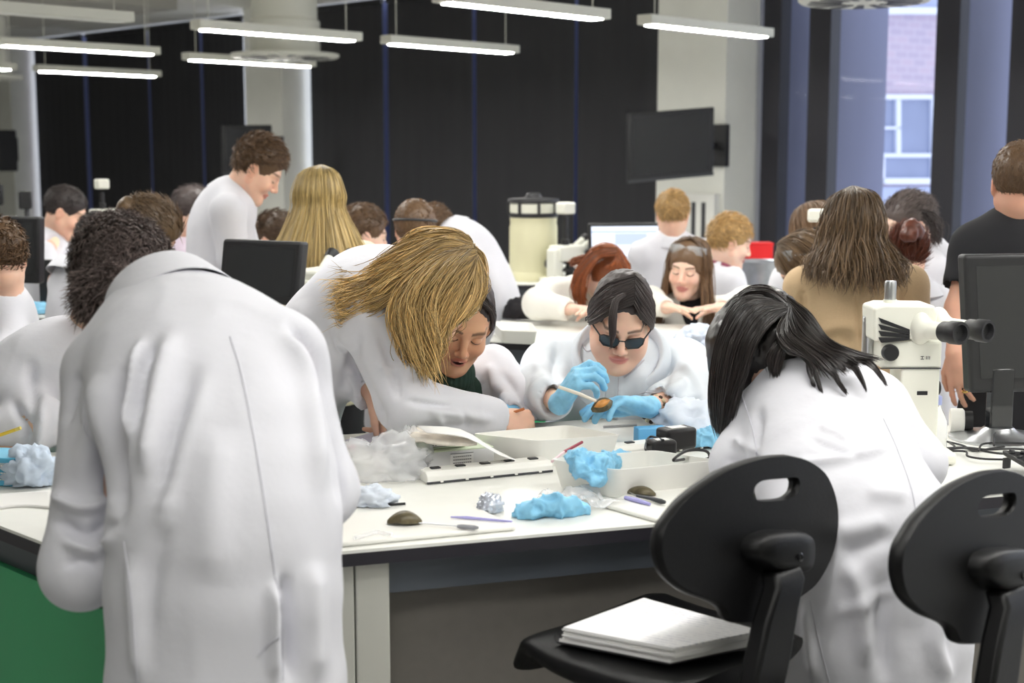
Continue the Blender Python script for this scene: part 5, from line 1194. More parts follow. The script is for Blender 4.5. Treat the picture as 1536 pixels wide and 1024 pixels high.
# ---- white plastic trays
def tray(L_, N_, R_, B_, h, label):
    c = (L_ + N_ + R_ + B_) / 4; z0 = ZB + .0008; e = empty('plastic_tray', (c.x, c.y, z0), label, 'tray', 'white plastic dissection trays'); cs = [L_, N_, R_, B_]
    def ring(scale, z, rad=.02, n=5):
        out = []; q = [V3(c.x + (p.x - c.x) * scale, c.y + (p.y - c.y) * scale, 0) for p in cs]
        for i in range(4):
            p, a, b = q[i], q[i - 1], q[(i + 1) % 4]; u = (a - p).normalized() * rad; v = (b - p).normalized() * rad
            for k_ in range(n + 1):
                t = k_ / n; out.append((p + u) * (1 - t) ** 2 + p * 2 * t * (1 - t) + (p + v) * t ** 2 + V3(0, 0, z))
        return out
    MB().loft([ring(.88, z0), ring(.90, z0 + .004), ring(.985, z0 + h - .004), ring(1.0, z0 + h), ring(1.0, z0 + h + .002), ring(.97, z0 + h + .002), ring(.955, z0 + h - .003), ring(.875, z0 + .006), ring(.80, z0 + .004)], cap=True).build('shell', M_white, e, smooth=True, ang=50)
    return e
zr = ZB + .062
tray(PZ(823, 689, zr), PZ(925, 706, zr), PZ(1078, 691, zr), PZ(982, 676, zr), .061, 'white plastic tray with a blue glove hanging over its near corner')
tray(PZ(706, 651, zr), PZ(806, 662, zr), PZ(934, 653, zr), PZ(852, 638, zr), .061, 'white plastic tray further back, behind the red pencil')
# ---- power strips
def power_strip(a, b, label, n=5, name='power_strip'):
    d = (b - a); ln = d.length; d.normalize(); sd = V3(-d.y, d.x, 0); z = ZB + .001; w = .058
    e = empty(name, (a.x, a.y, z), label, 'power strip', 'white power strips on the bench')
    prof = [(0, 0), (0, .016), (.012, .025), (w, .025), (w, 0)]
    r0 = [Z(a + sd * x, z + y) for x, y in prof]; r1 = [Z(a + d * ln + sd * x, z + y) for x, y in prof]
    MB().loft([r0, r1]).build('casing', M_white, e, bevel=.002)
    MB().prism([Z(a - sd * .0015, z), Z(a + d * ln - sd * .0015, z), Z(a + d * ln + sd * .004, z), Z(a + sd * .004, z)], (0, 0, .0045)).build('base_strip', M_dgrey, e)
    for k in range(n):
        c = a + d * ln * (k + .55) / (n + .1) + sd * .036
        MB().box(Z(c, z + .0262), (.022, .015, .004), basis(d, (0, 0, 1))).build('switch', M_black, e, bevel=.0015)
        MB().box(Z(c + d * .0 - sd * .040, z + .004), (.006, .004, .003), basis(d, (0, 0, 1))).build('clip', M_white, e)
power_strip(T3(641, 727), T3(829, 708), 'white power strip with black switches in front of the stacked boxes')
power_strip(T3(905, 690), T3(1068, 672), 'white power strip behind the near tray, under the black adapters')
# ---- mains adapters with cables
def adapter(p, rot, size, label, zoff=.036):
    e = empty('power_adapter', Z(p, ZB + zoff), label, 'adapter', 'black plug-in adapters', rotz=rot)
    m_ = Z(p, ZB + zoff + size[2] / 2); B_ = rotz(rot)
    MB().box(m_, size, B_).build('case', M_black, e, bevel=.008, seg=3)
    MB().box(m_ + B_ @ V3(0, 0, size[2] / 2 + .0006), (size[0] * .5, size[1] * .5, .001), B_).build('sticker', M_paper, e)
    return e
adapter(T3(1014, 672, ZB + .027), .5, (.085, .052, .05), 'larger black plug-in adapter, right of the two', .027)
adapter(T3(992, 682, ZB + .027), .35, (.062, .042, .036), 'smaller black adapter with white sticker, left of the two', .027)
def cable(pts, r, label, m=None, n=60, group=None, name='cable'):
    c = Vector(pts[0]); q = catmull(pts, n); b = MB(); b.tube([Vector(p) for p in q], r, 8); o = b.build(name, m or M_black); return setp(o, label, 'cable', group)
cable([T3(1030, 688, ZB + .05), T3(1010, 690, ZB + .075), T3(1030, 676, ZB + .08), T3(1058, 676, ZB + .07), T3(1064, 686, ZB + .05), T3(1052, 690, ZB + .042)], .0032, 'black cable looped beside the two black adapters')
cable([T3(975, 680, ZB + .04), T3(968, 672, ZB + .05), T3(975, 655, ZB + .05), T3(995, 660, ZB + .066)], .0028, 'short black cable curling over the blue box')
# ---- blue and tissue things by the far edge
b = MB(); b.box(Z(T3(975, 668), ZB + .024), (.075, .035, .046), rotz(.25)); setp(b.build('blue_box', mat('blue_card', srgb(108, 182, 230), .5), bevel=.003), 'small bright blue box behind the black adapters', 'box')
crumple('tissue_wad', T3(1032, 660), (.08, .05, .062), mat('blue_tissue', srgb(226, 234, 246), .8), 'heap of pale blue crumpled tissue beside the bracelet wrist', 'tissue', 3, .5, 2.6)
GP = [((-.05, 0, .022), (.05, .005, .026), .026, .024), ((.03, .01, .02), (.085, .02, .012), .02, .012), ((-.04, 0, .02), (-.09, .015, .010), .02, .010), ((0, 0, .03), (.02, .01, .05), .02, .012), ((.045, 0, .03), (.06, .0, .050), .016, .008)]
glove_heap(T3(1056, 672), .2, 'crumpled blue glove beside the long black hair', 5, .85, GP)
glove_heap(T3(826, 776), .12, 'crumpled blue glove lying alone near the bench edge', 2, .82, GP)
# the glove hanging over the near tray
tz = ZB + .066
def tp(px, py, z=tz): return T3(px, py, z)
S = SDF()
for a, b_, r1, r2 in ((tp(862, 682, tz + .02), tp(872, 702, tz), .016, .020), (tp(868, 690, tz), tp(900, 702, tz - .004), .022, .02), (tp(878, 702, tz - .004), tp(890, 722, ZB + .04) - V3(0, .012, 0), .016, .012), (tp(892, 700, tz - .004), tp(900, 718, ZB + .045) - V3(0, .012, 0), .014, .010), (tp(900, 700, tz), tp(925, 690, ZB + .03), .018, .02), (tp(925, 690, ZB + .035), tp(952, 696, ZB + .03), .022, .012), (tp(905, 694, tz), tp(912, 682, tz + .015), .014, .010)):
    S.rc(a, b_, r1, r2, k=.012)
V, Fq = polygonize(S, S.lo - .01, S.hi + .01, .0034); V = relax(V, Fq, 1); Nn = normals(V, Fq); q = V * 48; n = vnoise(q, 6)
V = V + Nn * (.013 * (1 - np.abs(vnoise(q * .75 + n[:, None] * .3, 8))) ** 3 + .006 * (1 - np.abs(vnoise(q * 1.15 + n[:, None] * .3, 4))) ** 3 - .007)[:, None]
e = link('nitrile_glove', np_mesh('nitrile_glove', V, Fq), M_blue); setp(e, 'blue glove draped over the corner of the near white tray', 'glove', 'used blue gloves lying on the bench')
crumple('foil_ball', T3(735, 767), (.024, .022, .022), mat('crinkled_foil', srgb(214, 220, 232), .3, metal=.6), 'small ball of crumpled foil beside the lone blue glove', 'foil', 7, .5, 3.2)
# ---- boards, mussels, tools
def board(a, b, c, label, th=.009):
    d = a + (c - b); o = MB().prism([Z(p, ZB + .0006) for p in (a, b, c, d)], (0, 0, th)).build('cutting_board', M_white, bevel=.004, seg=3); return setp(o, label, 'board', 'white plastic dissection boards')
board(T3(508, 822), T3(774, 796), T3(704, 760), 'white dissection board with a mussel and probe on it, left')
board(T3(905, 762), T3(1010, 792), T3(1100, 745), 'white dissection board with scalpel on it, right beside the black chair')
M_shell = mat('mussel_shell', srgb(92, 84, 62), .35, noise=.45, nscale=60, stretch=(1, 3, 1)); M_meat = mat('mussel_flesh', srgb(206, 142, 72), .4, noise=.2, nscale=80)
def mussel(c, d, size, label, tilt=0.0, up=(0, 0, 1), z=0, inside=False):
    d = Vector(d).normalized(); B_ = basis(d, up) @ Matrix.Rotation(tilt, 3, 'X'); n = 14; rings = []
    e = empty('mussel', c, label, 'mussel')
    for i in range(n + 1):
        t = i / n; wd = size[1] * (math.sin(PI * min(t * .82 + .06, 1)) ** .8) * (1 if t < .7 else 1); wd *= max(.05, math.sqrt(max(1e-4, 1 - max(0, (t - .75) / .26) ** 2))); ht = size[2] * math.sin(PI * (t * .9 + .05)) ** .7
        rings.append([Vector(c) + B_ @ V3((t - .5) * size[0], wd * math.cos(a), ht * (.9 * math.sin(a) if math.sin(a) > 0 else .35 * math.sin(a)) + ht * .36) for a in [2 * PI * k / 16 for k in range(16)]])
    MB().loft(rings).build('shell', M_shell, e)
    if inside:
        MB().loft([[Vector(c) + B_ @ V3((t - .5) * size[0] * .8, size[1] * .55 * math.sin(PI * t + .01) * math.cos(a) , size[2] * 1.05 + size[2] * .35 * math.sin(PI * t + .01) * math.sin(a)) for a in [2 * PI * k / 12 for k in range(12)]] for t in [k / 8 for k in range(9)]]).build('flesh', M_meat, e)
    return e
zb = ZB + .0105
dv = (T3(700, 786, zb) - T3(590, 786, zb))
mussel(T3(607, 785, zb), dv, (.066, .020, .020), 'dark mussel shell lying on the left white board')
mussel(T3(962, 741, zb), dv + V3(0, -.06, 0), (.062, .016, .014), 'brown opened mussel lying beside the near white tray')
def rod(pts, rs, m, name, label, cat, parts=()):
    o = MB().tube(pts, rs, 10).build(name, m); return setp(o, label, cat)
e = empty('dissecting_probe', T3(630, 784, zb), 'metal probe with knurled handle lying on the left white board', 'probe')
MB().tube([T3(628, 784, zb + .004), T3(690, 789, zb + .004)], .0014, 8).build('needle', M_steel, e)
MB().tube([T3(686, 789, zb + .0045), T3(692, 789.5, zb + .0045), T3(712, 791, zb + .0045), T3(718, 791, zb + .0045)], [.003, .0045, .0045, .002], 10).build('handle', mat('knurled_steel', srgb(170, 172, 180), .35, metal=1, bump=.6, bscale=900), e)
M_purp = mat('violet_plastic', srgb(172, 168, 226), .4)
rod([T3(676, 775, zb + .002), T3(700, 776, zb + .003), T3(768, 782, zb + .002)], [.0015, .003, .002], M_purp, 'plastic_rod', 'thin violet plastic rod at the back of the left white board', 'rod')
rod([T3(938, 746, zb + .003), T3(955, 750, zb + .004), T3(975, 756, zb + .003)], [.004, .005, .003], M_purp, 'plastic_rod', 'short violet plastic strip under the scalpel on the right board', 'rod')
e = empty('scalpel', T3(965, 745, zb), 'dark scalpel lying across the right white board', 'scalpel')
MB().tube([T3(955, 743, zb + .006), T3(975, 747, zb + .006), T3(992, 752, zb + .006), T3(998, 753, zb + .006)], [.003, .004, .0055, .003], 10).build('handle', M_dgrey, e)
MB().prism([T3(955, 742.5, zb + .005), T3(944, 738, zb + .005), T3(954, 745, zb + .005)], (0, 0, .001)).build('blade', M_steel, e)
e = empty('pencil', T3(832, 690, ZB + .06), 'red pencil resting on the near tray rim, pointing up', 'pencil')
MB().tube([T3(828, 692, ZB + .060), T3(848, 676, ZB + .062)], .0032, 6).build('shaft', mat('pale_wood', srgb(230, 200, 205), .5), e)
MB().tube([T3(846, 677.5, ZB + .062), T3(873, 663, ZB + .066)], .0036, 6).build('grip', mat('dark_red', srgb(150, 48, 70), .4), e)
# clear plastic sheets
M_clear = mat('clear_plastic', (.97, .98, 1, 1), .12, alpha=.34, spec=.8)
def crinkled(c, size, rot, seed, label, amp=.012, name='plastic_bag', n=26, m=None):
    V, Fc = [], []; R_ = rotz(rot); g = np.array([[(i / n - .5) * size[0], (j / n - .5) * size[1], 0] for i in range(n + 1) for j in range(n + 1)])
    nn = vnoise(g * 38 + seed, seed); z = amp * (1 - np.abs(vnoise(g * 30 + nn[:, None] * .5, seed)) * 1.6) + .3 * amp * nn; z -= z.min(); g[:, 2] = z + .001
    W_ = g @ np.array(R_).T; Fq = [(i * (n + 1) + j, (i + 1) * (n + 1) + j, (i + 1) * (n + 1) + j + 1, i * (n + 1) + j + 1) for i in range(n) for j in range(n)]
    o = link(name, np_mesh(name, W_, Fq, False), m or M_clear); o.location = c; sd = o.modifiers.new('solid', 'SOLIDIFY'); sd.thickness = .0006
    return setp(o, label, 'plastic bag')
crinkled(T3(866, 758), (.13, .12), .35, 4, 'clear crinkled plastic sachet behind the lone blue glove', .016)
def clear_heap(name, c, size, label, seed, cat): return crumple(name, c, size, M_clear, label, cat, seed, .55, 2.4, sub=4)
clear_heap('plastic_bag', T3(574, 716), (.085, .06, .055), 'heap of clear crumpled plastic bags beside the stacked boxes', 12, 'plastic bag')
clear_heap('plastic_bag', T3(618, 706), (.045, .045, .058), 'upright clear plastic bag leaning on the stacked boxes', 17, 'plastic bag')
crumple('tissue_wad', T3(558, 757), (.042, .03, .024), mat('pale_tissue', srgb(222, 230, 242), .8), 'small crumpled pale tissue behind the left white board', 'tissue', 15, .5, 2.8)
rod([T3(578, 757, ZB + .003), T3(608, 755, ZB + .003)], .0025, M_black, 'pen', 'thin dark pen behind the left white board', 'pen')
rod([T3(532, 806, zb + .004), T3(566, 797, zb + .004), T3(588, 802, zb + .004)], [.004, .004, .003], M_clear, 'pipette', 'clear plastic pipette lying at the near corner of the left board', 'pipette')
# ---- stacked boxes and papers
def obox(a, b, depth, z0, h, m, name, label, cat, label_panel=None, lid=None):
    d = (b - a); ln = d.length; d.normalize(); sd = V3(-d.y, d.x, 0); c = (a + b) / 2 + sd * depth / 2; e = empty(name, Z(c, z0), label, cat)
    MB().box(Z(c, z0 + h / 2), (ln, depth, h), basis(d, (0, 0, 1))).build('body', m, e, bevel=.002)
    if lid: MB().box(Z(c, z0 + h + .001), (ln * 1.0, depth, .002), basis(d, (0, 0, 1))).build('lid', lid, e)
    if label_panel:
        u0, u1, v0, v1 = label_panel; o = a - sd * .0008
        q = [Z(o + d * ln * u0, z0 + h * v0), Z(o + d * ln * u1, z0 + h * v0), Z(o + d * ln * u1, z0 + h * v1), Z(o + d * ln * u0, z0 + h * v1)]
        MB().prism(q, sd * .0006).build('printed_label', M_paper, e)
        b_ = MB(); th = .0006
        for v in (v0, v1): b_.prism([Z(o - sd * .0003 + d * ln * u0, z0 + h * v - th), Z(o - sd * .0003 + d * ln * u1, z0 + h * v - th), Z(o - sd * .0003 + d * ln * u1, z0 + h * v + th), Z(o - sd * .0003 + d * ln * u0, z0 + h * v + th)], sd * .0004)
        for k in range(3):
            v = v0 + (v1 - v0) * (.25 + .25 * k)
            for s0 in np.arange(.12, .85, .09):
                x0 = u0 + (u1 - u0) * s0; x1 = x0 + (u1 - u0) * .06
                b_.prism([Z(o - sd * .0003 + d * ln * x0, z0 + h * v - .001), Z(o - sd * .0003 + d * ln * x1, z0 + h * v - .001), Z(o - sd * .0003 + d * ln * x1, z0 + h * v + .001), Z(o - sd * .0003 + d * ln * x0, z0 + h * v + .001)], sd * .0004)
        b_.build('print', M_dgrey, e)
    return e
M_card = mat('grey_white_card', srgb(232, 232, 232), .6); M_mint = mat('mint_card', srgb(222, 234, 208), .6)
ba, bb = T3(643, 709), T3(741, 700)
obox(ba, bb, .11, ZB + .001, .044, M_card, 'slide_box', 'grey white card box with printed label, lower of the stack', 'box', (.33, .68, .2, .85), M_mint)
da = (bb - ba).normalized()
obox(ba + V3(-da.y, da.x, 0) * .02 - da * .005, ba + V3(-da.y, da.x, 0) * .02 + da * .098, .085, ZB + .0485, .024, M_mint, 'slide_box', 'mint card box lying on the grey white box, upper of the stack', 'box', (.1, .9, .2, .8))
def sheet(pts, m, name, label, cat, group=None, th=.0012, n=10, mids=None):
    """a curved stack of paper: rows of points along its length"""
    A = np.array([[tuple(p) for p in catmull(r, n)] for r in pts]); A = np.stack([catmull(A[:, j], n) for j in range(n)], 1)
    V = A.reshape(-1, 3); Fq = [(i * n + j, (i + 1) * n + j, (i + 1) * n + j + 1, i * n + j + 1) for i in range(n - 1) for j in range(n - 1)]
    o = link(name, np_mesh(name, V, Fq), m); sd = o.modifiers.new('solid', 'SOLIDIFY'); sd.thickness = th; sd.offset = 1; return setp(o, label, cat, group)
zt = ZB + .078
sheet([[T3(612, 641, zt + .012), T3(618, 655, zt + .012), T3(640, 664, zt)], [T3(660, 640, zt + .008), T3(680, 652, zt + .008), T3(700, 664, zt)], [T3(690, 645, zt), T3(706, 655, zt), T3(716, 662, zt)]], mat('printed_page', srgb(232, 224, 212), .7, noise=.25, nscale=26), 'booklet', 'open booklet with curled pages lying on the stacked boxes', 'booklet', th=.008)
sheet([[T3(625, 638, zt + .03), T3(640, 648, zt + .026)], [T3(690, 643, zt + .022), T3(700, 656, zt + .018)], [T3(740, 672, ZB + .05), T3(750, 682, ZB + .05)], [T3(775, 690, ZB + .012), T3(790, 694, ZB + .012)]], M_paper, 'paper_sheet', 'loose white sheet sliding off the stacked boxes towards the tray', 'paper')
o = MB().prism([T3(518, 664, ZB + .001), T3(575, 672, ZB + .001), T3(640, 664, ZB + .001), T3(560, 652, ZB + .001)], (0, 0, .008)).build('notebook', mat('grey_lilac_card', srgb(206, 204, 222), .6), bevel=.001); setp(o, 'grey lilac notebook under the resting fingers', 'notebook')
rod([T3(519, 668, ZB + .006), T3(531, 669, ZB + .006)], .006, mat('pink_rubber', srgb(236, 150, 170), .5), 'eraser', 'small pink eraser at the notebook edge, behind the bent man', 'eraser')
rod([P(758, 622, 3.42), P(786, 613, 3.40)], .0035, mat('orange_pencil', srgb(206, 130, 84), .5), 'pencil', 'orange brown pencil held in the bare fist', 'pencil')
# scalpel and mussel in the gloved hands
e = empty('scalpel', P(870, 590, 3.30), 'pale handled scalpel in the raised blue glove', 'scalpel')
MB().tube([P(838, 580, 3.30), P(870, 591, 3.31), P(893, 601, 3.33)], [.0042, .0045, .0035], 10).build('handle', mat('bone_plastic', srgb(236, 228, 214), .4), e)
MB().prism([P(893, 599, 3.33), P(908, 607, 3.34), P(893, 603, 3.33)], (0, .001, 0)).build('blade', M_steel, e)
mussel(P(903, 609, 3.34), V3(.85, .2, .35), (.056, .018, .016), 'opened mussel held in the lower blue glove', up=(.1, -.8, .6), inside=True)
rod([T3(905, 640, ZB + .004), T3(955, 637, ZB + .004)], .003, M_steel, 'forceps', 'thin steel tool lying under the gloved hands', 'forceps')
# ---- left end of the bench: glove box, tissue, papers, pencil
ga, gb = T3(-48, 727), T3(25, 731)
e = obox(ga, gb, .10, ZB + .001, .062, mat('glove_box_blue', srgb(96, 186, 222), .5), 'glove_box', 'light blue cardboard glove box at the left end of the bench', 'box')
d_ = (gb - ga); ln_ = d_.length; d_.normalize(); sd_ = V3(-d_.y, d_.x, 0)
MB().prism([Z(ga - sd_ * .0008, ZB + .040), Z(gb - sd_ * .0008, ZB + .040), Z(gb - sd_ * .0008, ZB + .052), Z(ga - sd_ * .0008, ZB + .052)], sd_ * .0006).build('grey_stripe', mat('stripe_grey', srgb(186, 196, 206), .5), e)
b_ = MB()
for v, x0, x1 in ((.030, .55, .95), (.016, .62, .93), (.046, .6, .92)):
    for s0 in np.arange(x0, x1, .05): b_.prism([Z(ga - sd_ * .0016 + d_ * ln_ * s0, ZB + v - .0016), Z(ga - sd_ * .0016 + d_ * ln_ * (s0 + .035), ZB + v - .0016), Z(ga - sd_ * .0016 + d_ * ln_ * (s0 + .035), ZB + v + .0016), Z(ga - sd_ * .0016 + d_ * ln_ * s0, ZB + v + .0016)], sd_ * .0005)
b_.build('print', M_paper, e)
crumple('tissue_wad', T3(48, 727), (.048, .04, .050), mat('pale_blue_tissue', srgb(212, 226, 244), .8), 'crumpled pale blue tissue beside the glove box', 'tissue', 23, .55, 2.3)
sheet([[T3(-30, 742, ZB + .004), T3(-30, 765, ZB + .004)], [T3(30, 738, ZB + .008), T3(30, 758, ZB + .004)], [T3(78, 735, ZB + .016), T3(90, 762, ZB + .004)]], M_paper, 'paper_stack', 'stack of white papers in front of the glove box', 'papers', th=.004)
e = empty('pencil', P(5, 648, 3.2), 'yellow pencil held at the left edge of the photo', 'pencil')
MB().tube([P(-22, 660, 3.2), P(24, 644, 3.18)], .0042, 6).build('shaft', mat('yellow_paint', srgb(244, 210, 70), .4), e)
MB().tube([P(24, 644, 3.18), P(31, 641.5, 3.178)], .0042, 8).build('eraser', mat('eraser_pale', srgb(246, 226, 120), .5), e)

# ---- right end: stereo microscope, bottle, cables, monitor, keyboard
def near_microscope():
    d0 = 3.22; Q = lambda x, y, dd=0: P(x, y, d0 + dd)
    base = Q(1352, 640); zt_ = lambda x, y: Q(x, y).z
    e = empty('stereo_microscope', (base.x, base.y, ZB + .001), 'cream stereo microscope with black eyecups, right of the long black hair', 'microscope')
    X = V3(1, .0, 0); pxm = d0 / F
    def bx(x0, x1, y0, y1, dy0, dy1, nm, m, bev=.008, par=None):
        a = Q(x0, y1); c = Q(x1, y0); return MB().box(((a.x + c.x) / 2, d0 + (dy0 + dy1) / 2, (a.z + c.z) / 2), (c.x - a.x, dy1 - dy0, c.z - a.z)).build(nm, m, par or e, bevel=bev, seg=3)
    MB().box((base.x + .03, d0 + .03, ZB + .016), (.15, .24, .028)).build('base_plate', M_cream, e, bevel=.008)
    bx(1338, 1401, 546, 683, -.05, .05, 'column', M_cream, .006)
    bx(1312, 1404, 506, 548, -.052, .052, 'zoom_body', M_cream, .008)
    # sloping head with a bellows window
    pr = [(1311, 462), (1328, 457), (1402, 458), (1408, 470), (1400, 508), (1311, 512)]
    MB().prism([Q(x, y, -.056) for x, y in pr], (0, .112, 0)).build('head', M_cream, e, bevel=.006, seg=3)
    b = MB()
    for k in range(4):
        y = 476 + k * 10
        b.prism([Q(1318, y, -.060), Q(1365, 494 + k * 4, -.060), Q(1365, 498 + k * 4, -.060), Q(1322, y + 8, -.060)], (0, .006, 0))
    b.build('bellows', M_black, e, bevel=.001)
    MB().lathe([(.013, 0), (.0135, .002), (.0135, .05), (.012, .054)], Q(1335, 456) , n=24).build('camera_port', M_steel, e)
    MB().lathe([(.0155, 0), (.0155, .014)], Q(1335, 458), n=24).build('port_collar', M_cream, e)
    c = Q(1297, 683, .03); MB().lathe([(.0155, 0), (.0155, Q(1297, 478).z - c.z), (.014, Q(1297, 478).z - c.z + .003)], V3(c.x, c.y, c.z), n=24).build('focus_post', M_steel, e)
    kn = Q(1334, 528, -.052); MB().lathe([(.019, 0), (.019, .014), (.017, .018)], kn, (0, -1, 0), 28).build('zoom_knob', M_black, e)
    kn = Q(1402, 581, .0); MB().lathe([(.018, 0), (.018, .008), (.015, .011)], kn, (1, 0, 0), 28).build('focus_knob', M_black, e)
    bx(1366, 1382, 581, 587, -.0515, -.046, 'switch', M_black, .001)
    for (x0, x1, y0, y1) in ((1312, 1401, 546.5, 548),): bx(x0, x1, y0, y1, -.0535, -.05, 'joint_line', M_dgrey, 0)
    b = MB()
    for x0, x1, y0, y1 in ((1381, 1386, 534, 535), (1381, 1386, 538, 539), (1383, 1384, 534, 539), (1389, 1390, 534, 539), (1391.5, 1392.5, 534, 539), (1394, 1395, 534, 539)):
        a_ = Q(x0, y1, -.0525); c_ = Q(x1, y0, -.0525); b.box(((a_.x + c_.x) / 2, a_.y, (a_.z + c_.z) / 2), (abs(c_.x - a_.x), .0008, abs(c_.z - a_.z)))
    b.build('engraved_mark', M_dgrey, e, smooth=False)
    # two prism pods and eyepieces pointing right, towards the viewer
    dr = V3(.80, -.58, .16).normalized()
    for (px_, py_, dd, ex, ey) in ((1382, 494, -.045, 1434, 499), (1410, 488, .01, 1474, 496)):
        p = Q(px_, py_, dd); q = P(ex, ey, d0 + dd - .095); dr = (q - p).normalized(); B_ = basis(dr.cross(V3(0, 0, 1)), (0, 0, 1))
        S = SDF(); S.ell(p + V3(-.004, 0, .004), (.026, .030, .040), None, k=0); S.rc(p + dr * .005, p + dr * .04, .021, .020, k=.012)
        sd_object('prism_pod', S, .0035, M_cream, e)
        MB().tube([p + dr * .03, q - dr * .03], [.0205, .0195], 28).build('eyepiece_tube', M_cream, e)
        MB().lathe([(.0215, 0), (.0235, .004), (.0235, .022), (.0262, .028), (.0262, .052), (.0250, .056), (.0190, .056), (.0165, .044), (.001, .043)], q - dr * .040, dr, 32, cap=False).build('eyecup', M_black, e)
near_microscope()
def bottle():
    c = T3(1399, 682); b0 = V3(c.x, c.y, ZB + .001)
    e = empty('water_bottle', b0, 'clear plastic water bottle with lilac cap beside the microscope', 'bottle')
    mw = mat('bottle_plastic', (.95, .97, 1, 1), .06, trans=.95, ior=1.15)
    hgt = P(1399, 606, c.y).z - b0.z
    MB().lathe([(.028, 0), (.031, .004), (.031, .03), (.0295, .035), (.031, .04), (.031, .075), (.029, .085), (.022, hgt - .02), (.0135, hgt - .002), (.0135, hgt + .01)], b0, n=32).build('bottle_body', mw, e)
    MB().lathe([(.0165, 0), (.0165, .018), (.015, .02)], b0 + V3(0, 0, hgt), n=32).build('cap', mat('lilac_cap', srgb(176, 186, 236), .45), e)
bottle()
e = empty('tape_roll', T3(1422, 655), 'white ribbed adapter drum standing behind the water bottle', 'adapter')
c = T3(1424, 650); MB().lathe([(.030, 0), (.032, .004), (.032, .03), (.028, .034)], V3(c.x, c.y, ZB + .034), (1, -.2, 0), 28).build('drum', M_white, e)
MB().lathe([(.026, 0), (.026, .02)], V3(c.x + .034, c.y - .007, ZB + .034), (1, -.2, 0), 24).build('drum_end', M_black, e)
CG = 'black cables tangled on the right end of the bench'
cz = ZB + .004
for i, (pts, lb) in enumerate((([(1420, 662), (1445, 668), (1460, 676), (1490, 672), (1545, 664)], 'black cable running right along the bench under the right monitor'), ([(1418, 672), (1450, 671), (1480, 674), (1520, 673), (1550, 676)], 'black cable lowest but one of the tangle right of the bottle'),
    ([(1422, 676), (1448, 677), (1452, 684), (1475, 688), (1506, 689)], 'black cable running to the keyboard'), ([(1425, 664), (1432, 670), (1420, 674), (1450, 672), (1500, 680), (1545, 679)], 'black cable with a small loop right of the bottle'),
    ([(1468, 676), (1474, 666), (1500, 664), (1545, 665)], 'black cable arching up behind the tangle at the monitor foot'), ([(1491, 668), (1490, 655), (1496, 646)], 'thin black cable standing up at the monitor foot'))):
    cable([T3(x, y, cz + .0035 * i) for x, y in pts], .0026, lb, group=CG)
def monitor(corners, th, label, screen=M_screen, bez=.022, stand=True, lit=None, foot=None, group='black flat monitors', name='monitor', chrome=False, zt=ZB):
    """corners: top left, top right, bottom left (world) of the screen side"""
    A, B_, C = corners; r = (B_ - A); w = r.length; r.normalize(); dn = (C - A); h = dn.length; dn.normalize(); n = r.cross(dn).normalized()
    if n.dot(A - V3(0, 0, HC)) < 0: n = -n
    mid = A + r * w / 2 + dn * h
    f = foot or V3(mid.x + n.x * .05, mid.y + n.y * .05, zt)
    e = empty(name, f, label, 'monitor', group)
    MB().prism([A, B_, B_ + dn * h, C], n * th).build('case', M_black, e, bevel=.010, seg=3)
    q = [A + r * bez + dn * bez, B_ - r * bez + dn * bez, B_ - r * bez + dn * (h - bez * 1.3), C + r * bez - dn * bez * 1.3]
    MB().prism([p - n * .0008 for p in q], n * .0016).build('screen', lit or screen, e, smooth=False)
    if stand:
        top = V3(f.x, f.y, mid.z + .06); m = M_steel if chrome else M_black
        MB().box((f.x, f.y, (f.z + .012 + top.z) / 2), (.06, .03, top.z - f.z - .012), basis(V3(r.x, r.y, 0), (0, 0, 1))).build('neck', m if not chrome else M_blackg, e, bevel=.004)
        S = MB(); S.lathe([(.12, 0), (.12, .006), (.05, .018), (.035, .03)], f + V3(0, 0, .0005), n=36); S.build('foot', m, e)
    return e
dm = 3.42
monitor((P(1447, 382, dm), P(1640, 380, dm + .05), P(1456, 590, dm)), .045, 'large black monitor at the right edge, screen with bluish reflections', screen=M_blackg, bez=.028, foot=V3(P(1490, 650, 3.48).x, 3.445, ZB), chrome=True)
a = P(1456, 590, dm)
# keyboard
k0, k1, k2 = T3(1503, 682, ZB + .03), T3(1560, 716, ZB + .012), T3(1600, 690, ZB + .03)
e = empty('keyboard', (k0.x, k0.y, ZB), 'black computer keyboard at the right edge with its foot out', 'keyboard')
MB().prism([k0, k1, k1 + (k2 - k0), k2], (0, 0, .012)).build('case', M_black, e, bevel=.003)
MB().box(T3(1510, 694, ZB + .012), (.02, .006, .024), rotz(.5)).build('foot', M_black, e)
for i in range(4):
    for j in range(5):
        p = k0 + (k1 - k0) * (.12 + .2 * i) + (k2 - k0) * (.08 + .18 * j); MB().box(p + V3(0, 0, .014), (.014, .014, .006), basis(k2 - k0, (0, 0, 1))).build('key', M_blackg, e, bevel=.002)

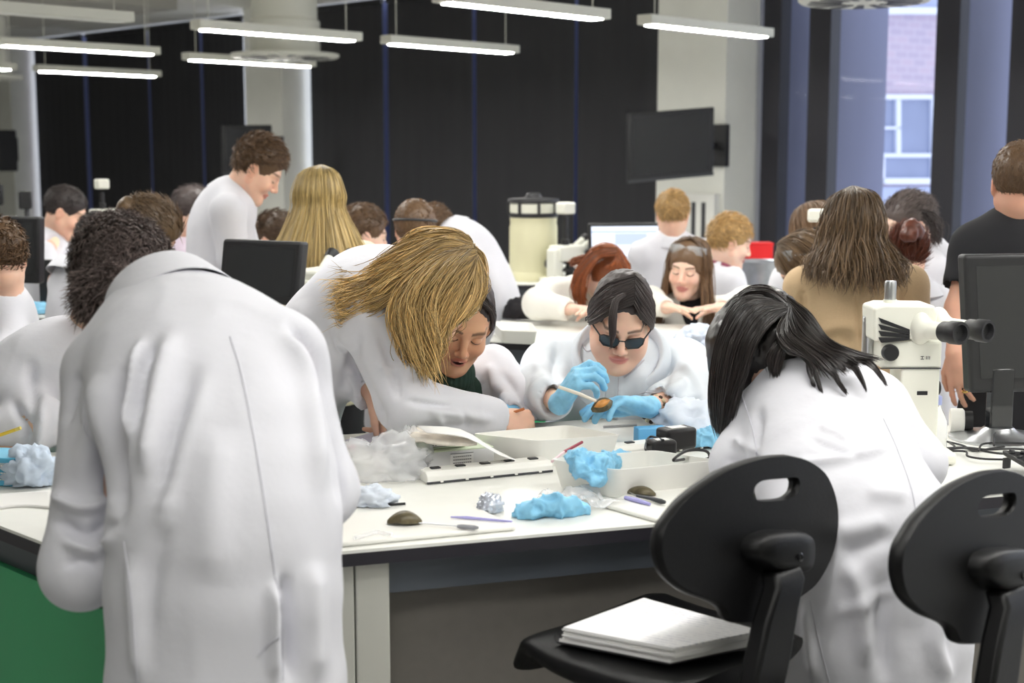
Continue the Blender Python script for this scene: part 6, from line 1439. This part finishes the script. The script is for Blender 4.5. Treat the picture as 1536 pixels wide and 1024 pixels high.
# ---- lab chairs
def lab_chair(label, shift=V3(0, 0, 0), hw0=.205, slen=.365, zs=.745):
    d0 = 2.25; O0 = O = P(1120, 800, d0); Fc = V3(-.72, .69, 0).normalized(); n = V3(-Fc.x, -Fc.y, .10).normalized()
    def pl(x, y):
        x = 1478 - (1478 - x) * .95; px, py = 760 + x / 2.954, 680 + y / 2.954; r = ray(px, py); t = (O0 - V3(0, 0, HC)).dot(n) / r.dot(n); return V3(0, 0, HC) + r * t
    pl_ = pl; pl = lambda x, y: pl_(x, y) + shift; O = O + shift
    e = empty('lab_chair', (O.x, O.y, 0), label, 'chair', 'black moulded lab chairs')
    outl = [(1240, 5), (1330, 25), (1410, 75), (1455, 150), (1478, 240), (1478, 330), (1460, 430), (1420, 520), (1370, 590), (1310, 635), (1270, 665), (1245, 700), (1180, 735), (1100, 752), (1040, 756), (990, 752), (965, 735), (940, 690), (890, 660), (800, 630), (730, 590), (680, 540), (655, 480), (645, 410), (660, 330), (700, 270), (760, 200), (850, 130), (950, 70), (1060, 30), (1150, 10)]
    hole = [(1080, 185), (1085, 155), (1105, 133), (1140, 121), (1200, 116), (1270, 111), (1284, 122), (1285, 142), (1276, 170), (1250, 190), (1215, 200), (1150, 205), (1110, 205), (1090, 200)]
    oc = [Vector((*p[:2], 0)) for p in [tuple(q) for q in catmull([(x, y, 0) for x, y in outl + outl[:1]], 91)[:-1]]]
    hc = [Vector((*p[:2], 0)) for p in [tuple(q) for q in catmull([(x, y, 0) for x, y in hole + hole[:1]], 43)[:-1]]]
    bm = bmesh.new(); th = .024; cc = Vector((1080, 380, 0))
    def off(v):
        return n * (-.00000001 * (v.x - 1100) ** 2)
    def lp(ring, ins, depth):
        c = sum(ring, Vector()) / len(ring); out = []
        for i, v in enumerate(ring):
            t = (ring[(i + 1) % len(ring)] - ring[i - 1]).normalized(); nn = Vector((-t.y, t.x, 0)); w_ = v + nn * ins
            out.append(bm.verts.new(pl(w_.x, w_.y) - n * depth + off(w_)))
        return out
    prof = [(8, 0), (3, .004), (0, .012), (0, th - .012), (3, th - .004), (8, th)]
    s = 1
    O_ = [lp(oc, s * i, d) for i, d in prof]; Hh = [lp(hc, -s * i * .8, d) for i, d in prof]
    for L_ in (O_, Hh):
        for A, B_ in zip(L_[:-1], L_[1:]):
            for i in range(len(A)): bm.faces.new((A[i], A[(i + 1) % len(A)], B_[(i + 1) % len(A)], B_[i]))
    for k_ in (0, -1):
        ed = []
        for ring in (O_[k_], Hh[k_]):
            for i in range(len(ring)):
                e_ = bm.edges.get((ring[i], ring[(i + 1) % len(ring)])) or bm.edges.new((ring[i], ring[(i + 1) % len(ring)])); ed.append(e_)
        bmesh.ops.triangle_fill(bm, edges=ed, use_beauty=True)
    bmesh.ops.recalc_face_normals(bm, faces=bm.faces); bm.transform(world_mat(e).inverted()); me = bpy.data.meshes.new('backrest'); bm.to_mesh(me); bm.free()
    for p in me.polygons: p.use_smooth = True
    me.set_sharp_from_angle(angle=math.radians(40)); link('backrest', me, M_pu, e)
    # bracket
    br = [(1015, 430), (1025, 385), (1060, 355), (1110, 340), (1180, 335), (1245, 338), (1290, 365), (1300, 400), (1298, 460), (1285, 505), (1250, 522), (1170, 524), (1110, 518), (1060, 490), (1025, 460)]
    rings = []
    ctr = sum((Vector((x, y)) for x, y in br), Vector((0, 0))) / len(br); sm = catmull([(x, y, 0) for x, y in br + br[:1]], 49)[:-1]
    for sc_, dp in ((1.02, -.002), (1.0, .012), (.95, .028), (.84, .036), (.5, .040)):
        rings.append([pl(ctr.x + (x - ctr.x) * sc_, ctr.y + (y - ctr.y) * sc_) + n * dp for x, y, _ in sm])
    bk = MB().loft(rings).build('bracket', M_pu, e, ang=60)
    kx = pl(1195, 448) + n * .0405; MB().lathe([(.0075, -.002), (.0075, .002), (.005, .003), (.0045, .0005), (.001, .0005)], kx, n, 20).build('screw_cover', M_blackg, bk)
    # the upright bar of the back, cranked under the seat
    sd = V3(-n.y, n.x, 0).normalized(); zt_ = pl(1195, 540); wv = .030
    pts = [pl(1150, 500) + n * .02, pl(1135, 560) + n * .034, pl(1090, 700) + n * .036, pl(1050, 900) + n * .036, pl(1020, 1050) + n * .034, pl(1008, 1130) + n * .02]
    rings = []
    for i, p in enumerate(pts):
        w_ = (.038, .042, .046, .050, .050, .050)[i]; dd = .018
        rings.append([p + sd * w_ + n * dd, p + sd * w_ - n * dd, p - sd * w_ - n * dd, p - sd * w_ + n * dd])
    MB().loft(rings).build('back_bar', M_pu, e, bevel=.008, seg=3)
    # seat: dished pad with a rolled front edge
    bc = pl(1100, 1080); bc = V3(bc.x, bc.y, zs) + Fc * .03; wd = V3(Fc.y, -Fc.x, 0); rings = []; NS = 15
    for i in range(NS):
        t = i / (NS - 1); hw = hw0 * (1 - .12 * (2 * abs(t - .5)) ** 4); zc = .0 + .018 * max(0, (t - .6) / .4) ** 2 - .055 * max(0, (t - .88) / .12) ** 2
        th_ = .022 + .010 * math.sin(PI * t); rg = []
        for k_ in range(28):
            a = 2 * PI * k_ / 28; ca, sa = math.cos(a), math.sin(a); x = hw * math.copysign(abs(ca) ** .55, ca); y = th_ * math.copysign(abs(sa) ** .7, sa)
            rg.append(bc + Fc * (slen * t) + wd * x + V3(0, 0, zc + y + .016 * (x / .2) ** 2 + .012 * abs(2 * t - 1) ** 2))
        rings.append(rg)
    MB().loft(rings).build('seat', M_pu, e, ang=60)
    cs = bc + Fc * slen * .5
    MB().box(cs + V3(0, 0, -.045), (.2, .16, .03), basis(wd, (0, 0, 1))).build('seat_plate', M_dgrey, e, bevel=.004)
    MB().tube([cs + V3(0, 0, -.05) , cs - Fc * .16 + V3(0, 0, -.055), bc - Fc * .02 + V3(0, 0, -.05), pts[-1] + V3(0, 0, -.01)], .014, 10).build('back_bar_arm', M_pu, e)
    MB().lathe([(.025, .30), (.025, .40), (.016, .40), (.016, zs - .06)], V3(cs.x, cs.y, 0), n=24).build('gas_column', M_blackg, e)
    MB().tube([V3(cs.x + .15 * math.cos(a), cs.y + .15 * math.sin(a), .30) for a in [2 * PI * k_ / 32 for k_ in range(33)]], .010, 8).build('foot_ring', M_steel, e)
    MB().lathe([(.04, .09), (.04, .32)], V3(cs.x, cs.y, 0), n=20).build('hub', M_black, e)
    for k_ in range(5):
        a = 2 * PI * k_ / 5 + .3; u = V3(math.cos(a), math.sin(a), 0); l_ = MB().tube([V3(cs.x, cs.y, .12) + u * .03, V3(cs.x, cs.y, .075) + u * .16], [.022, .014], 10).build('leg', M_black, e)
        MB().lathe([(.012, -.012), (.027, -.01), (.027, .01), (.012, .012)], V3(cs.x, cs.y, .0275) + u * .16, (-u.y, u.x, 0), 18).build('caster', M_black, l_)
        MB().tube([V3(cs.x, cs.y, .05) + u * .16, V3(cs.x, cs.y, .08) + u * .158], .007, 6).build('caster_pin', M_steel, l_)
    return e, bc, Fc, wd
M_pu = mat('moulded_black', srgb(15, 15, 16), .40, spec=.22, noise=.05, nscale=60, bump=.12, bscale=420)
ch, bc, Fc, wd = lab_chair('black moulded lab chair with papers on its seat, left of the two')
lab_chair('black moulded lab chair at the right edge, under the person with long black hair', V3(.348, -.078, -.008), .16, .32, .60)
# ---- ring binder of papers on the chair
zs = .745 + .056
def seat_z(px, py): return PZ(px, py, zs)
pk = [seat_z(845, 955), seat_z(1010, 987), seat_z(1140, 960), seat_z(965, 910)]
e = empty('ring_binder', Z((pk[0] + pk[2]) / 2, zs - .012), 'pile of printed papers on a spiral notebook on the chair seat', 'papers')
M_lilac = mat('lilac_card', srgb(150, 140, 196), .6); M_ptxt = bpy.data.materials.new('printed_paper')
def printed():
    m = M_ptxt; m.use_nodes = True; nt = m.node_tree; N = nt.nodes; b = N['Principled BSDF']; b.inputs['Roughness'].default_value = .75
    tc = N.new('ShaderNodeTexCoord'); mp = N.new('ShaderNodeMapping'); ang = math.atan2((pk[1] - pk[0]).y, (pk[1] - pk[0]).x); mp.vector_type = 'TEXTURE'; mp.inputs['Rotation'].default_value = (0, 0, ang)
    nt.links.new(tc.outputs['Object'], mp.inputs['Vector']); w = N.new('ShaderNodeTexWave'); w.bands_direction = 'Y'; w.inputs['Scale'].default_value = 28; w.inputs['Distortion'].default_value = 0
    n = N.new('ShaderNodeTexNoise'); n.inputs['Scale'].default_value = 130; n2 = N.new('ShaderNodeTexNoise'); n2.inputs['Scale'].default_value = 11
    for q in (w, n, n2): nt.links.new(mp.outputs['Vector'], q.inputs['Vector'])
    mu = N.new('ShaderNodeMath'); mu.operation = 'MULTIPLY'; nt.links.new(w.outputs['Fac'], mu.inputs[0]); nt.links.new(n.outputs['Fac'], mu.inputs[1])
    m2 = N.new('ShaderNodeMath'); m2.operation = 'MULTIPLY'; nt.links.new(mu.outputs[0], m2.inputs[0]); nt.links.new(n2.outputs['Fac'], m2.inputs[1])
    cr = N.new('ShaderNodeValToRGB'); cr.color_ramp.elements[0].position = .16; cr.color_ramp.elements[0].color = srgb(246, 245, 246); cr.color_ramp.elements[1].position = .36; cr.color_ramp.elements[1].color = srgb(206, 206, 214)
    nt.links.new(m2.outputs[0], cr.inputs['Fac']); nt.links.new(cr.outputs['Color'], b.inputs['Base Color'])
printed()
def pad(k0, grow, z0, th, m, nm, shift=V3(0, 0, 0)):
    c = sum(pk, V3(0, 0, 0)) / 4; return MB().prism([Z(c + (p - c) * grow + shift, z0) for p in pk], (0, 0, th)).build(nm, m, e, smooth=False)
pad(0, 1.03, zs - .012, .003, M_black, 'cover', -(pk[1] - pk[0]).normalized() * .008)
pad(0, 1.01, zs - .009, .005, M_paper, 'notebook_pages', -(pk[1] - pk[0]).normalized() * .006)
for i in range(7): pad(0, 1.0, zs - .0035 + .0032 * i, .0026, M_ptxt if i == 6 else M_paper, 'page_bundle', V3(.003 * math.sin(i * 2.1), .003 * math.cos(i * 1.7), 0))
pad(0, .99, zs + .0175, .0008, M_lilac, 'lilac_sheet', (pk[2] - pk[1]).normalized() * .012 + V3(0, 0, 0)) if False else None
b_ = MB(); u = (pk[3] - pk[0])
for i in range(18):
    p = pk[0] + u * (i / 18.0) - (pk[1] - pk[0]).normalized() * .010; b_.tube([Z(p, zs - .012) + V3(0, 0, .008 + .008 * math.sin(a)) + (pk[1] - pk[0]).normalized() * .007 * math.cos(a) for a in [2 * PI * k / 10 for k in range(11)]], .0009, 5)
b_.build('wire_spiral', M_black, e)

# ================================================================ things further back
monitor((P(334, 358, 4.52), P(453, 363, 4.42), P(326, 452, 4.52)), .05, 'black monitor leaning back between the bent man and the blonde woman', bez=.022, foot=V3(P(385, 400, 4.62).x, 4.62, ZB))
monitor((P(-60, 323, 5.9), P(58, 325, 5.8), P(-60, 422, 5.9)), .05, 'black monitor at the left edge, above the blue cloth', bez=.026, foot=V3(P(14, 400, 5.9).x, 6.36, ZB))
monitor((P(180, 304, 7.55), P(282, 306, 7.5), P(182, 372, 7.55)), .05, 'black monitor behind the head with the low bun', bez=.02, foot=V3(P(230, 330, 7.6).x, 7.62, ZB))
def lit_screen():
    m = bpy.data.materials.new('lit_screen'); m.use_nodes = True; nt = m.node_tree; N = nt.nodes; b = N['Principled BSDF']; b.inputs['Base Color'].default_value = (.02, .02, .02, 1)
    b.inputs['Emission Color'].default_value = srgb(226, 236, 255); b.inputs['Emission Strength'].default_value = 1.0; return m
M_lit = lit_screen(); M_litb = mat('lit_screen_blue', (.02, .02, .02, 1), .3, emit=srgb(150, 170, 214), estr=.8); M_litg = mat('lit_screen_grey', (.02, .02, .02, 1), .3, emit=srgb(190, 204, 236), estr=.85)
A, B_, C = P(882, 335, 7.8), P(992, 334, 7.8), P(884, 412, 7.8)
mo = monitor((A, B_, C), .05, 'black monitor with a lit white page on its screen', lit=M_lit, bez=.018, foot=V3(P(936, 400, 7.95).x, 7.95, ZB))
scr = [c for c in mo.children if c.name.startswith('screen')][0]; r_ = (B_ - A); d_ = (C - A); nv = r_.cross(d_).normalized(); nv = nv if nv.y > 0 else -nv
def on(u0, v0, u1, v1, m, nm): MB().prism([A + r_ * u + d_ * v - nv * .0022 for u, v in ((u0, v0), (u1, v0), (u1, v1), (u0, v1))], nv * .001).build(nm, m, scr, smooth=False)
on(.04, .155, .96, .18, M_litb, 'tab_line'); on(.36, .20, .80, .42, M_litg, 'page_picture')
for k in range(5): on(.86, .34 + .11 * k, .90, .37 + .11 * k, M_litb, 'page_icon')
# wall screens
def wall_screen(A, B_, C, th, label, br, s_wall, flip=1):
    r = (B_ - A); w = r.length; r.normalize(); dn = (C - A); h = dn.length; dn.normalize(); n = r.cross(dn).normalized(); n = n if n.y > 0 else -n; mid = A + r * w / 2 + dn * h / 2
    e = empty('wall_screen', mid, label, 'screen', 'black wall mounted screens')
    MB().prism([A, B_, B_ + dn * h, C], n * th).build('case', M_black, e, bevel=.012, seg=3)
    q = [A + r * .04 + dn * .04, B_ - r * .04 + dn * .04, B_ - r * .04 + dn * (h - .05), C + r * .04 - dn * .05]; MB().prism([p - n * .001 for p in q], n * .002).build('screen', M_screen, e, smooth=False)
    MB().prism([C - dn * .02 - n * .004, C + r * w - dn * .02 - n * .004, C + r * w + dn * .004 - n * .004, C + dn * .004 - n * .004], n * .02).build('speaker_bar', M_dgrey, e)
    a = mid + n * th; c = br
    MB().tube([a, a.lerp(c, .5) + V3(0, 0, .0), c], .03, 10).build('arm', M_black, e)
    MB().box(c, (.05, .22, .34), Matrix((RV, LV, V3(0, 0, 1))).transposed()).build('wall_plate', M_black, e, bevel=.005)
s_ = on_plane(1078, DC); wp = room(DC - .03, s_, P(1078, 218, 11.4).z)
wall_screen(P(944, 170, 10.85), P(1072, 160, 11.05), P(943, 274, 10.85), .07, 'black screen on a wall arm before the right white column', wp, s_)
MB
s2 = on_plane(418, DC); wp2 = room(DC - .03, s2, P(418, 228, 15.3).z)
wall_screen(P(334, 188, 14.5), P(408, 187, 14.75), P(335, 262, 14.5), .08, 'black screen on a wall arm behind the standing student', wp2, s2)
e = empty('wall_speaker', P(6, 225, 18.0), 'black wall bracket at the far left edge on the white wall', 'speaker')
MB().box(P(4, 226, 18.0), (.26, .3, .52), rotz(PHI)).build('case', M_black, e, bevel=.02); MB().box(P(16, 224, 18.2), (.12, .2, .3), rotz(PHI)).build('bracket', M_black, e, bevel=.01)
def clutter():
    for x, y, d, sx, sz, lb in ((-8, 292, 7.9, .09, .12, 'dark lamp head at the far left edge by the white wall'), (38, 300, 7.9, .07, .10, 'dark instrument top left of the far left man')):
        e = empty('instrument', Z(P(x, 400, d), ZB), lb, 'instrument'); p = P(x, y, d)
        MB().box(p, (sx, .07, sz), rotz(.3)).build('head', M_black, e, bevel=.01); MB().tube([V3(p.x, p.y + .02, ZB), V3(p.x, p.y + .02, p.z)], .015, 8).build('post', M_dgrey, e); MB().box((p.x, p.y + .02, ZB + .012), (.14, .14, .022)).build('base', M_dgrey, e, bevel=.004)
clutter()
# cream barrel
def barrel():
    b0 = PZ(800, 420, ZB); d = 8.0; c = P(800, 416, d); z0 = ZB; top = P(800, 318, d).z; h = top - z0; R0 = 36 / F * d * 1.0
    e = empty('plastic_barrel', V3(c.x, d, z0), 'tall cream plastic barrel with black lid ring and white clamps', 'barrel'); mc = mat('cream_plastic', srgb(226, 222, 186), .4, noise=.03, nscale=6)
    o = V3(c.x, d, z0 + .001)
    MB().lathe([(R0 * .94, 0), (R0 * .98, .02), (R0 * .98, h * .10), (R0 * .95, h * .13), (R0, h * .18), (R0, h * .78), (R0 * .96, h * .84), (R0 * .98, h * .88), (R0 * .98, h * .93)], o, n=48).build('drum', mc, e)
    MB().lathe([(R0 * 1.0, 0), (R0 * 1.03, .006), (R0 * 1.03, .018), (R0 * 1.0, .024)], o + V3(0, 0, h * .925), n=48).build('lid_ring', M_black, e)
    MB().lathe([(R0 * 1.0, 0), (R0 * 1.02, .01), (R0 * 1.02, .05), (R0 * .98, .055)], o + V3(0, 0, h * .925 + .025), n=48).build('lid', mat('lid_white', srgb(240, 240, 224), .4), e)
    for k in range(8):
        a = 2 * PI * k / 8 + .2; u = V3(math.cos(a), math.sin(a), 0); MB().box(o + u * R0 * 1.03 + V3(0, 0, h * .925 + .05), (.018, .014, .06), rotz(a)).build('clamp', M_black, e)
    MB().lathe([(R0 * 1.05, 0), (R0 * 1.08, .006), (R0 * 1.05, .022), (.05, .03), (.04, .05), (.03, .055)], o + V3(0, 0, h * .925 + .082), n=40).build('top_plate', M_black, e)
barrel()
def far_microscope(px, py, d, label, yaw=0.0, s=1.0, cam=True, z0=ZB, H_=None):
    """upright bench microscope; px, py: the top of its body"""
    b0 = P(px, py, d); base = V3(b0.x, d, z0); R_ = rotz(yaw); e = empty('microscope', base, label, 'microscope', 'cream microscopes on the benches'); h = b0.z - z0
    L = lambda x, y, z: base + R_ @ V3(x * s, y * s, 0) + V3(0, 0, z)
    MB().box(L(0, 0, .016), (.16 * s, .22 * s, .03), R_).build('base', M_cream, e, bevel=.008)
    MB().box(L(0, .07, h * .45), (.07 * s, .06 * s, h * .88), R_).build('arm', M_cream, e, bevel=.01)
    MB().box(L(0, -.01, h - .05), (.10 * s, .17 * s, .09), R_).build('head', M_cream, e, bevel=.014, seg=3)
    MB().lathe([(.022 * s, 0), (.022 * s, .06), (.014 * s, .10)], L(0, -.03, h - .19), n=18).build('objective', M_black, e)
    MB().box(L(0, -.01, h * .34), (.13 * s, .12 * s, .014), R_).build('stage', M_black, e, bevel=.003)
    for sg in (-1, 1):
        p = L(sg * .030, -.07, h - .04); q = L(sg * .034, -.15, h + .015); t = MB().tube([p, q], .018 * s, 16).build('eyepiece_tube', M_cream, e)
        dd = (q - p).normalized(); MB().lathe([(.019 * s, 0), (.023 * s, .008), (.023 * s, .034), (.017 * s, .034), (.014 * s, .024), (.001, .022)], q, dd, 18, cap=False).build('eyecup', M_black, t)
    MB().lathe([(.026 * s, 0), (.026 * s, .016)], L(.036, .07, h * .5), R_ @ V3(1, 0, 0), 18).build('focus_knob', M_black, e)
    if cam:
        MB().lathe([(.020 * s, 0), (.020 * s, .03), (.013 * s, .035), (.013 * s, cam - .04)], L(0, .0, h - .005), n=18).build('camera_tube', M_black, e)
        MB().box(L(0, 0, h + cam), (.075 * s, .075 * s, .06 * s), R_).build('camera', M_cream, e, bevel=.01)
    return e
far_microscope(848, 366, 7.82, 'cream microscope with camera in front of the cream barrel', yaw=PI * .72, cam=.2, s=1.1)
far_microscope(154, 312, 7.6, 'cream microscope with camera before the far left blinds', yaw=2.2, cam=.13, s=.9)
far_microscope(1224, 366, 5.40, 'cream microscope with white camera, left of the tan jacket', yaw=1.2, cam=.11, s=.85)
far_microscope(474, 400, 4.63, 'cream microscope with black eyecups behind the blonde hair', yaw=2.75, cam=0, s=1.0)
far_microscope(1186, 392, 7.75, 'small cream microscope behind the red box', yaw=1.0, cam=0, s=.8)
# red box, metal basin
p = PZ(1137, 391, ZB); d = 7.75
e = empty('red_box', Z(P(1137, 388, d), ZB), 'bright red box standing on the far bench beside the sandy haired profile', 'box'); a_ = P(1118, 388, d); b_ = P(1157, 366, d)
MB().box(((a_.x + b_.x) / 2, d, (ZB + .001 + b_.z) / 2), (b_.x - a_.x, .12, b_.z - ZB - .001)).build('body', M_red, e, bevel=.004); MB().box(((a_.x + b_.x) / 2, d, b_.z + .004), (b_.x - a_.x + .006, .126, .014)).build('lid', M_red, e, bevel=.003)
d = 7.32; c = P(1135, 392, d); R0 = 34 / F * d; h = c.z - ZB
e = empty('metal_basin', V3(c.x, d, ZB), 'round metal basin on the far bench below the red box', 'basin'); MB().lathe([(R0 * .8, .001), (R0 * .84, .004), (R0 * .97, h - .01), (R0 * 1.04, h), (R0 * 1.04, h + .006), (R0 * .95, h), (R0 * .82, .012), (.001, .010)], V3(c.x, d, ZB), n=40, cap=False).build('bowl', mat('galvanised', srgb(176, 180, 186), .35, metal=.9, noise=.1, nscale=20), e)
for sg in (-1, 1): MB().tube([V3(c.x + sg * R0 * 1.0, d - .05, ZB + h * .75), V3(c.x + sg * (R0 + .035), d - .03, ZB + h * .7), V3(c.x + sg * (R0 + .035), d + .03, ZB + h * .7), V3(c.x + sg * R0 * 1.0, d + .05, ZB + h * .75)], .006, 8).build('handle', M_steel, e)
crumple('blue_cloth', PZ(50, 470, ZB), (.11, .06, .035), M_blue, 'folded bright blue cloth on the small bench at the left edge', 'cloth', 31, .35, 1.8)
# second bench: tray, tissue, dark bag, papers
zr2 = ZB + .05
def tray2(): return None
e = tray(PZ(738, 482, zr2), PZ(752, 496, zr2), PZ(806, 498, zr2), PZ(798, 484, zr2), .049, 'white tray on the second bench, left of the auburn hair')
crumple('tissue_wad', PZ(1052, 521, ZB), (.085, .07, .05), mat('bluish_tissue', srgb(216, 226, 242), .8), 'crumpled bluish tissue on the second bench before the black top', 'tissue', 41, .5, 2.4)
sheet([[PZ(1010, 500, ZB + .002), PZ(1020, 508, ZB + .002)], [PZ(1095, 502, ZB + .002), PZ(1100, 512, ZB + .002)]], M_paper, 'paper_sheet', 'white paper on the second bench under the crossed hands', 'paper')
crumple('black_bag', PZ(783, 478, ZB), (.075, .07, .06), M_tshirt, 'soft black bag on the second bench beside the bent white coat', 'bag', 44, .3, 1.6, smooth=True)
# white radiator panel with dark slots below the right wall screen
a = on_plane(1080, DC - .02); b__ = on_plane(1030, DC - .02)
e = empty('wall_cabinet', room(DC - .05, (a + b__) / 2, .8), 'white wall cabinet with dark slots below the right wall screen', 'cabinet')
MB().prism([room(DC - .09, a, .7), room(DC - .09, b__, .7), room(DC - .005, b__, .7), room(DC - .005, a, .7)], (0, 0, .62)).build('case', M_white, e, bevel=.005)
for t in (.25, .55): MB().prism([room(DC - .093, a + (b__ - a) * t, .8), room(DC - .093, a + (b__ - a) * (t + .12), .8), room(DC - .088, a + (b__ - a) * (t + .12), .8), room(DC - .088, a + (b__ - a) * t, .8)], (0, 0, .45)).build('slot', M_dgrey, e)
